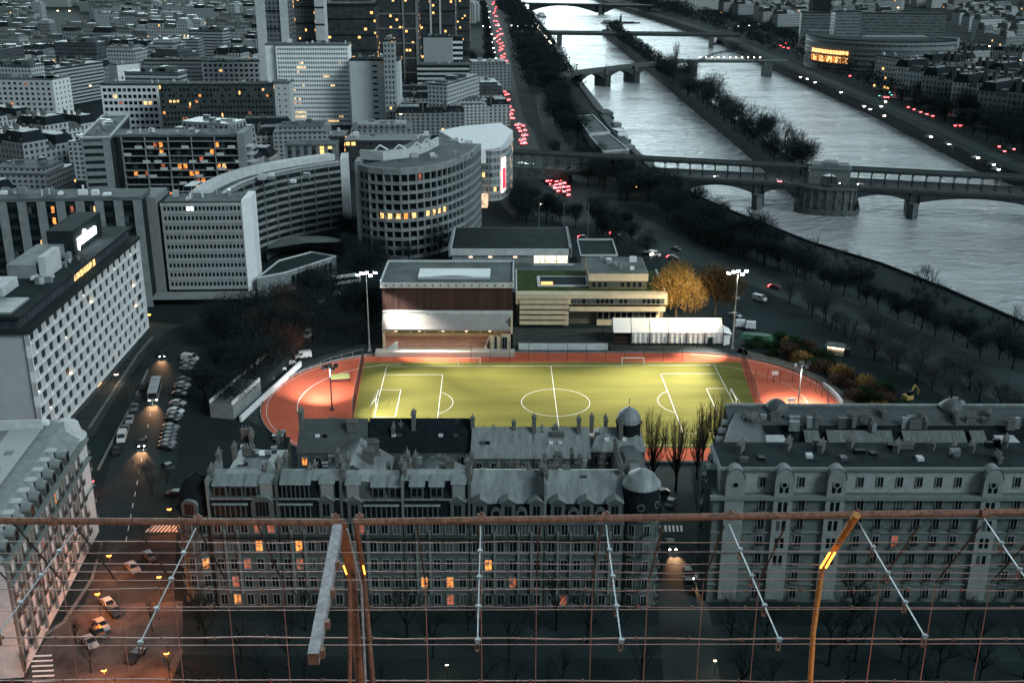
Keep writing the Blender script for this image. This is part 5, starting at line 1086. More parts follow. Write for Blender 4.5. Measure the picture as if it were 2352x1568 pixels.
# middle wings, courts and back row
def wing(label, x0, x1, y0, y1, ze, zr, m, seed, along_x=True, wins=0, name="courtyard_wing", wall=None, hip=0.0, ch=(), lit=(), sky=2):
    W, D = x1 - x0, y1 - y0; t = thing(name, label, "apartment house", (x0, y0, 0), 0, "wings and back houses of the middle block"); r = random.Random(seed)
    MB().box(0, 0, 0, W, D, ze).build("wall", wall or stone, t); g = MB()
    if along_x:
        q = hip; g.face([(-.2, -.2, ze), (W + .2, -.2, ze), (W - q, D / 2, zr), (q, D / 2, zr)]); g.face([(W + .2, D + .2, ze), (-.2, D + .2, ze), (q, D / 2, zr), (W - q, D / 2, zr)]); g.face([(-.2, D + .2, ze), (-.2, -.2, ze), (q, D / 2, zr)], 1 if hip < .2 else 0); g.face([(W + .2, -.2, ze), (W + .2, D + .2, ze), (W - q, D / 2, zr)], 1 if hip < .2 else 0)
    else:
        g.face([(-.2, D + .2, ze), (-.2, -.2, ze), (W / 2, -.2, zr), (W / 2, D + .2, zr)]); g.face([(W + .2, -.2, ze), (W + .2, D + .2, ze), (W / 2, D + .2, zr), (W / 2, -.2, zr)]); g.face([(-.2, -.2, ze), (W + .2, -.2, ze), (W / 2, -.2, zr)], 1); g.face([(W + .2, D + .2, ze), (-.2, D + .2, ze), (W / 2, D + .2, zr)], 1)
    g.build("roof", [m, stone], t)
    for i in range(sky):
        x = r.uniform(1, W - 1) if along_x else W * .25; y = D * .25 if along_x else r.uniform(1, D - 1); z = ze + (zr - ze) * .5
        MB().box(x - .45, y - .5, z - .2, x + .45, y + .5, z + .25).build("skylight", r.choice([glass2, white, conc, glass]), t)
    if wins:
        n = max(1, int(W / 2.6)); sp = [(W * (i + .5) / n, -.02, ze - 2.7 - k * 3.3, 0) for k in range(wins) for i in range(n)]; windows(t, sp, 1.0, 1.7, "case", lit=lit, seed=seed, alt=.2)
    for cx_, cy_, h, a_, n in ch: chimney(t, cx_, cy_, ze + (zr - ze) * .6, h, 2.2 if n > 2 else .9, .8, R(a_), n)
    return t
XB = lambda u: (u - 1176) / 2532 * 228.5
wing("triangular pale terrace roof with white edges behind the left corner", -55, -45.5, 191.5, 202, 19.4, 20.8, zinc, 1, hip=3, wins=1, sky=3, ch=((3, 6, 2, 20, 4),))
wing("low dark roofed left back house at the street corner of the block", -57, -47, 203, 212, 17.5, 20.0, roofd, 2, hip=2, wins=2, ch=((2, 5, 2.2, 0, 3),))
wing("slate roofed back house beyond the tall pale chimney wall", -43.5, -29.5, 202, 212, 18.8, 24.2, zinc_d, 3, hip=.1, wins=3, ch=((.5, 4, 4.2, 90, 4), (11, 3, 2.2, 0, 6)), lit=[(0, lit_o)])
wing("curving pale zinc roof link in the middle of the courtyard", -37, -24, 190, 202, 17.8, 22.2, zinc, 4, False, 1, ch=((9, 4, 2.6, 0, 6), (9.5, 8, 2.6, 0, 6)), sky=1)
wing("dark slate back house with two white dormers seen over the court", -29.3, -20.5, 202.5, 212, 18.8, 24.2, ced, 5, hip=.1, wins=3, ch=((6.5, 4, 1.2, 90, 1), (1, 5, 1.2, 90, 1)), lit=[(5, lit_o)])
wing("dark slate back house between the tall chimney stacks", -20.3, -8.4, 202.5, 212, 18.8, 24.2, ced, 6, hip=.1, wins=3, ch=((3, 5, 1.2, 90, 1), (9, 4.6, 1.2, 90, 1), (.2, 4, 3.6, 90, 3)))
wing("small pale pavilion roof with curved grey shed in the right court", -20, -9.5, 191, 200, 16.8, 19.6, zinc, 7, False, 1, sky=1, ch=())
wing("broad grey zinc back house below the centre spot of the pitch, left half", -8.2, 4.2, 200.5, 210, 18.4, 23.2, zinc, 8, hip=.1, wins=3, ch=((.2, 5, 3.6, 90, 2), (4.5, 5, 1.5, 90, 1), (8.6, 4.6, 3.0, 90, 1)), lit=[(7, lit_r)])
wing("broad grey zinc back house below the centre circle, right half", 4.4, 15.8, 200.5, 210, 18.4, 23.2, zinc, 9, hip=.1, wins=3, ch=((.1, 4, 4.4, 90, 2), (4.5, 4.6, 2.0, 90, 1), (9.2, 4, 4.0, 90, 2)), lit=[(6, lit_o)])
wing("cluttered small roofs and terraces in the court behind the zinc houses", -7, 5.5, 191.5, 199, 15.0, 17.4, zinc, 10, hip=1, wins=1, sky=6, ch=((3, 3, 2, 0, 3), (9, 4, 2.4, 0, 3)))
wing("pale terrace wing with one small orange window in the court", 6.5, 15, 192.5, 199, 17.5, 18.6, roofg, 11, hip=1, wins=2, sky=4, ch=((7, 3, 3, 90, 2),))
wing("stepped pale zinc wing rising toward the domed corner", 16, 26.8, 193, 200, 16.0, 18.6, roofg, 12, True, 2, sky=3, ch=((2, 3, 3.4, 0, 2),))
dw = wing("domed corner house with ribbed zinc dome by the street of tall trees", 16, 27, 202, 211, 19.2, 22.6, zinc, 13, hip=2, wins=2, ch=((.4, 5, 3.4, 90, 2), (6.2, 3, 3.0, 90, 3)))
MB().lathe((8.0, 5, 19.5), [(2.5, 0), (2.5, 4.0), (2.7, 4.0), (2.7, 4.3)], 20).build("dome_drum", ced, dw); MB().lathe((8.0, 5, 19.5), [(2.55, 4.3), (2.4, 5.3), (1.8, 6.4), (.9, 7.1), (.2, 7.4)], 20).tube((8, 5, 27.6), (8, 5, 28.8), .08).build("dome", zinc, dw)
# crowded chimney stacks, skylights and vents on the middle block
rq = random.Random(77)
blk = [o for o in C.objects if o.parent is None and o.get('category') == 'apartment house' and o.name.split('.')[0] in ('mansard_house', 'courtyard_wing')]
for o in blk:
    q = [c for c in o.children if c.name.startswith('wall')][0].bound_box; W_, D_2, Z_ = q[6][0], q[6][1], q[6][2]; rear = o.location.y > 185
    for i in range(5 if rear else 3):
        x, y = rq.uniform(.5, W_ - .5), rq.uniform(D_2 * .3, D_2 * .8); z = Z_ + (1.6 if rear else 5.2)
        if rq.random() < .55: chimney(o, x, y, z, rq.uniform(1.4, 2.6), rq.uniform(1.2, 2.6), .65, R(rq.choice([0, 90, 90])), rq.randrange(3, 6))
        else: MB().box(x - .5, y - .4, z, x + .5, y + .4, z + rq.uniform(.6, 1.3)).box(x - .6, y - .5, z + 1.2, x + .6, y + .5, z + 1.35).build("roof_vent", rq.choice([zinc, conc_d, glass2, zinc_d]), o)
# ------------------------------------------------ right block
rs = mat("tree shaded block stone", (.105, .128, .125), .9, .22, .6, bump=.1)  # tree shade put into the lower floors' colour, attic stays light
rt = thing("ornate_block_house", "large ornate stone block with terraces, arched gables and many bays, right foreground", "apartment house", (36.5, 177.5, 0), 0)
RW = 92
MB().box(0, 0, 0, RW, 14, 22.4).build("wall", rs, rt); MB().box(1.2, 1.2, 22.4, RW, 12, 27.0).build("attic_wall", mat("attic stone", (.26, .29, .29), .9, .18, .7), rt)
MB().box(-.7, -.9, 21.8, RW, 0, 22.5).box(.8, .6, 27.0, RW, 1.3, 27.5).build("cornice", stone_l, rt); MB().box(1.6, 1.9, 27.0, RW, 12, 27.3).build("roof", roofd, rt)
for z in (3.8, 7.5, 14.8): MB().box(-.15, -.3, z, RW, 0, z + .3).build("string_course", stone_l, rt)
for z in (18.2, 11.0): MB().box(0, -.95, z, RW, 0, z + .16).build("balcony", stone_l, rt)
g = MB()
for i in range(int(RW / .34)): g.box(.1 + i * .34, -.92, 18.36, .15 + i * .34, -.88, 19.15)
g.box(0, -.94, 19.15, RW, -.86, 19.22); g.build("balustrade", metal_d, rt)
arches = [3.0, 10.8, 18.6, 26.0, 43.5, 51]
arch_u = [1799, 1919, 2276]
ax_ = [(u - 1176) / 2532 * (178 * .94 + 92 * .344) - 36.5 for u in arch_u]
for x in ax_ + [ax_[0] - 8.8, ax_[2] + 12, ax_[2] + 30]:
    g = MB(); g.box(x - 1.7, -.7, 1, x + 1.7, .2, 25.6)
    for i in range(8):
        t0, t1 = math.pi * i / 8, math.pi * (i + 1) / 8
        p0, p1 = (x + 1.7 * math.cos(t0), 25.6 + 2.4 * math.sin(t0)), (x + 1.7 * math.cos(t1), 25.6 + 2.4 * math.sin(t1))
        g.face([(p0[0], -.7, 25.6), (p0[0], -.7, p0[1]), (p1[0], -.7, p1[1]), (p1[0], -.7, 25.6)]); g.face([(p0[0], -.8, p0[1] + .2), (p0[0], 1.6, p0[1] + .2), (p1[0], 1.6, p1[1] + .2), (p1[0], -.8, p1[1] + .2)]); g.face([(x, 1.55, 25.6), (p1[0], 1.55, p1[1]), (p0[0], 1.55, p0[1])])
    g.tube((x, -.78, 24.9), (x, -.70, 24.9), .75, n=14); gb = g.build("gabled_bay", mat("gable stone", (.20, .225, .222), .9, .2, .7), rt); MB().tube((x, -.82, 24.9), (x, -.79, 24.9), .45, n=12).build("oculus", glass, gb)
bays = [x for x in [1.8 + i * 3.55 for i in range(25)] if all(abs(x - a_) > 2.6 for a_ in ax_ + [ax_[0] - 8.8, ax_[2] + 12])]
windows(rt, [(x, 1.15, 23.6, 0) for x in bays] , .95, 1.9, "case", seed=4, alt=.05)
sp = [(x, -.02, z, 0) for z in (19.4, 15.6, 12.0, 8.4, 4.6, 1.0) for x in bays] ; windows(rt, sp, 1.1, 2.15, "balcony", seed=6, alt=.08, cap=90, lit=[(10, lit_y), (len(bays) * 2 + 4, lit_r)])
windows(rt, [(x + dx, -.72, z, 0) for x in ax_ for z in (23.3, 19.4, 15.6, 12.0, 8.4) for dx in (-.5, .5)], .62, 2.0, "plain", seed=6)
# its street side, receding along the side street
sx_ = lambda y: -1.0 + (y - 4) * .32; sa_ = R(-90) - math.atan(.32)
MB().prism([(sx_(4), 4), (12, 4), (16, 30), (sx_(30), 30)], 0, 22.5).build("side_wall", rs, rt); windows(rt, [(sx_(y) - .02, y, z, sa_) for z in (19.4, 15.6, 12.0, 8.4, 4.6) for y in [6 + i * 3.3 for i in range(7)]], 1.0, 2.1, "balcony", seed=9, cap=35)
MB().prism([(sx_(4), 4), (12, 4), (16, 30), (sx_(30), 30)], 22.5, 26.8, inset=2.2).build("side_roof", zinc_d, rt)
for i in range(6): MB().obox((sx_(7.6 + i * 3.9) - .5, 7.6 + i * 3.9), sa_, 1.3, 1.2, 0.5, 22.9).build("side_bay", stone_l, rt)
for i in range(6): link("dormer", DM["pediment"], rt, (sx_(6 + i * 3.9) + .3, 6 + i * 3.9, 22.7), sa_)
MB().prism([(sx_(4) - .8, 4), (sx_(4) - .2, 4), (sx_(30) - .2, 30), (sx_(30) - .8, 30)], 18.2, 18.5).build("side_balcony", stone_l, rt)
# roofs behind
for i, (x, y) in enumerate([(6, 5), (15, 6), (21, 5), (27, 7), (35, 5), (42, 6), (49, 5), (56, 7), (63, 5)]):
    chimney(rt, x, y + 3, 27.3, 1.6, 2.6, .9, R(60), 6); MB().box(x + 2.6, y - 1, 27.3, x + 3.8, y + .4, 27.9).build("skylight", (glass, conc, glass2)[i % 3], rt)
rb2 = thing("ornate_rear_house", "long rear range of the ornate right block with two cupolas and zinc awnings", "apartment house", (43.5, 196, 0), 0)
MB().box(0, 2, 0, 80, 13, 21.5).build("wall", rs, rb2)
g = MB(); g.face([(0, 1.8, 21.5), (80, 1.8, 21.5), (80, 5.2, 25.5), (0, 5.2, 25.5)], 0); g.face([(0, 5.2, 25.5), (80, 5.2, 25.5), (80, 11, 27.2), (0, 11, 27.2)], 1); g.face([(80, 11, 27.2), (80, 13, 21.5), (0, 13, 21.5), (0, 11, 27.2)], 1); g.face([(0, 1.8, 21.5), (0, 5.2, 25.5), (0, 11, 27.2), (0, 13, 21.5)], 0); g.build("mansard_roof", [ced, zinc_d], rb2)
MB().box(0, 10.8, 27.1, 80, 11.3, 27.6).build("ridge", zinc, rb2)
for x0, w_ in ((14.5, 3.0), (19, 13), (34, 12.5), (47.5, 3)): MB().face([(x0, 1.4, 23.4), (x0 + w_, 1.4, 23.4), (x0 + w_, 4.0, 25.0), (x0, 4.0, 25.0)]).face([(x0, 1.4, 23.25), (x0, 4, 24.85), (x0 + w_, 4.0, 24.85), (x0 + w_, 1.4, 23.25)]).build("zinc_awning", mat("ribbed awning", (.12, .14, .14), .7, .5, .8, stretch=(4, .3, 1)), rb2)
for i in range(8): link("dormer", DM["flat"], rb2, (10 + i * 6.4, .8, 19.2))
for x in (8.2, 54): MB().box(x - 1.6, .8, 19, x + 2.4, 4, 24).build("terrace_house", conc, rb2); windows(rb2, [(x + .6, .78, 20.6, 0)], .9, 2, "case")
windows(rb2, [(1.5 + i * 3.1, 1.95, 17.6, 0) for i in range(24)], 1.0, 2.0, "case", seed=12)
for u in (1780, 2178):
    x = (u - 1176) / 2532 * 226 - 43.5; c_ = MB().lathe((x, 10.5, 24), [(2.7, 0), (2.7, 2.4), (2.4, 3.4), (1.5, 4.4), (.6, 4.9), (0, 5.0)], 18).build("cupola", zinc_d, rb2)
    MB().box(x - 1, 7.2, 24.4, x + 1, 7.6, 26.6).build("cupola_window", roofd, c_)
rr = random.Random(4)
for i in range(11): chimney(rb2, 3 + i * 7.1, 6 + rr.uniform(-1, 2.5), 25.5, 1.8, 2.2, .8, R(rr.choice([90, 60, 100])), 5)
for i in range(26):
    x, y = rr.uniform(3, 78), rr.uniform(3, 9); (chimney(rb2, x, y, 25.2, rr.uniform(1.2, 2.2), rr.uniform(1.4, 2.8), .7, R(rr.choice([0, 60, 90])), 5) if i % 2 else MB().box(x, y, 25, x + rr.uniform(.8, 2.5), y + 1, 26.4 + rr.random()).build("roof_vent", rr.choice([zinc, conc_d, zinc_d]), rb2))
for i in range(22):
    x, y = rr.uniform(3, 84), rr.uniform(3, 11); (chimney(rt, x, y, 27.3, rr.uniform(.8, 1.6), rr.uniform(1.4, 2.8), .7, R(rr.choice([0, 60, 90])), 5) if i % 3 == 0 else MB().box(x, y, 27.3, x + rr.uniform(.6, 2.0), y + .9, 27.9 + rr.random() * .7).build("roof_vent", rr.choice([zinc, conc_d, zinc_d, glass]), rt))
cw = thing("court_link_house", "jumble of dark low roofs and pale terraces inside the ornate right block", "apartment house", (49, 189, 0), 0)
for i in range(7):
    x = 1 + i * 9; MB().box(x, 0, 0, x + 6.5, 7, 19.5 + rr.uniform(-1, 1)).build("wall", conc_d, cw); MB().prism([(x - .2, -.2), (x + 6.7, -.2), (x + 6.7, 7), (x - .2, 7)], 20.4, 22.0, inset=.9).build("roof", zinc_d if i % 2 else zinc, cw)
    MB().box(x + 6.8, 1, 0, x + 8.8, 1.4, 22.2).build("party_wall", stone_l, cw)
# ------------------------------------------------ left block: slanting street front
E0, E1 = a2(70, 1195, 22), a2(196, 1000, 22); loc, an, Lw = frame(E0, E1)
E0x = (E0[0] - math.cos(an) * 14, E0[1] - math.sin(an) * 14); Lw += 14
lb = thing("pale_corner_house", "pale limestone house with rounded corner, small roof dormers and tiled flat roof, left foreground", "apartment house", (E0x[0], E0x[1], 0), an)
ls = mat("pale left stone", (.44, .465, .47), .9, .18, .6, bump=.1)
MB().box(0, 0, 0, Lw, 26, 21.6).build("wall", ls, lb)
MB().lathe((Lw - 1.0, 4.2, 0), [(4.2, 0), (4.2, 21.6), (4.7, 22.2), (4.0, 22.4), (3.4, 25), (.3, 26.4)], 20, 0).build("rounded_corner", ls, lb)
MB().box(0, -.9, 21.5, Lw - 1, .1, 22.1).box(0, -1.0, 17.6, Lw - 1, 0, 17.8).box(0, -.3, 10.6, Lw - 1, 0, 10.9).build("cornice", stone_l, lb)
g = MB(); g.face([(0, .2, 22.1), (Lw, .2, 22.1), (Lw - 1, 3.2, 26), (0, 3.2, 26)], 0); g.face([(0, 3.2, 26), (Lw - 1, 3.2, 26), (Lw - 1, 24, 26.4), (0, 24, 26.4)], 0); g.face([(Lw, .2, 22.1), (Lw, 26, 22.1), (Lw - 1, 24, 26.4), (Lw - 1, 3.2, 26)], 0)
g.build("roof", mat("brownish zinc roof", (.20, .225, .23), .7, .25, .5), lb)
MB().box(6, 6.2, 26.4, Lw - 4, 12, 26.7).build("tiled_terrace", mat("terrace tiles", (.36, .385, .39), .8, .15, 2.5, stretch=(4, .6, 1)), lb)
for x in (12, 24, 31): MB().box(x, 8, 26.7, x + 1.4, 9.4, 26.95).build("hatch", conc_d, lb)
dm_ = MB().box(-.5, 0, 0, .5, 1.7, 1.7).box(-.75, -.4, 1.7, .75, 1.8, 1.95).mesh("dormer", ls)
for i in range(9):
    d_ = link("dormer", dm_, lb, (2.6 + i * 4.0, 1.6, 23.8)); link("window", pane_mesh(.7, 1.3), d_, (0, -.02, .2))
for i in range(9): link("dormer", DM["round"], lb, (2.6 + i * 4.2, .1, 22.1), 0, (.8, 1, .8))
sp = [(1.9 + i * 3.1, -.02, z, 0) for z in (18.3, 14.4, 10.9, 7.2, 3.4) for i in range(int((Lw - 3) / 3.1))]
windows(lb, sp, 1.15, 2.3, "balcony", seed=11, alt=.12, lit=[(8, lit_o), (19, lit_r)])
for i in range(0, int((Lw - 3) / 3.1), 2): MB().box(.2 + i * 3.1, -.5, 1, .9 + i * 3.1, 0, 21.5).build("pilaster", stone_l, lb)
windows(lb, [(Lw - 1 + 4.2 * math.cos(R(a_)), 4.2 + 4.2 * math.sin(R(a_)), z, R(a_ + 90)) for z in (18.3, 14.4, 10.9, 7.2, 3.4) for a_ in (-70, -25, 20)], 1.0, 2.3, "balcony", seed=12)
MB().box(Lw - 6, 6.0, 26.4, Lw - 5.6, 24, 28.4).box(Lw - 16, 20, 26.4, Lw - 4, 24, 28.2).build("firewall", conc, lb)
MB().box(Lw - 4.4, 5.4, 26.4, Lw - 3.2, 6.8, 27.3).build("bright_skylight", white, lb); chimney(lb, 9, 18, 26.4, 2, 3, .8, 0, 6); chimney(lb, 20, 20, 26.4, 2, 3, .8, 0, 6); clutter(lb, 4, 14, 28, 22, 26.4, 7, 3)
# ================================================================= the city beyond
def aabb(t):
    M = Matrix.Translation(t.location) @ t.rotation_euler.to_matrix().to_4x4(); xs, ys = [], []
    for c in t.children:
        if c.type != 'MESH': continue
        m2 = M @ Matrix.Translation(c.location)
        for v in c.bound_box:
            p = m2 @ Vector(v); xs.append(p.x); ys.append(p.y)
    return (min(xs), min(ys), max(xs), max(ys)) if xs else None
OCC = []
for o in list(C.objects):
    if o.parent is None and o.get('category') and o.get('category') not in ('fence', 'football goal', 'floodlight', 'bridge', 'boat'):
        q = aabb(o)
        if q: OCC.append(q)
        if q and q[1] > 600: OCC.append((q[0] - 4, q[1] - 75, q[2] + 4, q[1]))
        elif q and q[1] > 330: OCC.append((q[0], q[1] - 35, q[2], q[1]))
AVW = [(p[0], p[1]) for p in AVE]
def xa_(line, Y):
    s = sorted(line, key=lambda p: p[1])
    for i in range(len(s) - 1):
        if s[i][1] <= Y <= s[i + 1][1]: t_ = (Y - s[i][1]) / (s[i + 1][1] - s[i][1]); return s[i][0] + (s[i + 1][0] - s[i][0]) * t_
    return s[0][0] if Y < s[0][1] else s[-1][0]
wA = facade("limestone street front", (.38, .41, .41), bay=2.9, floor=3.2, fw=.42, fh=.6, lit=.004)
wB = facade("grey street front", (.23, .255, .26), bay=3.1, floor=3.1, fw=.5, fh=.55, lit=.005)
wC = facade("pale modern front", (.36, .39, .40), bay=2.6, floor=2.9, fw=.55, fh=.5, lit=.006)
wD = facade("dark modern front", (.07, .085, .09), bay=3.4, floor=3.0, fw=.85, fh=.5, lit=.012)
wE = facade("banded front", (.30, .33, .34), bay=30, floor=3.1, fw=1.0, fh=.45, lit=0)
def mans(g, x0, y0, x1, y1, z0, z1, i=2.2, m=1, mt=2): g.prism([(x0, y0), (x1, y0), (x1, y1), (x0, y1)], z0, z1, m, mt, inset=i)
VAR = []
def variant(kind, seed):
    r = random.Random(seed); W = MB(); F_ = MB()
    if kind == "mansard":
        n = r.choice([2, 3]); x = 0; D = r.uniform(13, 16); big = r.uniform(30, 38)
        for i in range(n):
            w_ = r.uniform(12, 18); h = r.uniform(17.5, 20.5); W.box(x, 0, 0, x + w_, D, h); mans(F_, x, .1, x + w_, D - .1, h, h + r.uniform(4, 5.5), 2.4, 0, r.choice([1, 2, 2]))
            for k in range(2): F_.box(x - .3, 2 + k * 6, h, x + .5, 5 + k * 6, h + 7, 3)
            for k in range(r.randrange(2, 5)): xx = x + r.uniform(2, w_ - 2); F_.box(xx - .6, .3, h + .6, xx + .6, 2, h + 2.4, 1)
            x += w_
        hb = r.uniform(16, 20); W.box(0, big - 12, 0, x, big, hb); mans(F_, 0, big - 12, x, big, hb, hb + 4.5, 2.2, 0, 1)
        for k in (0, x - 9): W.box(k, D, 0, k + 9, big - 12, hb - 2); mans(F_, k, D, k + 9, big - 12, hb - 2, hb + 1.5, 1.8, 1, 2)
        for k in range(5): xx, yy = r.uniform(1, x - 2), r.uniform(big - 11, big - 3); F_.box(xx, yy, hb + 3, xx + r.uniform(.6, 2.5), yy + .8, hb + 6.4, 3)
        return W, F_, x, big, ["slate", "z", "zd"]
    if kind == "slab":
        L_, D, h = r.uniform(34, 58), r.uniform(12, 15), r.uniform(22, 36); W.box(0, 0, 0, L_, D, h); F_.box(-.3, -.3, h, L_ + .3, D + .3, h + .9, 1); 
        for k in range(r.randrange(3, 7)): xx = r.uniform(1, L_ - 6); F_.box(xx, 3, h + .9, xx + r.uniform(2, 7), D - 3, h + r.uniform(2, 4.2), 2 if k % 2 else 1)
        if r.random() < .5: F_.box(L_ - .4, -.5, 0, L_ + .8, D + .4, h + 1.6, 4)
        return W, F_, L_, D, []
    if kind == "block":
        L_, D, h = r.uniform(24, 36), r.uniform(20, 28), r.uniform(17, 26); W.box(0, 0, 0, L_, D, h); W.box(3, 3, h, L_ - 3, D - 3, h + 3); F_.box(0, 0, h, L_, D, h + .5, 1); F_.box(3, 3, h + 3, L_ - 3, D - 3, h + 3.5, 2)
        for k in range(6): xx, yy = r.uniform(4, L_ - 6), r.uniform(4, D - 6); F_.box(xx, yy, h + 3.5, xx + r.uniform(1, 4), yy + r.uniform(1, 3), h + r.uniform(4, 6), r.choice([1, 2, 4]))
        return W, F_, L_, D, []
    if kind == "big":
        L_, D = r.uniform(78, 95), r.uniform(46, 56); x = 0
        while x < L_ - 8:
            w_ = r.uniform(12, 20)
            for y0 in (0, D - 14):
                h = r.uniform(16, 24); W.box(x, y0, 0, x + w_, y0 + 13, h); mans(F_, x, y0, x + w_, y0 + 13, h, h + r.uniform(3, 5), 2.2, r.choice([0, 1, 2, 2]), r.choice([1, 2, 2, 4])); F_.box(x - .4, y0 + 2, h, x + .6, y0 + 10, h + 6, 3)
            if r.random() < .6: h = r.uniform(10, 17); W.box(x, 13, 0, x + w_ * .5, D - 14, h); mans(F_, x, 13, x + w_ * .5, D - 14, h, h + 2, 1.5, 1, 2)
            x += w_
        return W, F_, x, D, []
for k, kd in enumerate(["mansard"] * 6 + ["slab"] * 5 + ["block"] * 3 + ["big"] * 6):
    W, F_, lx, ly, _ = variant(kd, 100 + k)
    fm_ = F_.mesh("roof", [slate, zinc_d, zinc if k % 2 else roofg, brick, conc])
    wm_ = [W.mesh("wall", m_) for m_ in ([wA, wB] if kd in ("mansard", "big") else [wC, wD, wE, wB])]
    VAR.append((kd, wm_, fm_, lx, ly))
def hit(q, pad=5): return any(q[0] < o[2] + pad and q[2] > o[0] - pad and q[1] < o[3] + pad and q[3] > o[1] - pad for o in OCC)
cr_ = random.Random(21); nb_ = 0
far_W, far_F = MB(), MB()
DESC = {"mansard": ["slate roofed courtyard house", "zinc roofed tenement with chimney walls", "narrow old mansard house group", "mansard corner block"], "slab": ["flat roofed slab", "long modern slab", "apartment slab with roof boxes"], "block": ["squat flat roofed block", "stepped flat roofed block"], "big": ["dense block of old roofs", "wide block of mixed mansard roofs", "deep courtyard block"]}
def append(dst, me, M):
    k = len(dst.v); dst.v += [tuple(M @ v.co) for v in me.vertices]; dst.f += [tuple(k + i for i in p.vertices) for p in me.polygons]; dst.mi += [p.material_index for p in me.polygons]
LMK = [(-260, 700, "the white grid block"), (-200, 480, "the chequered balcony block"), (-130, 740, "the tall white slab"), (-160, 350, "the striped slab"), (-30, 800, "the light grey office tower"), (-100, 1000, "the high-rise towers"), (-5, 540, "the screen building"), (-60, 430, "the convex embassy"), (-420, 900, "the grid block street"), (-600, 1500, "the upper left rooftops"), (-300, 1600, "the far towers")]
LMR = [(408, 1090, "the ring building"), (330, 760, "the right bank tree avenue"), (300, 620, "the big bridge end"), (520, 1500, "the upper right roofs"), (400, 1500, "the far right quay"), (330, 920, "the block of dark openings")]
def place(x, y, side, row, col, far):
    global nb_
    kd = "big" if far else cr_.choice(["mansard"] * 5 + ["slab"] * (4 if side == 'l' else 1) + ["block"] * 2)
    c_ = [v for v in VAR if v[0] == kd]; kd, wms, fm_, lx, ly = cr_.choice(c_)
    rz = R(cr_.uniform(-9, 9) + (-14 if side == 'l' else 27) + (90 if cr_.random() < .2 and not far else 0)); zs = cr_.uniform(.82, 1.15) * (1.0 if side == 'l' else .98)
    c, s = math.cos(rz), math.sin(rz); cs = [(x + a * lx * c - b_ * ly * s, y + a * lx * s + b_ * ly * c) for a in (0, 1) for b_ in (0, 1)]
    q = (min(p[0] for p in cs), min(p[1] for p in cs), max(p[0] for p in cs), max(p[1] for p in cs))
    if hit(q, -2 if far else 0): return
    for px, py in cs + [(x, y)]:
        if side == 'l' and (px > xa_(AVW, py) - 13 or (py < 560 and px > -82)): return
        if side == 'r' and px < xa_(RB, py) + 78: return
    OCC.append(q)
    if y > 1850 or nb_ > 290:
        M = Matrix.Translation((x, y, 0)) @ Matrix.Rotation(rz, 4, 'Z') @ Matrix.Diagonal((1, 1, zs, 1)); append(far_W, wms[0], M); append(far_F, fm_, M); return
    nb_ += 1; L__ = LMK if side == 'l' else LMR
    lm = min(L__, key=lambda l: (l[0] - x) ** 2 + (l[1] - y) ** 2); rel = ("beyond" if y > lm[1] + 15 else "nearer than") + " " + lm[2]; dd = cr_.choice(DESC[kd]); wi = cr_.randrange(len(wms))
    tone = {"limestone street front": "stone", "grey street front": "grey", "pale modern front": "pale", "dark modern front": "dark", "banded front": "banded"}[wms[wi].materials[0].name]
    key = (tone, dd, rel); cnt_[key] = cnt_.get(key, 0) + 1
    lbl = f"{tone} {dd}, {ordw(cnt_[key] - 1)} " + rel
    t = thing("city_building", lbl, "building", (x, y, 0), rz, "city buildings beyond the stadium, " + ("left bank" if side == 'l' else "right bank")); t.scale = (1, 1, zs)
    link("wall", wms[wi], t); link("roof", fm_, t)
cnt_ = {}
Y = 330; row = 0
while Y < 2350:
    far = Y > 1150; hw = .4645 * (.939 * Y + 40) + 30; x = -hw - 20; col = 0
    while x < hw + 40:
        st = (cr_.uniform(88, 100) if far else cr_.uniform(40, 54))
        y_ = Y + cr_.uniform(-6, 6)
        if x < 60: place(x, y_, 'l', row, col, far)
        elif x > 200 and Y > 545: place(x, y_, 'r', row, col, far)
        x += st; col += 1
    Y += 62 if far else 46; row += 1
for i in range(2): (far_W, far_F)[i].build("distant_city_walls" if i == 0 else "distant_city_roofs", wA if i == 0 else [slate, zinc_d, zinc, brick, conc], None, kind='stuff')
# ================================================================= trees
def bare_tree(h, spread, seed, upright=.35, n1=9, depth=4, thick=.22):
    r = random.Random(seed); T_, B_ = MB(), MB()
    def grow(p, d, l, rad, lev):
        q = p + d * l; (T_ if lev < 2 else B_).tube(p, q, rad, rad * .62, 5 if lev < 2 else 3, cap=False)
        if lev >= depth: return
        for k in range(r.choice([2, 3, 3]) + (1 if lev < 2 else 0)):
            a = r.uniform(0, 2 * math.pi); s = spread * r.uniform(.5, 1.1); nd = (d + Vector((math.cos(a) * s, math.sin(a) * s, upright * r.uniform(.2, 1)))).normalized()
            st = p + (q - p) * r.uniform(.45, 1.0); grow(st, nd, l * r.uniform(.62, .85), rad * .55, lev + 1)
    T_.tube((0, 0, -.3), (0, 0, h * .22), thick, thick * .8, 7, cap=False); grow(Vector((0, 0, h * .2)), Vector((r.uniform(-.1, .1), r.uniform(-.1, .1), 1)).normalized(), h * .27, thick * .75, 0)
    for k in range(3): a = r.uniform(0, 6.28); grow(Vector((0, 0, h * r.uniform(.2, .3))), Vector((math.cos(a) * spread, math.sin(a) * spread, .9)).normalized(), h * .24, thick * .5, 1)
    return T_, B_
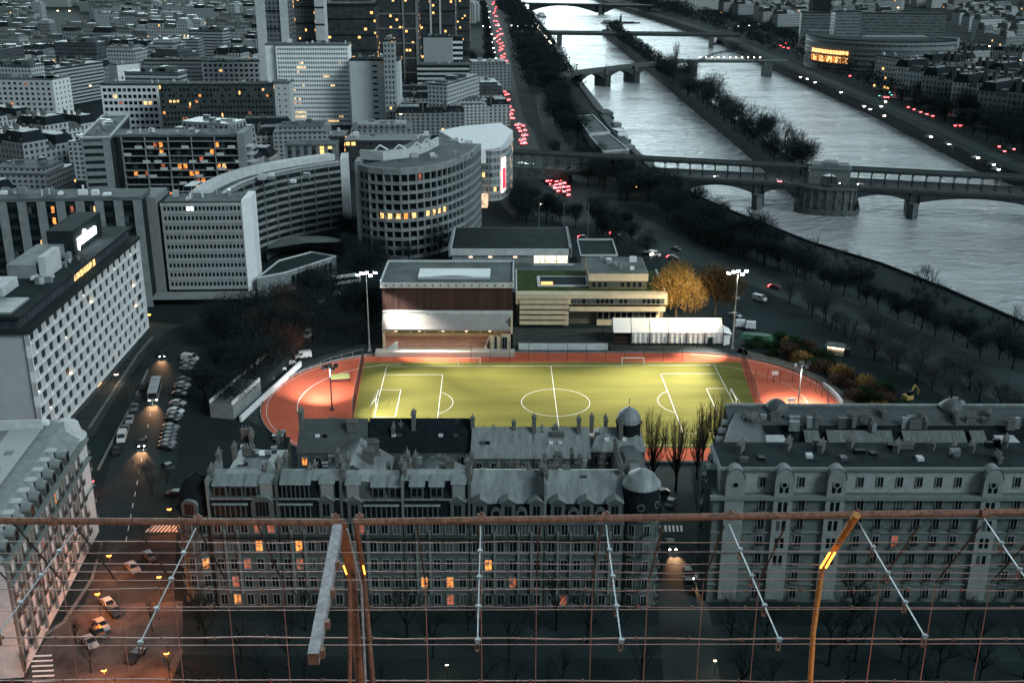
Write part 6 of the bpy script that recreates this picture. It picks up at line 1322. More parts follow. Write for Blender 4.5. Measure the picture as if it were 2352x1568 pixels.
def mass_tree(h, rad, seed, n=900, wd=.22, upright=False, zb=.25):
    r = random.Random(seed); T_, B_ = bare_tree(h * .9, .8, seed, depth=3, thick=.3); h *= 1.0
    lobes = [(Vector((r.uniform(-.5, .5) * rad, r.uniform(-.5, .5) * rad, h * r.uniform(zb + .2, .82))), rad * r.uniform(.38, .72)) for k in range(9)]
    for i in range(n):
        c, rr_ = r.choice(lobes); d = Vector((r.gauss(0, 1), r.gauss(0, 1), r.gauss(0, 1))).normalized(); p = c + d * rr_ * r.uniform(.35, 1.08)
        if p.z < h * .12: continue
        ax = (Vector((d.x, d.y, abs(d.z) + (2.2 if upright else .6))) + Vector((r.uniform(-.5, .5), r.uniform(-.5, .5), 0))).normalized(); sd = ax.cross(Vector((r.uniform(-1, 1), r.uniform(-1, 1), r.uniform(-1, 1)))).normalized() * wd * r.uniform(.5, 1.2) / 2; l = ax * r.uniform(.5, 1.5)
        B_.face([p - sd, p + sd, p + l])
    return T_, B_
def two(T_, B_, mt, mc): return (T_.mesh("trunk", mt), B_.mesh("crown", mc))
bare = [two(*bare_tree(12, .62, 300 + k, depth=5), bark, twig) for k in range(4)]
thin = [two(*bare_tree(9, .5, 330 + k, upright=.6, depth=4, thick=.14), bark, twig) for k in range(3)]
mass = [two(*mass_tree(13, 5.0 + .5 * k, 360 + k, 3600, .13), bark, twig) for k in range(6)]
massg = [two(*mass_tree(12, 5.6, 380 + k, 2600, .10), bark, twig2) for k in range(3)]
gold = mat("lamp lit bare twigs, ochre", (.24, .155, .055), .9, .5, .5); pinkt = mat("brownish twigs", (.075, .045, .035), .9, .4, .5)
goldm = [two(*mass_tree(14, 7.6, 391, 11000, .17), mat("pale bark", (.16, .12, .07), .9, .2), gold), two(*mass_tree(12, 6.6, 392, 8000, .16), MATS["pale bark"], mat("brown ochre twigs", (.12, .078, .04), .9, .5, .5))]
pop = []
for k in range(3):
    r = random.Random(400 + k); T_, B_ = MB(), MB(); T_.tube((0, 0, -.2), (0, 0, 6), .3, .22, 8, cap=False)
    for i in range(30):
        a = r.uniform(0, 6.28); s = r.uniform(.3, 2.6); z0 = r.uniform(2.5, 7); p = Vector((0, 0, z0)); q = Vector((math.cos(a) * s, math.sin(a) * s, z0 + r.uniform(4, 6))); T_.tube(p, q, .12, .06, 4, cap=False); e = q + Vector((math.cos(a) * r.uniform(0, .5), math.sin(a) * r.uniform(0, .5), r.uniform(3, 6))); B_.tube(q, e, .06, .02, 3, cap=False)
        for j in range(30):
            t_ = r.uniform(0, 1); s0 = p.lerp(q, t_) if r.random() < .3 else q.lerp(e, t_); b2 = s0 + Vector((r.uniform(-.9, .9), r.uniform(-.9, .9), r.uniform(.6, 2.2))); B_.tube(s0, b2, .026, .010, 3, cap=False)
    pop.append(two(T_, B_, bark, mat("upright twigs", (.05, .05, .04), .95, .3)))
bush = []
for k in range(3):
    r = random.Random(420 + k); B_ = MB(); S_ = MB()
    for i in range(7): a = r.uniform(0, 6.28); S_.tube((0, 0, 0), (math.cos(a) * 1.3, math.sin(a) * 1.3, 1.8), .06, .03, 3)
    for i in range(700):
        d = Vector((r.gauss(0, 1), r.gauss(0, 1), abs(r.gauss(0, 1)))).normalized(); p = Vector((d.x * 2.4, d.y * 2.4, d.z * 2.0)) * r.uniform(.3, 1.0); ax = (d + Vector((0, 0, .5))).normalized() * r.uniform(.3, .8); sd = ax.cross(Vector((r.random(), r.random(), r.random()))).normalized() * .09; B_.face([p - sd, p + sd, p + ax])
    bush.append((S_.mesh("stem", bark), B_.mesh("foliage", pinkt if k == 0 else (gold if k == 1 else mat("dark green leaves", (.02, .045, .02), .9, .5)))))
tr = random.Random(5); NT = 0
def tree(pool, x, y, s, label, group, z=0, name="tree", cat="tree"):
    global NT
    T_, B_ = tr.choice(pool); t = thing(name, label, cat, (x, y, z), tr.uniform(0, 6.28), group); k = s * (tr.uniform(.96, 1.06) if group is None or pool is pop else tr.uniform(.74, 1.25)); t.scale = (k, k, k * tr.uniform(.9, 1.1)); link("trunk" if name != "bush" else "stem", T_, t); link("crown" if name != "bush" else "foliage", B_, t); NT += 1
def px_tree(pool, u, v, s, label, group, **k): p = at(u, v); tree(pool, p[0], p[1], s, label, group, **k)
def inpoly(p, poly):
    c = False; n = len(poly)
    for i in range(n):
        (x1, y1), (x2, y2) = poly[i], poly[i - 1]
        if (y1 > p[1]) != (y2 > p[1]) and p[0] < (x2 - x1) * (p[1] - y1) / (y2 - y1) + x1: c = not c
    return c
def scatter(pool, poly, n, s, label, group, mind=5.5, avoid=(), **k):
    poly = [a2(*p) for p in poly]; xs = [p[0] for p in poly]; ys = [p[1] for p in poly]; got = []; tries = 0
    while len(got) < n and tries < 4000:
        tries += 1; p = (tr.uniform(min(xs), max(xs)), tr.uniform(min(ys), max(ys)))
        if not inpoly(p, poly) or any((p[0] - q[0]) ** 2 + (p[1] - q[1]) ** 2 < mind * mind for q in got) or any(near_line(p, l, d) for l, d in avoid): continue
        got.append(p); tree(pool, p[0], p[1], s, label, group, **k)
def near_line(p, line, d):
    for i in range(len(line) - 1):
        (x1, y1), (x2, y2) = line[i], line[i + 1]; l2 = (x2 - x1) ** 2 + (y2 - y1) ** 2; t_ = max(0, min(1, ((p[0] - x1) * (x2 - x1) + (p[1] - y1) * (y2 - y1)) / l2))
        if math.hypot(p[0] - x1 - t_ * (x2 - x1), p[1] - y1 - t_ * (y2 - y1)) < d: return True
    return False
ROADS = [(AVE, 10), (BLV, 12), (BD, 4), (ST, 9)]
# left park, between the street and the grandstand
scatter(mass, [(455, 850), (560, 720), (800, 690), (860, 640), (878, 690), (850, 800), (700, 812), (610, 880), (560, 960), (470, 960)], 30, 1.0, "dark leafless tree in the park left of the grandstand", "trees of the left park", 6, ROADS)
scatter(mass, [(790, 530), (840, 600), (1010, 600), (1040, 560), (1000, 590), (860, 640), (800, 640)], 12, .8, "dark tree at the foot of the embassy block", "trees at the foot of the embassy", 6)
massb = [two(*mass_tree(12, 5.6, 430 + k, 2400, .11), bark, mat("reddish brown twigs", (.075, .040, .032), .95, .5, .5)) for k in range(2)]
scatter(massb, [(560, 750), (700, 730), (690, 830), (600, 850)], 9, .95, "brownish bare tree among the dark trees of the left park", "brownish trees of the left park", 6, ROADS)
scatter([bush[0]], [(560, 760), (690, 740), (680, 840), (600, 850)], 9, 2.0, "reddish brown leafless bush in the left park", "reddish bushes of the left park", 4, ROADS, name="bush", cat="bush")
scatter(mass, [(1185, 455), (1320, 520), (1430, 520), (1540, 560), (1480, 590), (1310, 520), (1190, 520)], 20, .85, "dark tree between the junction and the dark pavilion", "trees around the junction", 6, ROADS)
scatter(mass, [(1320, 400), (1430, 390), (1530, 440), (1640, 510), (1780, 590), (1700, 600), (1540, 520), (1400, 470)], 30, .95, "dark tree beside the boulevard near the end of the big bridge", "boulevard trees by the big bridge", 6.5, ROADS)
scatter(mass, [(1700, 600), (1800, 630), (2352, 880), (2352, 960), (2250, 900), (2000, 780)], 34, .95, "bare tree in the boulevard row right of the stadium", "boulevard trees right of the stadium", 6.5, ROADS)
scatter(thin, [(1790, 610), (2352, 900), (2352, 1010), (2100, 860), (1900, 760)], 14, .9, "slender bare street tree between boulevard and service road", "slender street trees by the service road", 8, ROADS)
for i, (u, v) in enumerate([(1600, 470), (1648, 505), (1728, 530), (1748, 545), (1790, 560), (1880, 590), (1945, 612), (1975, 620), (2010, 640), (2070, 655), (2105, 672), (2130, 690), (2160, 708), (2240, 745), (2290, 762), (2335, 785)]):
    p = at(u, v, -3.8); tree(bare if i in (2, 3, 11, 12, 15) else thin, p[0] - 1.5, p[1], .9 if i not in (11, 12, 15) else 1.25, "bare tree on the near quay, standing out against the bright water", "bare trees along the near river edge", z=-3.8)
scatter(massg, [(1500, 430), (1560, 450), (1900, 590), (2352, 775), (2352, 800), (1880, 605), (1560, 480)], 30, .35, "low scrubby bush along the near quay wall", "scrub along the near quay", 4, name="bush", cat="bush")
# quay promenade, left bank, above the big bridge
scatter(mass, [(1196, 130), (1240, 130), (1262, 175), (1290, 240), (1330, 320), (1330, 345), (1270, 330), (1240, 260), (1215, 190)], 44, 1.3, "dark tree of the left bank promenade above the big bridge", "left bank promenade trees", 7, [(AVE, 11), ([a2(1222, 170), a2(1243, 230), a2(1262, 300), a2(1300, 345)], 4)])
scatter(mass, [(1080, 110), (1130, 110), (1150, 220), (1110, 220), (1060, 160)], 10, .9, "dark tree beside the avenue near the high-rise towers", "avenue trees by the towers", 8, [(AVE, 11)])
# island
islT = 0
for i in range(84):
    Yt = 530 + i * 13; xx = xa_([(138, 1560), (129, 1476), (139, 1054), (143, 837), (148, 683), (152, 520)], Yt)
    if Yt > 560 and islT < 36: tree(mass if tr.random() < .75 else massg, xx + tr.uniform(-4, 4), Yt, 1.35, "dense bare tree on the long narrow river island", "trees on the island", -1.5); islT += 1
for (u, v) in ((1852, 372), (1835, 366), (1815, 350)): p = at(u, v, -1); tree(bare, p[0], p[1] + 14, 1.5, "spreading bare tree at the near tip of the island behind the viaduct", "bare trees at the island tip", -1.5)
p = at(1552, 150, 0); tree(pop, p[0], p[1], 1.3, "single upright poplar like tree beside the railway bridge", None, -1)
# right bank
for off, n, s_, lab, gr in ((27, 17, 1.15, "dark tree in the row along the right quay road", "right quay trees"), (42, 17, 1.3, "dark tree between the two right bank roads", "right bank trees between the roads"), (64, 17, 1.45, "dark tree in front of the right bank buildings", "right bank trees by the buildings")):
    for i in range(n):
        Yt = 560 + i * 17 + tr.uniform(-4, 4); tree(mass, xa_(RB, Yt) + off + tr.uniform(-3, 3), Yt, s_, lab, gr)
# lit trees, bushes by the track
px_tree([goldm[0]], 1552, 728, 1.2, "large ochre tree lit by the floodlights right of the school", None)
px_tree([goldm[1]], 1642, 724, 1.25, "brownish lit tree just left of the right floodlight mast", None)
scatter([bush[1], bush[0], bush[2], bush[0], bush[2]], [(1790, 775), (1860, 800), (1960, 870), (2050, 900), (2080, 950), (1990, 950), (1900, 860), (1800, 815)], 28, 1.35, "low leafless bush on the bank right of the track", "bushes right of the track", 3.2, name="bush", cat="bush")
scatter([bush[2]], [(1715, 780), (1800, 800), (1790, 820), (1700, 795)], 5, .9, "low green bush beside the gravel path", "green bushes by the gravel path", 2.5, name="bush", cat="bush")
# plane trees of the whole strip between stadium, boulevard and river
scatter(mass, [(1560, 500), (1900, 655), (2352, 850), (2352, 890), (2000, 735), (1700, 610), (1560, 540)], 56, .8, "dark plane tree in the strip between the boulevard and the near quay", "plane trees between boulevard and quay", 5, [(BLV, 9)], name="plane_tree")
scatter(massg, [(1800, 690), (1950, 740), (2352, 960), (2352, 1020), (2180, 930), (2000, 830)], 32, .7, "grey twiggy plane tree between the boulevard and the service road", "plane trees by the service road", 5, [(BLV, 9), (BD, 3.5)], name="plane_tree")
scatter(mass, [(1190, 350), (1330, 350), (1450, 385), (1440, 430), (1340, 400), (1260, 385)], 9, .7, "dark plane tree beside the junction under the viaduct", "plane trees beside the junction", 6, [(AVE, 9)], name="plane_tree")
scatter(massg, [(1230, 180), (1255, 180), (1335, 345), (1300, 345)], 14, .8, "grey twiggy plane tree along the quay path above the big bridge", "plane trees of the upper quay path", 7, name="plane_tree")
# tall upright trees in the side street
for u, v, s_ in ((1497, 1115, 1.15), (1552, 1128, 1.1), (1600, 1100, .95), (1612, 1075, 1.0), (1640, 1060, .9)):
    px_tree(pop, u, v, s_, "tall upright branching tree standing in the side street before the pitch", "upright trees in the side street")
# garden in front of the foreground houses
scatter(bare, [(440, 1568), (430, 1440), (1490, 1440), (1500, 1640), (440, 1640)], 26, 1.0, "dark bare garden tree below the middle houses", "garden trees before the houses", 4.5)
scatter(bare, [(1640, 1430), (2420, 1380), (2420, 1640), (1640, 1640)], 20, 1.05, "dark bare garden tree below the ornate right block", "garden trees before the ornate block", 4.5)
for u, v in ((60, 1560), (210, 1545), (390, 1540), (175, 1480), (350, 1450)): px_tree(thin, u, v, .8, "thin bare street tree in the orange lit street", "street trees in the orange light")
for u, v in ((340, 1105), (350, 1135), (385, 1110), (225, 1290), (345, 1220)): px_tree(massg, u, v, .38, "small round dark shrub on the street refuge", "shrubs on the street refuge", name="bush", cat="bush")
for u, v in ((1200, 500), (1270, 505), (1360, 500)): px_tree(mass, u, v, .8, "dark tree at the edge of the traffic junction", "trees at the junction edge")
# more houses where the landmarks leave room
def spot(u, v, k, rz, zs, lbl):
    kd, wms, fm_, lx, ly = VAR[k]; p = at(u, v); c, s = math.cos(R(rz)), math.sin(R(rz)); t = thing("city_building", lbl, "building", (p[0] - (lx * c - ly * s) / 2, p[1] - (lx * s + ly * c) / 2, 0), R(rz), "houses among the landmark blocks"); t.scale = (1, 1, zs); link("wall", wms[k % len(wms)], t); link("roof", fm_, t)
for (u, v, k, rz, zs, lbl) in ((955, 262, 0, 5, .75, "low mansard house directly right of the pale tower's foot"), (1020, 250, 1, 82, .8, "mansard house below the banded office, left part"), (1082, 240, 2, 4, .8, "mansard house below the banded office beside the avenue"), (1120, 205, 11, 10, .8, "squat block at the avenue edge beside the banded office"), (990, 300, 3, 3, .7, "zinc roofed house behind the embassy's curved roof screen"), (1060, 290, 12, 12, .7, "flat roofed block with white roof boxes behind the screen building"), (1122, 280, 4, 6, .7, "zinc roofed house between screen building and avenue queue"), (1110, 250, 13, 8, .75, "stepped block with bright terraces beside the avenue queue"),
        (60, 395, 5, -32, 1.0, "big dark mansard block below the white bay block, far left"), (140, 350, 4, -30, .95, "dark courtyard house along the left side street"), (-10, 330, 2, -28, .9, "mansard house cut by the left edge under the white bay block"), (80, 480, 12, -5, .8, "white boxy roof peeping over the striped slab at the far left"), (172, 235, 10, 70, .8, "narrow slab along the dark side street right of the bright corner"), (700, 372, 12, 6, .8, "flat roofed block wedged behind the curved wing"), (610, 356, 0, 5, .8, "dark mansard house right of the balcony block"), (880, 350, 11, 3, .6, "squat dark block just behind the embassy"), (2120, 228, 0, 35, 1.2, "tall stone house behind the right bank trees, below the block of dark openings"), (2185, 246, 1, 38, 1.25, "tall stone mansard house in the middle of the right bank row"), (2255, 268, 2, 40, 1.25, "mansard house with pale firewall farther along the right bank row"), (2330, 290, 3, 42, 1.25, "mansard house at the right picture edge above the tree mass"), (2170, 196, 4, 36, 1.15, "dark roofed house in the second right bank row, left part"), (2260, 214, 5, 38, 1.15, "zinc roofed house in the second right bank row, middle part"), (2335, 232, 0, 40, 1.15, "tall house in the second right bank row at the picture edge")): spot(u, v, k, rz, zs, lbl)
# far tree masses
b = MB(); fr_ = random.Random(9)
def far_tree(x, y, h, z=0):
    for i in range(150):
        d = Vector((fr_.gauss(0, 1), fr_.gauss(0, 1), fr_.gauss(0, 1))).normalized() * fr_.uniform(.5, 1); p = Vector((x + d.x * h * .45, y + d.y * h * .45, z + h * .55 + d.z * h * .42)); sd = Vector((fr_.uniform(-1, 1), fr_.uniform(-1, 1), fr_.uniform(-1, 1))).normalized() * .55; b.face([p - sd, p + sd, p + Vector((d.x, d.y, .8)) * 1.6])
for i in range(66): Yt = 1000 + i * 8.4; far_tree(xa_([(138, 1560), (129, 1476), (139, 1054)], Yt) + fr_.uniform(-4, 4), Yt, 15, -1)
for i in range(230): Yt = 880 + i * 6; far_tree(xa_(BANK, Yt) - fr_.uniform(12, 54), Yt, 16)
for i in range(260): Yt = 850 + i * 5.4; far_tree(xa_(RB, Yt) + fr_.choice([26, 42, 66, 72]) + fr_.uniform(-4, 4), Yt, 17)
for i in range(40): Yt = 1100 + i * 26; far_tree(xa_(AVW, Yt) - 14 + fr_.uniform(-3, 3), Yt, 10)
b.build("far_trees", twig, kind='stuff')
# ================================================================= vehicles
PAINT = {n: mat("car paint " + n, c, .3, .05, 1, spec=.6) for n, c in {"white": (.50, .52, .53), "black": (.012, .014, .016), "grey": (.10, .11, .115), "silver": (.26, .28, .29), "blue": (.03, .045, .07), "dark red": (.10, .02, .02)}.items()}
cglass = mat("car glass", (.012, .015, .018), .1, .1, spec=.8); tyre = mat("tyre rubber", (.012, .012, .012), .9, .1)
hl = emit("headlight", (1.0, .95, .88), 40); tl = emit("tail light", (1.0, .035, .04), 14); hlo = emit("headlight glow", (1.0, .86, .72), 34); tlo = emit("brake light glow", (1.0, .05, .055), 26); ind = emit("amber indicator", (1.0, .5, .08), 14)
def car_meshes(kind):
    if kind == "car": pr = [(-2.1, .3), (-2.15, .8), (-1.95, .95), (-1.6, 1.0), (-1.0, 1.42), (.45, 1.45), (1.15, 1.0), (1.9, .86), (2.15, .62), (2.15, .3)]; hw, top = .88, 1.2
    elif kind == "van": pr = [(-2.5, .35), (-2.5, 1.9), (-2.35, 2.05), (1.1, 2.05), (1.75, 1.25), (2.35, 1.05), (2.5, .7), (2.5, .35)]; hw, top = .98, 1.5
    else: pr = [(-6, .35), (-6, 2.9), (-5.8, 3.05), (5.8, 3.05), (6, 2.8), (6.05, .35)]; hw, top = 1.25, 2.0
    B_, G_ = MB(), MB(); n = len(pr); yy = lambda z: hw * (1 if z < 1.1 or kind == 'bus' else (.80 if kind == 'car' else .92))
    for i in range(n):
        (xa, za), (xb, zb) = pr[i], pr[(i + 1) % n]; B_.face([(xa, -yy(za), za), (xa, yy(za), za), (xb, yy(zb), zb), (xb, -yy(zb), zb)])
        if kind != 'bus' and za > .9 and zb > .9 and abs(za - zb) > .3 and abs(xa - xb) > .2 or (kind == 'bus' and i == 4):
            nx, nz = -(zb - za), (xb - xa); l = math.hypot(nx, nz); nx, nz = nx / l * .015, nz / l * .015; s_ = -1 if nz < 0 else 1
            if kind == 'bus': nx, nz, s_ = .02, 0, 1; za, zb = 2.7, 1.1
            G_.face([(xa + nx * s_, -yy(za) * .9, za + nz * s_), (xa + nx * s_, yy(za) * .9, za + nz * s_), (xb + nx * s_, yy(zb) * .9, zb + nz * s_), (xb + nx * s_, -yy(zb) * .9, zb + nz * s_)])
    for s in (-1, 1): B_.face([(x, s * yy(z), z) for x, z in (pr if s > 0 else pr[::-1])])
    if kind == "car": sw = [(-1.45, 1.04), (-.95, 1.36), (.4, 1.38), (1.0, 1.04)]; ys = lambda z: (.885 if z < 1.1 else .715)
    elif kind == "van": sw = [(.1, 1.25), (.1, 1.8), (1.0, 1.85), (1.55, 1.25)]; ys = lambda z: .96 if z < 1.5 else .915
    else: sw = [(-5.6, 1.5), (-5.6, 2.6), (5.6, 2.6), (5.6, 1.5)]; ys = lambda z: 1.27
    for s in (-1, 1): q = [(x, s * ys(z), z) for x, z in sw]; G_.face(q if s > 0 else q[::-1])
    if kind == "bus": B_.box(-4.5, -.8, 3.05, -3, .8, 3.35).box(1.5, -.7, 3.05, 3.0, .7, 3.25)
    return B_, G_
CM = {}
for kind in ("car", "van", "bus"):
    B_, G_ = car_meshes(kind); CM[kind] = ({p: B_.mesh("body", m_) for p, m_ in PAINT.items()}, G_.mesh("window", cglass))
wheel_m = MB().tube((0, -.1, 0), (0, .1, 0), .33, n=12).mesh("wheel", tyre)
lt_near = {k: MB().box(-.04, -.17, -.08, .05, .17, .08).mesh(nm, m_) for k, nm, m_ in (("h", "headlight", hl), ("t", "tail_light", tl))}
lt_far = {k: MB().box(-.1, -.36, -.2, .1, .36, .2).mesh(nm, m_) for k, nm, m_ in (("h", "headlight", hlo), ("t", "tail_light", tlo), ("a", "indicator", ind))}
def vehicle(x, y, rz, kind, paint, label, group, lights="", far=False, z=.06, cat=None, name=None):
    t = thing(name or {"car": "car", "van": "van", "bus": "bus"}[kind], label, cat or kind, (x, y, z), rz, group); L_ = {"car": 2.15, "van": 2.5, "bus": 6.05}[kind]; hy = {"car": .62, "van": .74, "bus": .95}[kind]; zl = {"car": .68, "van": .8, "bus": .75}[kind]
    link("body", CM[kind][0][paint], t)
    if not far:
        link("window", CM[kind][1], t)
        for wx in (-L_ * .62, L_ * .62):
            for wy in (-hy - .18, hy + .18): link("wheel", wheel_m, t, (wx, wy, .33))
    for ch in lights:
        lm_ = (lt_far if far else lt_near).get(ch) or lt_far[ch]; sx = L_ if ch == 'h' else -L_
        for wy in (-hy, hy): link(lm_.name.split('.')[0], lm_, t, (sx, wy, zl))
    return t
def dirn(u0, v0, u1, v1): a, b_ = at(u0, v0), at(u1, v1); return math.atan2(b_[1] - a[1], b_[0] - a[0])
DN = dirn(365, 900, 320, 1080)        # toward the camera along the left street
def pxv(u, v, rz, *a, **k): p = at(u, v); return vehicle(p[0], p[1], rz, *a, **k)
bus_ = pxv(357, 905, DN, "bus", "silver", "pale roofed city bus driving down the left street with headlights on", None, "h")
c1 = pxv(328, 1022, DN, "car", "black", "dark car with bright headlights driving behind the bus toward the crossing", None, "h")
c2 = pxv(374, 818, DN, "car", "black", "dark car with headlights on farther up the left street beyond the bus", None, "h")
c3 = pxv(1541, 1256, R(-88), "car", "black", "car with headlights on driving down the side street", None, "h")
c4 = pxv(1580, 1322, R(-88), "car", "grey", "second car with headlights on in the side street, nearer than the other", None, "h")
for o_, e_, L_ in ((bus_, 5000, 6.4), (c1, 4000, 2.4), (c2, 2200, 2.4), (c3, 5000, 2.4), (c4, 2500, 2.4)):
    for s in (-.6, .6):
        ld = bpy.data.lights.new("headlight_beam", 'SPOT'); ld.energy = e_; ld.spot_size = R(50); ld.spot_blend = .9; ld.color = (1.0, .50, .24); ld.shadow_soft_size = .1
        lo = bpy.data.objects.new("headlight_beam", ld); C.objects.link(lo); lo.parent = o_; lo.location = (L_, s, .9); lo.rotation_euler = Vector((1, 0, -.20)).to_track_quat('-Z', 'Y').to_euler()
DR = DN + R(62)
for (u, v, k, p, rz, lb) in [(437, 828, "van", "white", DR, "white van at the far end of the angled parking row"), (430, 850, "car", "silver", DR, "silver car beside the white van in the angled parking row"), (424, 876, "car", "grey", DR, "grey car in the angled row, third from the white van"), (420, 888, "car", "silver", DR, "silver car in the angled row level with the bus"), (409, 930, "car", "silver", DR, "bright silver car in the angled row just below the bus"), (404, 948, "car", "white", DR, "white car in the middle of the angled parking row"), (397, 968, "car", "black", DR, "black car below the white car in the angled row"), (393, 985, "car", "grey", DR, "dim grey car in the lower half of the angled row"), (389, 1003, "car", "black", DR, "black car near the lower end of the angled row"), (385, 1021, "car", "grey", DR, "last grey car at the lower end of the angled row"), (388, 1077, "car", "black", DR - .6, "dark car parked alone on the corner below the angled row"),
        (413, 908, "car", "grey", DR, "grey car in the angled row one below the bus roof"), (417, 897, "car", "black", DR, "black car in the angled row level with the bus windscreen"), (401, 958, "car", "grey", DR, "grey car squeezed between white and black ones in the angled row"), (391, 994, "car", "black", DR, "black car in the lower third of the angled row"), (387, 1012, "car", "black", DR, "black car second from the lower end of the angled row"), (383, 1031, "car", "black", DR, "very last dark car below the angled row"), (432, 838, "car", "silver", DR, "silver car second in the angled row, next to the white van"), (269, 1040, "car", "black", DN, "black car parked nearest on the left kerb"), (289, 990, "car", "grey", DN, "grey car parked between the kerb van and the silver car"), (328, 893, "car", "black", DN, "black car at the left kerb beside the bus"), (281, 1010, "van", "white", DN, "white van parked at the left kerb of the street"), (299, 968, "car", "silver", DN, "silver car parked at the left kerb beyond the white van"), (310, 940, "car", "grey", DN, "grey car parked second beyond the white kerb van"), (318, 920, "car", "black", DN, "black car parked farthest along the left kerb"),
        (600, 880, "van", "white", DN + .15, "white van parked beside the long shed"), (622, 868, "car", "grey", DN + .1, "grey car parked right of the white van by the shed"), (585, 880, "car", "black", DN + .1, "black car parked left of the white van by the shed"), (696, 822, "van", "white", R(200), "white minivan parked on the path at the left bend of the track"), (664, 838, "car", "silver", R(205), "silver car parked behind the minivan at the track bend"), (709, 772, "van", "white", R(262), "white van parked in the left park, nearest the track"), (711, 748, "car", "silver", R(262), "silver car parked beyond the van in the left park"), (728, 706, "van", "silver", R(200), "silver van left of the cars under the trees below the coach"), (692, 770, "car", "grey", R(262), "grey car at the left side of the park lane beyond the van"), (715, 722, "car", "white", R(262), "white car highest in the park lane above the silver one"), (640, 853, "car", "white", R(212), "white car behind the silver car at the track bend"), (745, 693, "car", "grey", R(195), "grey car parked under the trees below the coach"), (768, 680, "car", "white", R(195), "white car parked beside the trees below the coach"),
        (250, 1392, "car", "white", R(-50), "pale car with its roof lit orange at the bottom left street"), (262, 1408, "car", "black", R(-48), "dark car right beside the pale orange lit car"), (233, 1440, "car", "silver", R(-50), "silver car in the middle of the bottom left parked row"), (226, 1457, "car", "black", R(-50), "black car tucked below the silver one, bottom left row"), (207, 1479, "car", "silver", R(-50), "pale car with orange glow, lowest of the bottom left row"), (312, 1512, "car", "black", R(255), "dark car driving alone in the bottom left street"), (305, 1308, "car", "silver", R(-50), "silver car near the shrubs below the crossing"), (345, 1282, "car", "grey", R(-50), "grey car nearest the crossing in the bottom left street"), (402, 1138, "car", "black", R(180), "dark car with amber lights waiting at the rotunda corner"),
        (1517, 1136, "car", "black", R(200), "dark car parked across at the top of the side street"), (1540, 1160, "car", "grey", R(250), "grey car parked below the tall trees in the side street"), (1582, 1345, "car", "black", R(-88), "dark car stopped at the lower right of the side street"),
        (1503, 588, "van", "white", R(-40), "pale van on the boulevard behind the school"), (1553, 575, "car", "grey", R(-40), "grey car on the boulevard ahead of the pale van"), (1744, 690, "van", "white", R(-45), "white box van on the service road right of the mast"), (1688, 728, "car", "silver", R(-45), "silver car parked near the two trailers"), (1816, 808, "car", "silver", R(-30), "small pale scooter like car by the ochre bushes")]:
    if k != "van" and "scooter" in lb: lb = "small pale car beside the ochre bushes on the gravel path"
    pxv(u, v, rz, k, p, lb, "parked and driving cars near the stadium", "a" if "amber" in lb else "")
pxv(790, 652, R(28), "bus", "white", "white and dark coach parked beside the annex building", None)
pxv(1682, 686, R(-45), "van", "white", "truck with orange lights on the service road left of the box van", None, "a")
pxv(2195, 925, R(-45), "car", "silver", "car with bright lights on the boulevard behind the right roof ridge", None, "t")
# traffic far away, light after light
vr = random.Random(17); QL = "car queueing nose to tail with red lights, indistinguishable in the avenue jam"
def far_car(u, v, rz, ch, label, group, z=.06): p = at(u, v, z); vehicle(p[0], p[1], rz, "car", vr.choice(list(PAINT)), label, group, ch, True, z)
for k, (u, v) in enumerate([(1247, 410), (1256, 407), (1266, 409), (1277, 408), (1251, 417), (1262, 416), (1272, 418), (1284, 415), (1259, 424), (1270, 426), (1280, 424), (1290, 422), (1268, 433), (1278, 432), (1288, 431), (1298, 430), (1276, 440), (1289, 441), (1299, 438), (1299, 449)]): far_car(u, v, R(130), "t", "car with red tail lights in the dense jam on the junction", "cars jammed on the junction")
pl_ = [(1198, 330), (1197, 322), (1200, 312), (1196, 303), (1192, 294), (1185, 287), (1172, 275), (1169, 266), (1168, 258), (1165, 248), (1161, 240), (1163, 231), (1160, 221), (1158, 210), (1157, 199), (1156, 190), (1157, 182), (1154, 173), (1156, 164), (1153, 152), (1156, 143), (1150, 136), (1153, 128), (1149, 118), (1150, 110), (1148, 102), (1143, 95), (1142, 86), (1147, 80), (1143, 72), (1138, 60), (1136, 50), (1138, 40), (1133, 30), (1136, 20), (1130, 12), (1132, 5)]
for i, (u, v) in enumerate(pl_):
    for k_ in range(2): far_car(u + vr.uniform(-2, 2) + k_ * (4 + v * .012), v + vr.uniform(-2, 2) - k_ * 2, R(95), "t", QL, "cars queueing along the avenue")
for i, (u, v) in enumerate([(1146, 285), (1150, 270), (1143, 262), (1147, 225), (1148, 210), (1144, 186), (1146, 172), (1143, 152), (1139, 135), (1137, 122), (1134, 112), (1131, 98), (1137, 90), (1131, 80), (1125, 68), (1127, 55), (1124, 42), (1126, 28), (1120, 15)]): far_car(u - 2, v, R(-85), "h", "oncoming car with pale headlights, indistinguishable in the avenue traffic", "oncoming cars on the avenue")
for i in range(12): far_car(1190 + vr.uniform(0, 40), 388 + vr.uniform(-10, 20), R(-20), "h", "small car with white lights waiting left of the junction", "cars waiting beside the screen building")
for u, v in [(1779, 144), (1835, 179), (1850, 183), (1868, 191), (1927, 214), (1980, 246), (1994, 253), (2019, 246), (2026, 268), (2029, 235), (2132, 316), (2173, 333), (2239, 364), (2275, 380), (2286, 391)]: far_car(u, v, R(-62), "h", "car with headlights on the right bank quay road, heading this way", "oncoming cars on the right bank quay")
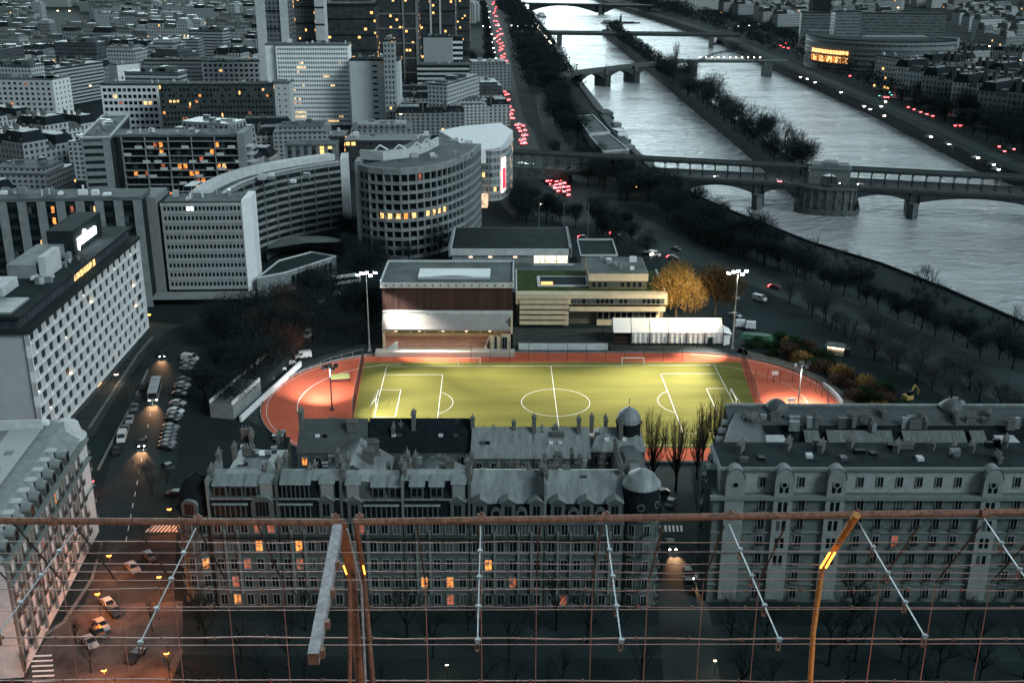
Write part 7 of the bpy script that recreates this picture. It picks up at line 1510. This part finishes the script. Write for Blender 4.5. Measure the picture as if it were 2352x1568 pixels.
for u, v in [(1803, 100), (1790, 106), (1797, 110), (1808, 112), (1857, 144), (1948, 176), (1962, 168), (2028, 225), (2035, 225), (2081, 248), (2094, 253), (2109, 259), (2123, 264), (2137, 268), (2188, 290), (2200, 290), (2288, 338), (2300, 349), (2322, 344)]: far_car(u, v, R(118), "t", "car with red tail lights on the upper right bank road", "departing cars on the right bank")
for u, v, ch, lb in [(1340, 548, "t", "car with red lights on the boulevard, nearest the big bridge"), (1413, 540, "t", "car with red lights behind the dark pavilion"), (1260, 535, "h", "car with pale headlights beyond the sports hall"), (1397, 566, "h", "car with white lights beside the dark pavilion"), (1486, 586, "h", "car with white lights on the boulevard above the school"), (1546, 594, "t", "lone car with red lights on the boulevard above the lit trees"), (1236, 470, "h", "car with yellow headlights crossing the junction's near side"), (1780, 662, "t", "lone red lit car on the boulevard right of the mast")]: far_car(u, v, R(-40), ch, lb, None)
for X_, ch, lb in [(100, "h", "dark car crossing the big bridge, left of the masonry pier"), (157, "h", "car with a headlight passing beside the monumental arch"), (165, "h", "pale lit car on the bridge just right of the monumental arch"), (128, "t", "car with amber and red lights on the bridge left of the arch")]:
    vehicle(X_, 561 - (X_ - 20) * .2693 - 7, an, "car", "grey", lb, None, ch, True, 6.45)
# kerbs and low walls along the left street
for nm, pts, lb in (("kerb", [(206, 985), (262, 900), (318, 815), (352, 775)], 0), ("kerb", [(228, 1080), (268, 1000), (306, 930), (342, 850)], 0), ("kerb", [(90, 1470), (150, 1430), (215, 1330), (236, 1250)], 0)):
    l_ = [a2(*p) for p in pts]; g = MB(); g.ribbon(l_, .5, 0, .42); g.build("street_kerb", mat("kerb stone", (.13, .15, .15), .9, .3, 1), kind='structure')
# ================================================================= street lamps
def lamp(x, y, h, label, group, col, st, e=0, z=0.0, sz=.35, lc=None):
    t = thing("street_lamp", label, "street lamp", (x, y, z), 0, group); key = "lamp light " + group if group else label
    MB().tube((0, 0, 0), (0, 0, h), .09, .06, 6).build("pole", metal_d, t); MB().box(-sz, -sz * .6, h, sz, sz * .6, h + sz * .7).build("lamp_glass", emit(key[:60], col, st), t); MB().box(-sz * 1.1, -sz * .7, h + sz * .7, sz * 1.1, sz * .7, h + sz * .85).build("lamp_hood", metal_d, t)
    if e:
        ld = bpy.data.lights.new("lamp_light", 'POINT'); ld.energy = e; ld.color = lc or col; ld.shadow_soft_size = .2; lo = bpy.data.objects.new("lamp_light", ld); C.objects.link(lo); lo.parent = t; lo.location = (0, 0, h - .3)
OC = (1.0, .22, .02)
for (u, v, e, lb) in ((62, 1500, 1500, "orange street lamp at the foot of the pale left house"), (232, 1420, 3600, "orange street lamp behind the parked row, bottom left"), (248, 1600, 8000, "orange street lamp beside the lower left crossing"), (395, 1220, 2200, "orange street lamp at the rotunda corner by the zebra crossing"), (258, 1330, 2600, "orange street lamp on the left pavement above the parked row"), (372, 1380, 3400, "orange street lamp at the left end of the garden"), (125, 1640, 6000, "orange street lamp below the lower left corner"), (390, 1560, 3600, "orange street lamp by the path at the garden corner")):
    p = at(u, v); lamp(p[0], p[1], 5.2, lb, "orange street lamps at lower left", OC, 16, e * .62)
p = at(1640, 1550); lamp(p[0], p[1], 3, "lone park lantern in the dark garden below the ornate block", "park lanterns", (1, .8, .45), 20, 150, sz=.22)
p = at(1027, 1560); lamp(p[0], p[1], 3, "lone park lantern in the dark garden below the middle houses", "park lanterns", (1, .75, .3), 20, 120, sz=.22)
for (u, v, e, col, lb) in ((196, 1075, 260, (1, .5, .1), "orange cafe lamp at the rounded corner of the left house"), (270, 885, 500, (1, .6, .35), "warm lamp at the hotel entrance"), (345, 745, 120, (1, .6, .05), "yellow lamp at the far lower corner of the hotel"), (215, 1135, 260, (1, .05, .05), "red neon lamp beside the left house"), (1370, 590, 60, (1, .5, .12), "orange lamp at the dark pavilion"), (1460, 445, 120, (1, .4, .1), "orange lit kiosk lamp before the big bridge")):
    p = at(u, v); lamp(p[0], p[1], 3.2, lb, None, col, 9, e, sz=.45)
lr = random.Random(31)
for i in range(46):
    v = lr.uniform(5, 330); u = lr.uniform(0, 1100) if i % 3 else lr.uniform(1800, 2340)
    if u > 1700 and v > 20 + (u - 1700) * .42: v = lr.uniform(5, 30 + (u - 1700) * .3)
    p = at(u, v); s_ = .25 + p[1] / 2200; lamp(p[0], p[1], 14, "distant warm street lamp, a single light point among the far roofs", "distant street lamps", (1, lr.choice([.45, .6, .75]), .3), 14, sz=s_)
for i in range(24):
    t_ = i / 23; u = 1207 + 60 * t_ ** 1.6 + lr.uniform(-2, 2); v = 8 + t_ * 110; p = at(u, v); lamp(p[0], p[1], 8, "street lamp in the chain along the far left quay", "lamp chain of the far left quay", (1, .82, .62), 16, sz=.7)
for u, v in ((1175, 74), (1190, 76), (1208, 75), (1222, 77), (1110, 75), (1145, 74), (1125, 78), (1695, 76), (1720, 74), (1740, 70)): p = at(u, v); lamp(p[0], p[1], 8, "bright street lamp on the crossing by the road bridge", "lamps at the road bridge crossing", (1, .85, .75), 16, sz=.7)
for u, v in ((1228, 90), (1160, 360), (1790, 70), (2018, 236), (2042, 228), (2046, 234), (2062, 236), (655, 500 - 40)): p = at(u, v); lamp(p[0], p[1], 5, "green traffic light near the far traffic", "green traffic lights", (.1, .8, .6), 9, sz=.4)
# flag mast row by the dark pavilion
for u in (1238, 1294, 1350): p = at(u, 550); t = thing("flag_pole", "thin bare flag pole behind the sports hall", "flag pole", (p[0], p[1], 0), 0, "bare flag poles behind the sports hall"); MB().tube((0, 0, 0), (0, 0, 15), .1, .05).tube((0, 0, 15), (0, 0, 15.3), .14).box(-.3, -.3, 0, .3, .3, .4).build("pole", metal_l, t)
# people
skin = mat("skin", (.30, .20, .15), .6, .05); cloth = [mat("dark coat", (.02, .022, .03), .9, .1), mat("grey coat", (.09, .09, .10), .9, .1), mat("blue coat", (.03, .05, .09), .9, .1)]
def person(u, v, rz, label, k, stride=.2):
    p = at(u, v); me = bpy.data.meshes.new("body"); bm = bmesh.new(); sl = bm.verts.layers.skin.verify()
    J = {"pel": ((0, 0, .93), .15), "che": ((0, .02, 1.30), .17), "nek": ((0, .02, 1.50), .065), "hed": ((0, 0, 1.60), .10), "crn": ((0, 0, 1.70), .085), "hl": ((-.1, 0, .88), .10), "kl": ((-.11, -stride, .5), .075), "fl": ((-.11, -stride * .6, .08), .05), "tl": ((-.11, -stride * .6 - .17, .04), .045), "hr": ((.1, 0, .88), .10), "kr": ((.11, stride * .4, .5), .075), "fr": ((.11, stride * 1.3, .10), .05), "tr": ((.11, stride * 1.3 - .17, .04), .045), "sl": ((-.21, .02, 1.40), .07), "el": ((-.27, .08, 1.12), .05), "wl": ((-.25, -.06, .88), .035), "sr": ((.21, .02, 1.40), .07), "er": ((.27, .0, 1.12), .05), "wr": ((.25, -.12, .90), .035), "dl": ((-.25, -.1, .80), .04), "dr": ((.25, -.16, .82), .04)}
    V = {}
    for n_, (co, r_) in J.items(): V[n_] = bm.verts.new(co); V[n_][sl].radius = (r_, r_)
    V["pel"][sl].use_root = True
    for a_, b_ in (("pel", "che"), ("che", "nek"), ("nek", "hed"), ("hed", "crn"), ("pel", "hl"), ("hl", "kl"), ("kl", "fl"), ("fl", "tl"), ("pel", "hr"), ("hr", "kr"), ("kr", "fr"), ("fr", "tr"), ("che", "sl"), ("sl", "el"), ("el", "wl"), ("wl", "dl"), ("che", "sr"), ("sr", "er"), ("er", "wr"), ("wr", "dr")): bm.edges.new((V[a_], V[b_]))
    bm.to_mesh(me); bm.free(); me.materials.append(cloth[k % 3]); t = thing("person", label, "person", (p[0], p[1], .08), rz); o_ = link("body", me, t); o_.modifiers.new("skin", 'SKIN').use_smooth_shade = True; s_ = o_.modifiers.new("sub", 'SUBSURF'); s_.levels = s_.render_levels = 1
    MB().lathe((0, .02, 1.64), [(.115, 0), (.12, .05), (.08, .11), (0, .13)], 10).build("hair", bark, t)
for k, (u, v, lb) in enumerate(((387, 1500, "person in dark coat walking on the pink lit path at the bottom left"), (306, 1072 - 0, "person crossing beside the headlight beams near the crossing"), (380, 1530, "person in grey coat behind the walker on the pink lit path"), (340, 1068, "person waiting on the refuge right of the driving car"), (295, 905, "person standing near the hotel entrance"), (1360, 780, "person standing in the yard between grandstand and marquee"), (1385, 765, "person in blue near the school steps"), (1262, 1128 + 5, "person at the doorway"))[:7]): person(u, v, R(40 * k), lb, k)
# ================================================================= the tower's own railing in the foreground
rust = mat("tower paint, reddish brown", (.17, .078, .052), .6, .65, 45, spec=.35, bump=.08); wirem = mat("net cable", (.26, .14, .12), .45, .3, 20, metal=.3); rod = mat("galvanised rod", (.34, .37, .39), .4, .35, 60, metal=.4); greyp = mat("grey painted beam", (.25, .245, .26), .65, .45, 25, bump=.1)
RZ, RY, VY = 114.5, 4.4, 4.77
rl = thing("tower_railing", "horizontal reddish brown tube rail running across the foreground", "railing", tuple(at(1176, 1190, RZ)))
o0 = Vector(rl.location)
g = MB(); A = Vector(at(-60, 1195, RZ)); B = Vector(at(792, 1199, RZ)); D_ = Vector(at(2420, 1174, RZ)); g.tube(A - o0, B - o0, .0165, n=12); g.build("tube", rust, rl)
MB().tube(B + Vector((.04, 0, .002)) - o0, D_ - o0, .0165, n=12).build("tube", rust, rl)
rrn = random.Random(6)
for u in (455, 770, 826, 1105, 1392, 1968, 120, 1677, 2261): p = Vector(at(u, 1197 - u * .008, RZ)) - o0; MB().tube(p - Vector((.018, 0, 0)), p + Vector((.018, 0, 0)), .021, n=12).tube(p + Vector((0, 0, .018)), p + Vector((.004, 0, .028)), .007).build("clamp_collar", rust, rl)
for u0, v0, u1, v1 in ((176, 1212, -5, 1455), (450, 1212, 322, 1475), (1104, 1208, 1097, 1470), (1392, 1205, 1427, 1470), (1675, 1204, 1790, 1468), (1972, 1199, 2124, 1460), (2261, 1190, 2442, 1452), (-90, 1212, -300, 1470)):
    A = Vector(at(u0, v0, RZ)); B = Vector(at(u1, v1, RZ)); t = thing("net_strut", "thin pale rod with small cable clamps reaching from the rail toward the viewer", "strut", tuple(A), 0, "pale clamp rods below the rail")
    MB().tube((0, 0, 0), B - A, .0032, n=6).build("rod", rod, t)
    for s in (.25, .49, .74, 1.0):
        p = (B - A) * s; k_ = MB().box(p.x - .008, p.y - .008, p.z - .008, p.x + .008, p.y + .008, p.z + .008).tube(p + Vector((-.011, 0, .002)), p + Vector((.013, 0, .002)), .0035, n=5); k_.build("clamp", rod, t)
        MB().box(p.x + .004, p.y - .005, p.z - .046, p.x + .008, p.y + .005, p.z - .006).box(p.x - .010, p.y - .005, p.z - .046, p.x - .006, p.y + .005, p.z - .006).box(p.x - .010, p.y - .005, p.z - .048, p.x + .008, p.y + .005, p.z - .043).build("bracket", rust, t)
nt_ = thing("safety_net", "wide rusty cable net hanging below the foreground rail", "safety net", (0, RY, RZ)); N0 = Vector((0, RY, RZ))
SL = Vector((0, VY, near(1176, 1335, VY).z))
for u in (-75, 43, 165, 287, 411, 534, 659, 981, 1106, 1231, 1357, 1482, 1606, 1731, 2003, 2128, 2252, 2376):
    X_ = near(u, 1472, VY).x; a_ = Vector((X_, RY, RZ)); b_ = Vector((X_, VY, SL.z)); c_ = Vector((X_, VY, 111.2))
    MB().tube(a_ - N0, b_ - N0, .0045, n=5).build("stay", metal_d, nt_); MB().tube(b_ - N0, c_ - N0, .0026, n=5).build("cable", wirem, nt_)
def slp(v):   # point on the sloping part of the net seen at picture height v
    lo, hi = 0.0, 1.0
    for _ in range(30):
        m = (lo + hi) / 2; y = RY + (VY - RY) * m; z = RZ + (SL.z - RZ) * m; dz = near(1176, v, y).z
        if z > dz: lo = m
        else: hi = m
    return y, z
sg = random.Random(3)
for v, rr_, sl in ((1245, .0022, 1), (1295, .0024, 1), (1314, .0024, 1), (1354, .0024, 0), (1393, .0016, 0), (1465, .0040, 0), (1562, .0036, 0)):
    if sl: y, z = slp(v)
    else: y = VY; z = near(1176, v, VY).z
    g = MB(); xs = [-2.7 + .27 * k for k in range(21)]; pz = [z + sg.uniform(-.006, .006) for _ in xs]
    for k in range(20): g.tube((xs[k], y - RY, pz[k] - RZ), (xs[k + 1], y - RY, pz[k + 1] - RZ), rr_, n=5, cap=False)
    g.build("cable", wirem, nt_)
    for k in range(20): 
        if not sl: MB().tube((xs[k] + .1, y - RY, pz[k] - RZ - .008), (xs[k] + .1, y - RY, pz[k] - RZ + .008), .006, n=6).build("cable_clip", rust, nt_)
n2_ = thing("upper_net", "thin horizontal cables strung across the pale clamp rods", "safety net", (0, RY, RZ))
for v in (1268, 1331, 1400, 1480):
    A = Vector(at(-80, v + 2, RZ - .012)) - N0; B = Vector(at(2430, v - 3, RZ - .012)) - N0; MB().tube(A, B, .0017, n=5).build("cable", wirem, n2_)
# beam, posts
t = thing("grey_beam", "broad grey box beam pointing at the viewer from the rail", "beam", tuple(at(775, 1203, RZ + .01))); A = Vector(t.location); B = Vector(at(719, 1500, RZ)); d = (B - A); sd = Vector((d.y, -d.x, 0)).normalized() * .021; g = MB(); up = Vector((0, 0, .05))
q = [A - sd, A + sd, B + sd, B - sd]; q = [p - A for p in q]; g.v = [tuple(p) for p in q] + [tuple(p - up) for p in q]; g.f = [(0, 1, 2, 3)[::-1], (4, 5, 6, 7), (0, 1, 5, 4), (1, 2, 6, 5), (3, 0, 4, 7)]; g.mi = [0] * 5; g.build("beam", greyp, t)
MB().face([g.v[2], g.v[3], g.v[7], g.v[6]]).build("end_cap", rust, t)
for s in (.33, .55, .78, .97): p = d * s + Vector((.03, 0, -.015)); MB().box(p.x - .008, p.y - .012, p.z - .02, p.x + .010, p.y + .012, p.z + .016).build("clamp", rust, t)
def post(name, label, pts, w_, dpt, m, extra=None):
    P0 = near(*pts[0]); t = thing(name, label, "post", tuple(P0)); g = MB()
    for i in range(len(pts) - 1):
        a_, b_ = near(*pts[i]) - P0, near(*pts[i + 1]) - P0; k = len(g.v)
        for p in (a_, b_):
            for sx, sy in ((-w_, -dpt), (w_, -dpt), (w_, dpt), (-w_, dpt)): g.v.append((p.x + sx, p.y + sy, p.z))
        g.f += [(k, k + 1, k + 5, k + 4), (k + 1, k + 2, k + 6, k + 5), (k + 2, k + 3, k + 7, k + 6), (k + 3, k, k + 4, k + 7), (k, k + 3, k + 2, k + 1), (k + 4, k + 5, k + 6, k + 7)]; g.mi += [0] * 6
    g.build("profile", m, t); return t, P0
t, P0 = post("flat_post", "flat orange lit steel post beside the grey beam", [(786, 1200, 4.42), (808, 1330, 4.66), (826, 1568, 4.66), (834, 1700, 4.66)], .021, .008, rust)
g = MB()
for a_, b_ in (((793, 1215, 4.40), (826, 1345, 4.62)), ((826, 1345, 4.62), (842, 1700, 4.62))): g.tube(near(*a_) - P0 + Vector((.008, 0, 0)), near(*b_) - P0 + Vector((.008, 0, 0)), .007, n=6)
g.build("edge_strip", greyp, t)
MB().tube(near(803, 1330, 4.6) - P0, near(800, 1700, 4.6) - P0 + Vector((.01, 0, 0)), .010, n=8).build("side_tube", rust, t)
def pipe_post(label, pts, r_, m=rust):
    P0 = near(*pts[0]); t = thing("pipe_post", label, "post", tuple(P0)); g = MB()
    for i in range(len(pts) - 1): g.tube(near(*pts[i]) - P0, near(*pts[i + 1]) - P0, r_[i], r_[i + 1], 12)
    g.build("pipe", m, t); return t, P0
pipe_post("round orange lit pipe post right of the flat post", [(818, 1203, 4.42), (836, 1325, 4.74), (856, 1568, 4.74), (866, 1700, 4.74)], [.013, .013, .014, .014])
t, P0 = pipe_post("bent orange lit pipe post on the right with glowing tubes at its bend", [(1968, 1182, 4.42), (1888, 1305, 4.72), (1868, 1450, 4.74), (1853, 1700, 4.74)], [.018, .0135, .0135, .0135], mat("orange lit tower paint", (.42, .19, .06), .6, .35, 45, spec=.3))  # orange lamplight put into this post's paint colour
gl_ = emit("orange glint glow", (1.0, .36, .04), 3.2)  # orange glints on the posts made as glowing strips, no lamps here
for du in (-5, 7): MB().tube(near(1911 + du, 1268, 4.55) - P0, near(1890 + du, 1303, 4.62) - P0, .005, n=8).build("glint_strip", gl_, t)
MB().tube(near(789, 1298, 4.5) - P0 * 0 - P0, near(796, 1318, 4.5) - P0, .004, n=8).tube(near(834, 1298, 4.6) - P0, near(838, 1318, 4.6) - P0, .004, n=8).build("glint_strip", gl_, t)  # same added glow for the glints on the left posts
# the tower's own sodium projectors, below the rail, that light it orange
for x, y, z, e in ((-1.1, 4.1, 112.3, 3.2), (2.0, 4.1, 112.6, 2.6), (-2.6, 4.2, 112.4, 1.6), (.6, 4.2, 112.2, 1.8)):
    t = thing("projector", "sodium floodlight fixed below the rail, " + {-1.1: "under the grey beam", 2.0: "under the bent post", -2.6: "at the left end", .6: "between the two posts"}[x], "floodlight", (x, y, z)); MB().box(-.08, -.08, -.12, .08, .08, 0).build("housing", metal_d, t); MB().box(-.07, -.07, .001, .07, .07, .006).build("lamp_glass", emit("sodium glass", (1, .4, .08), 6), t)
    ld = bpy.data.lights.new("projector_light", 'SPOT'); ld.energy = e * 8; ld.color = (1.0, .36, .10); ld.spot_size = R(130); ld.spot_blend = .6; ld.shadow_soft_size = .05; lo = bpy.data.objects.new("projector_light", ld); C.objects.link(lo); lo.parent = t; lo.location = (0, 0, .02); lo.rotation_euler = (R(180), 0, 0)
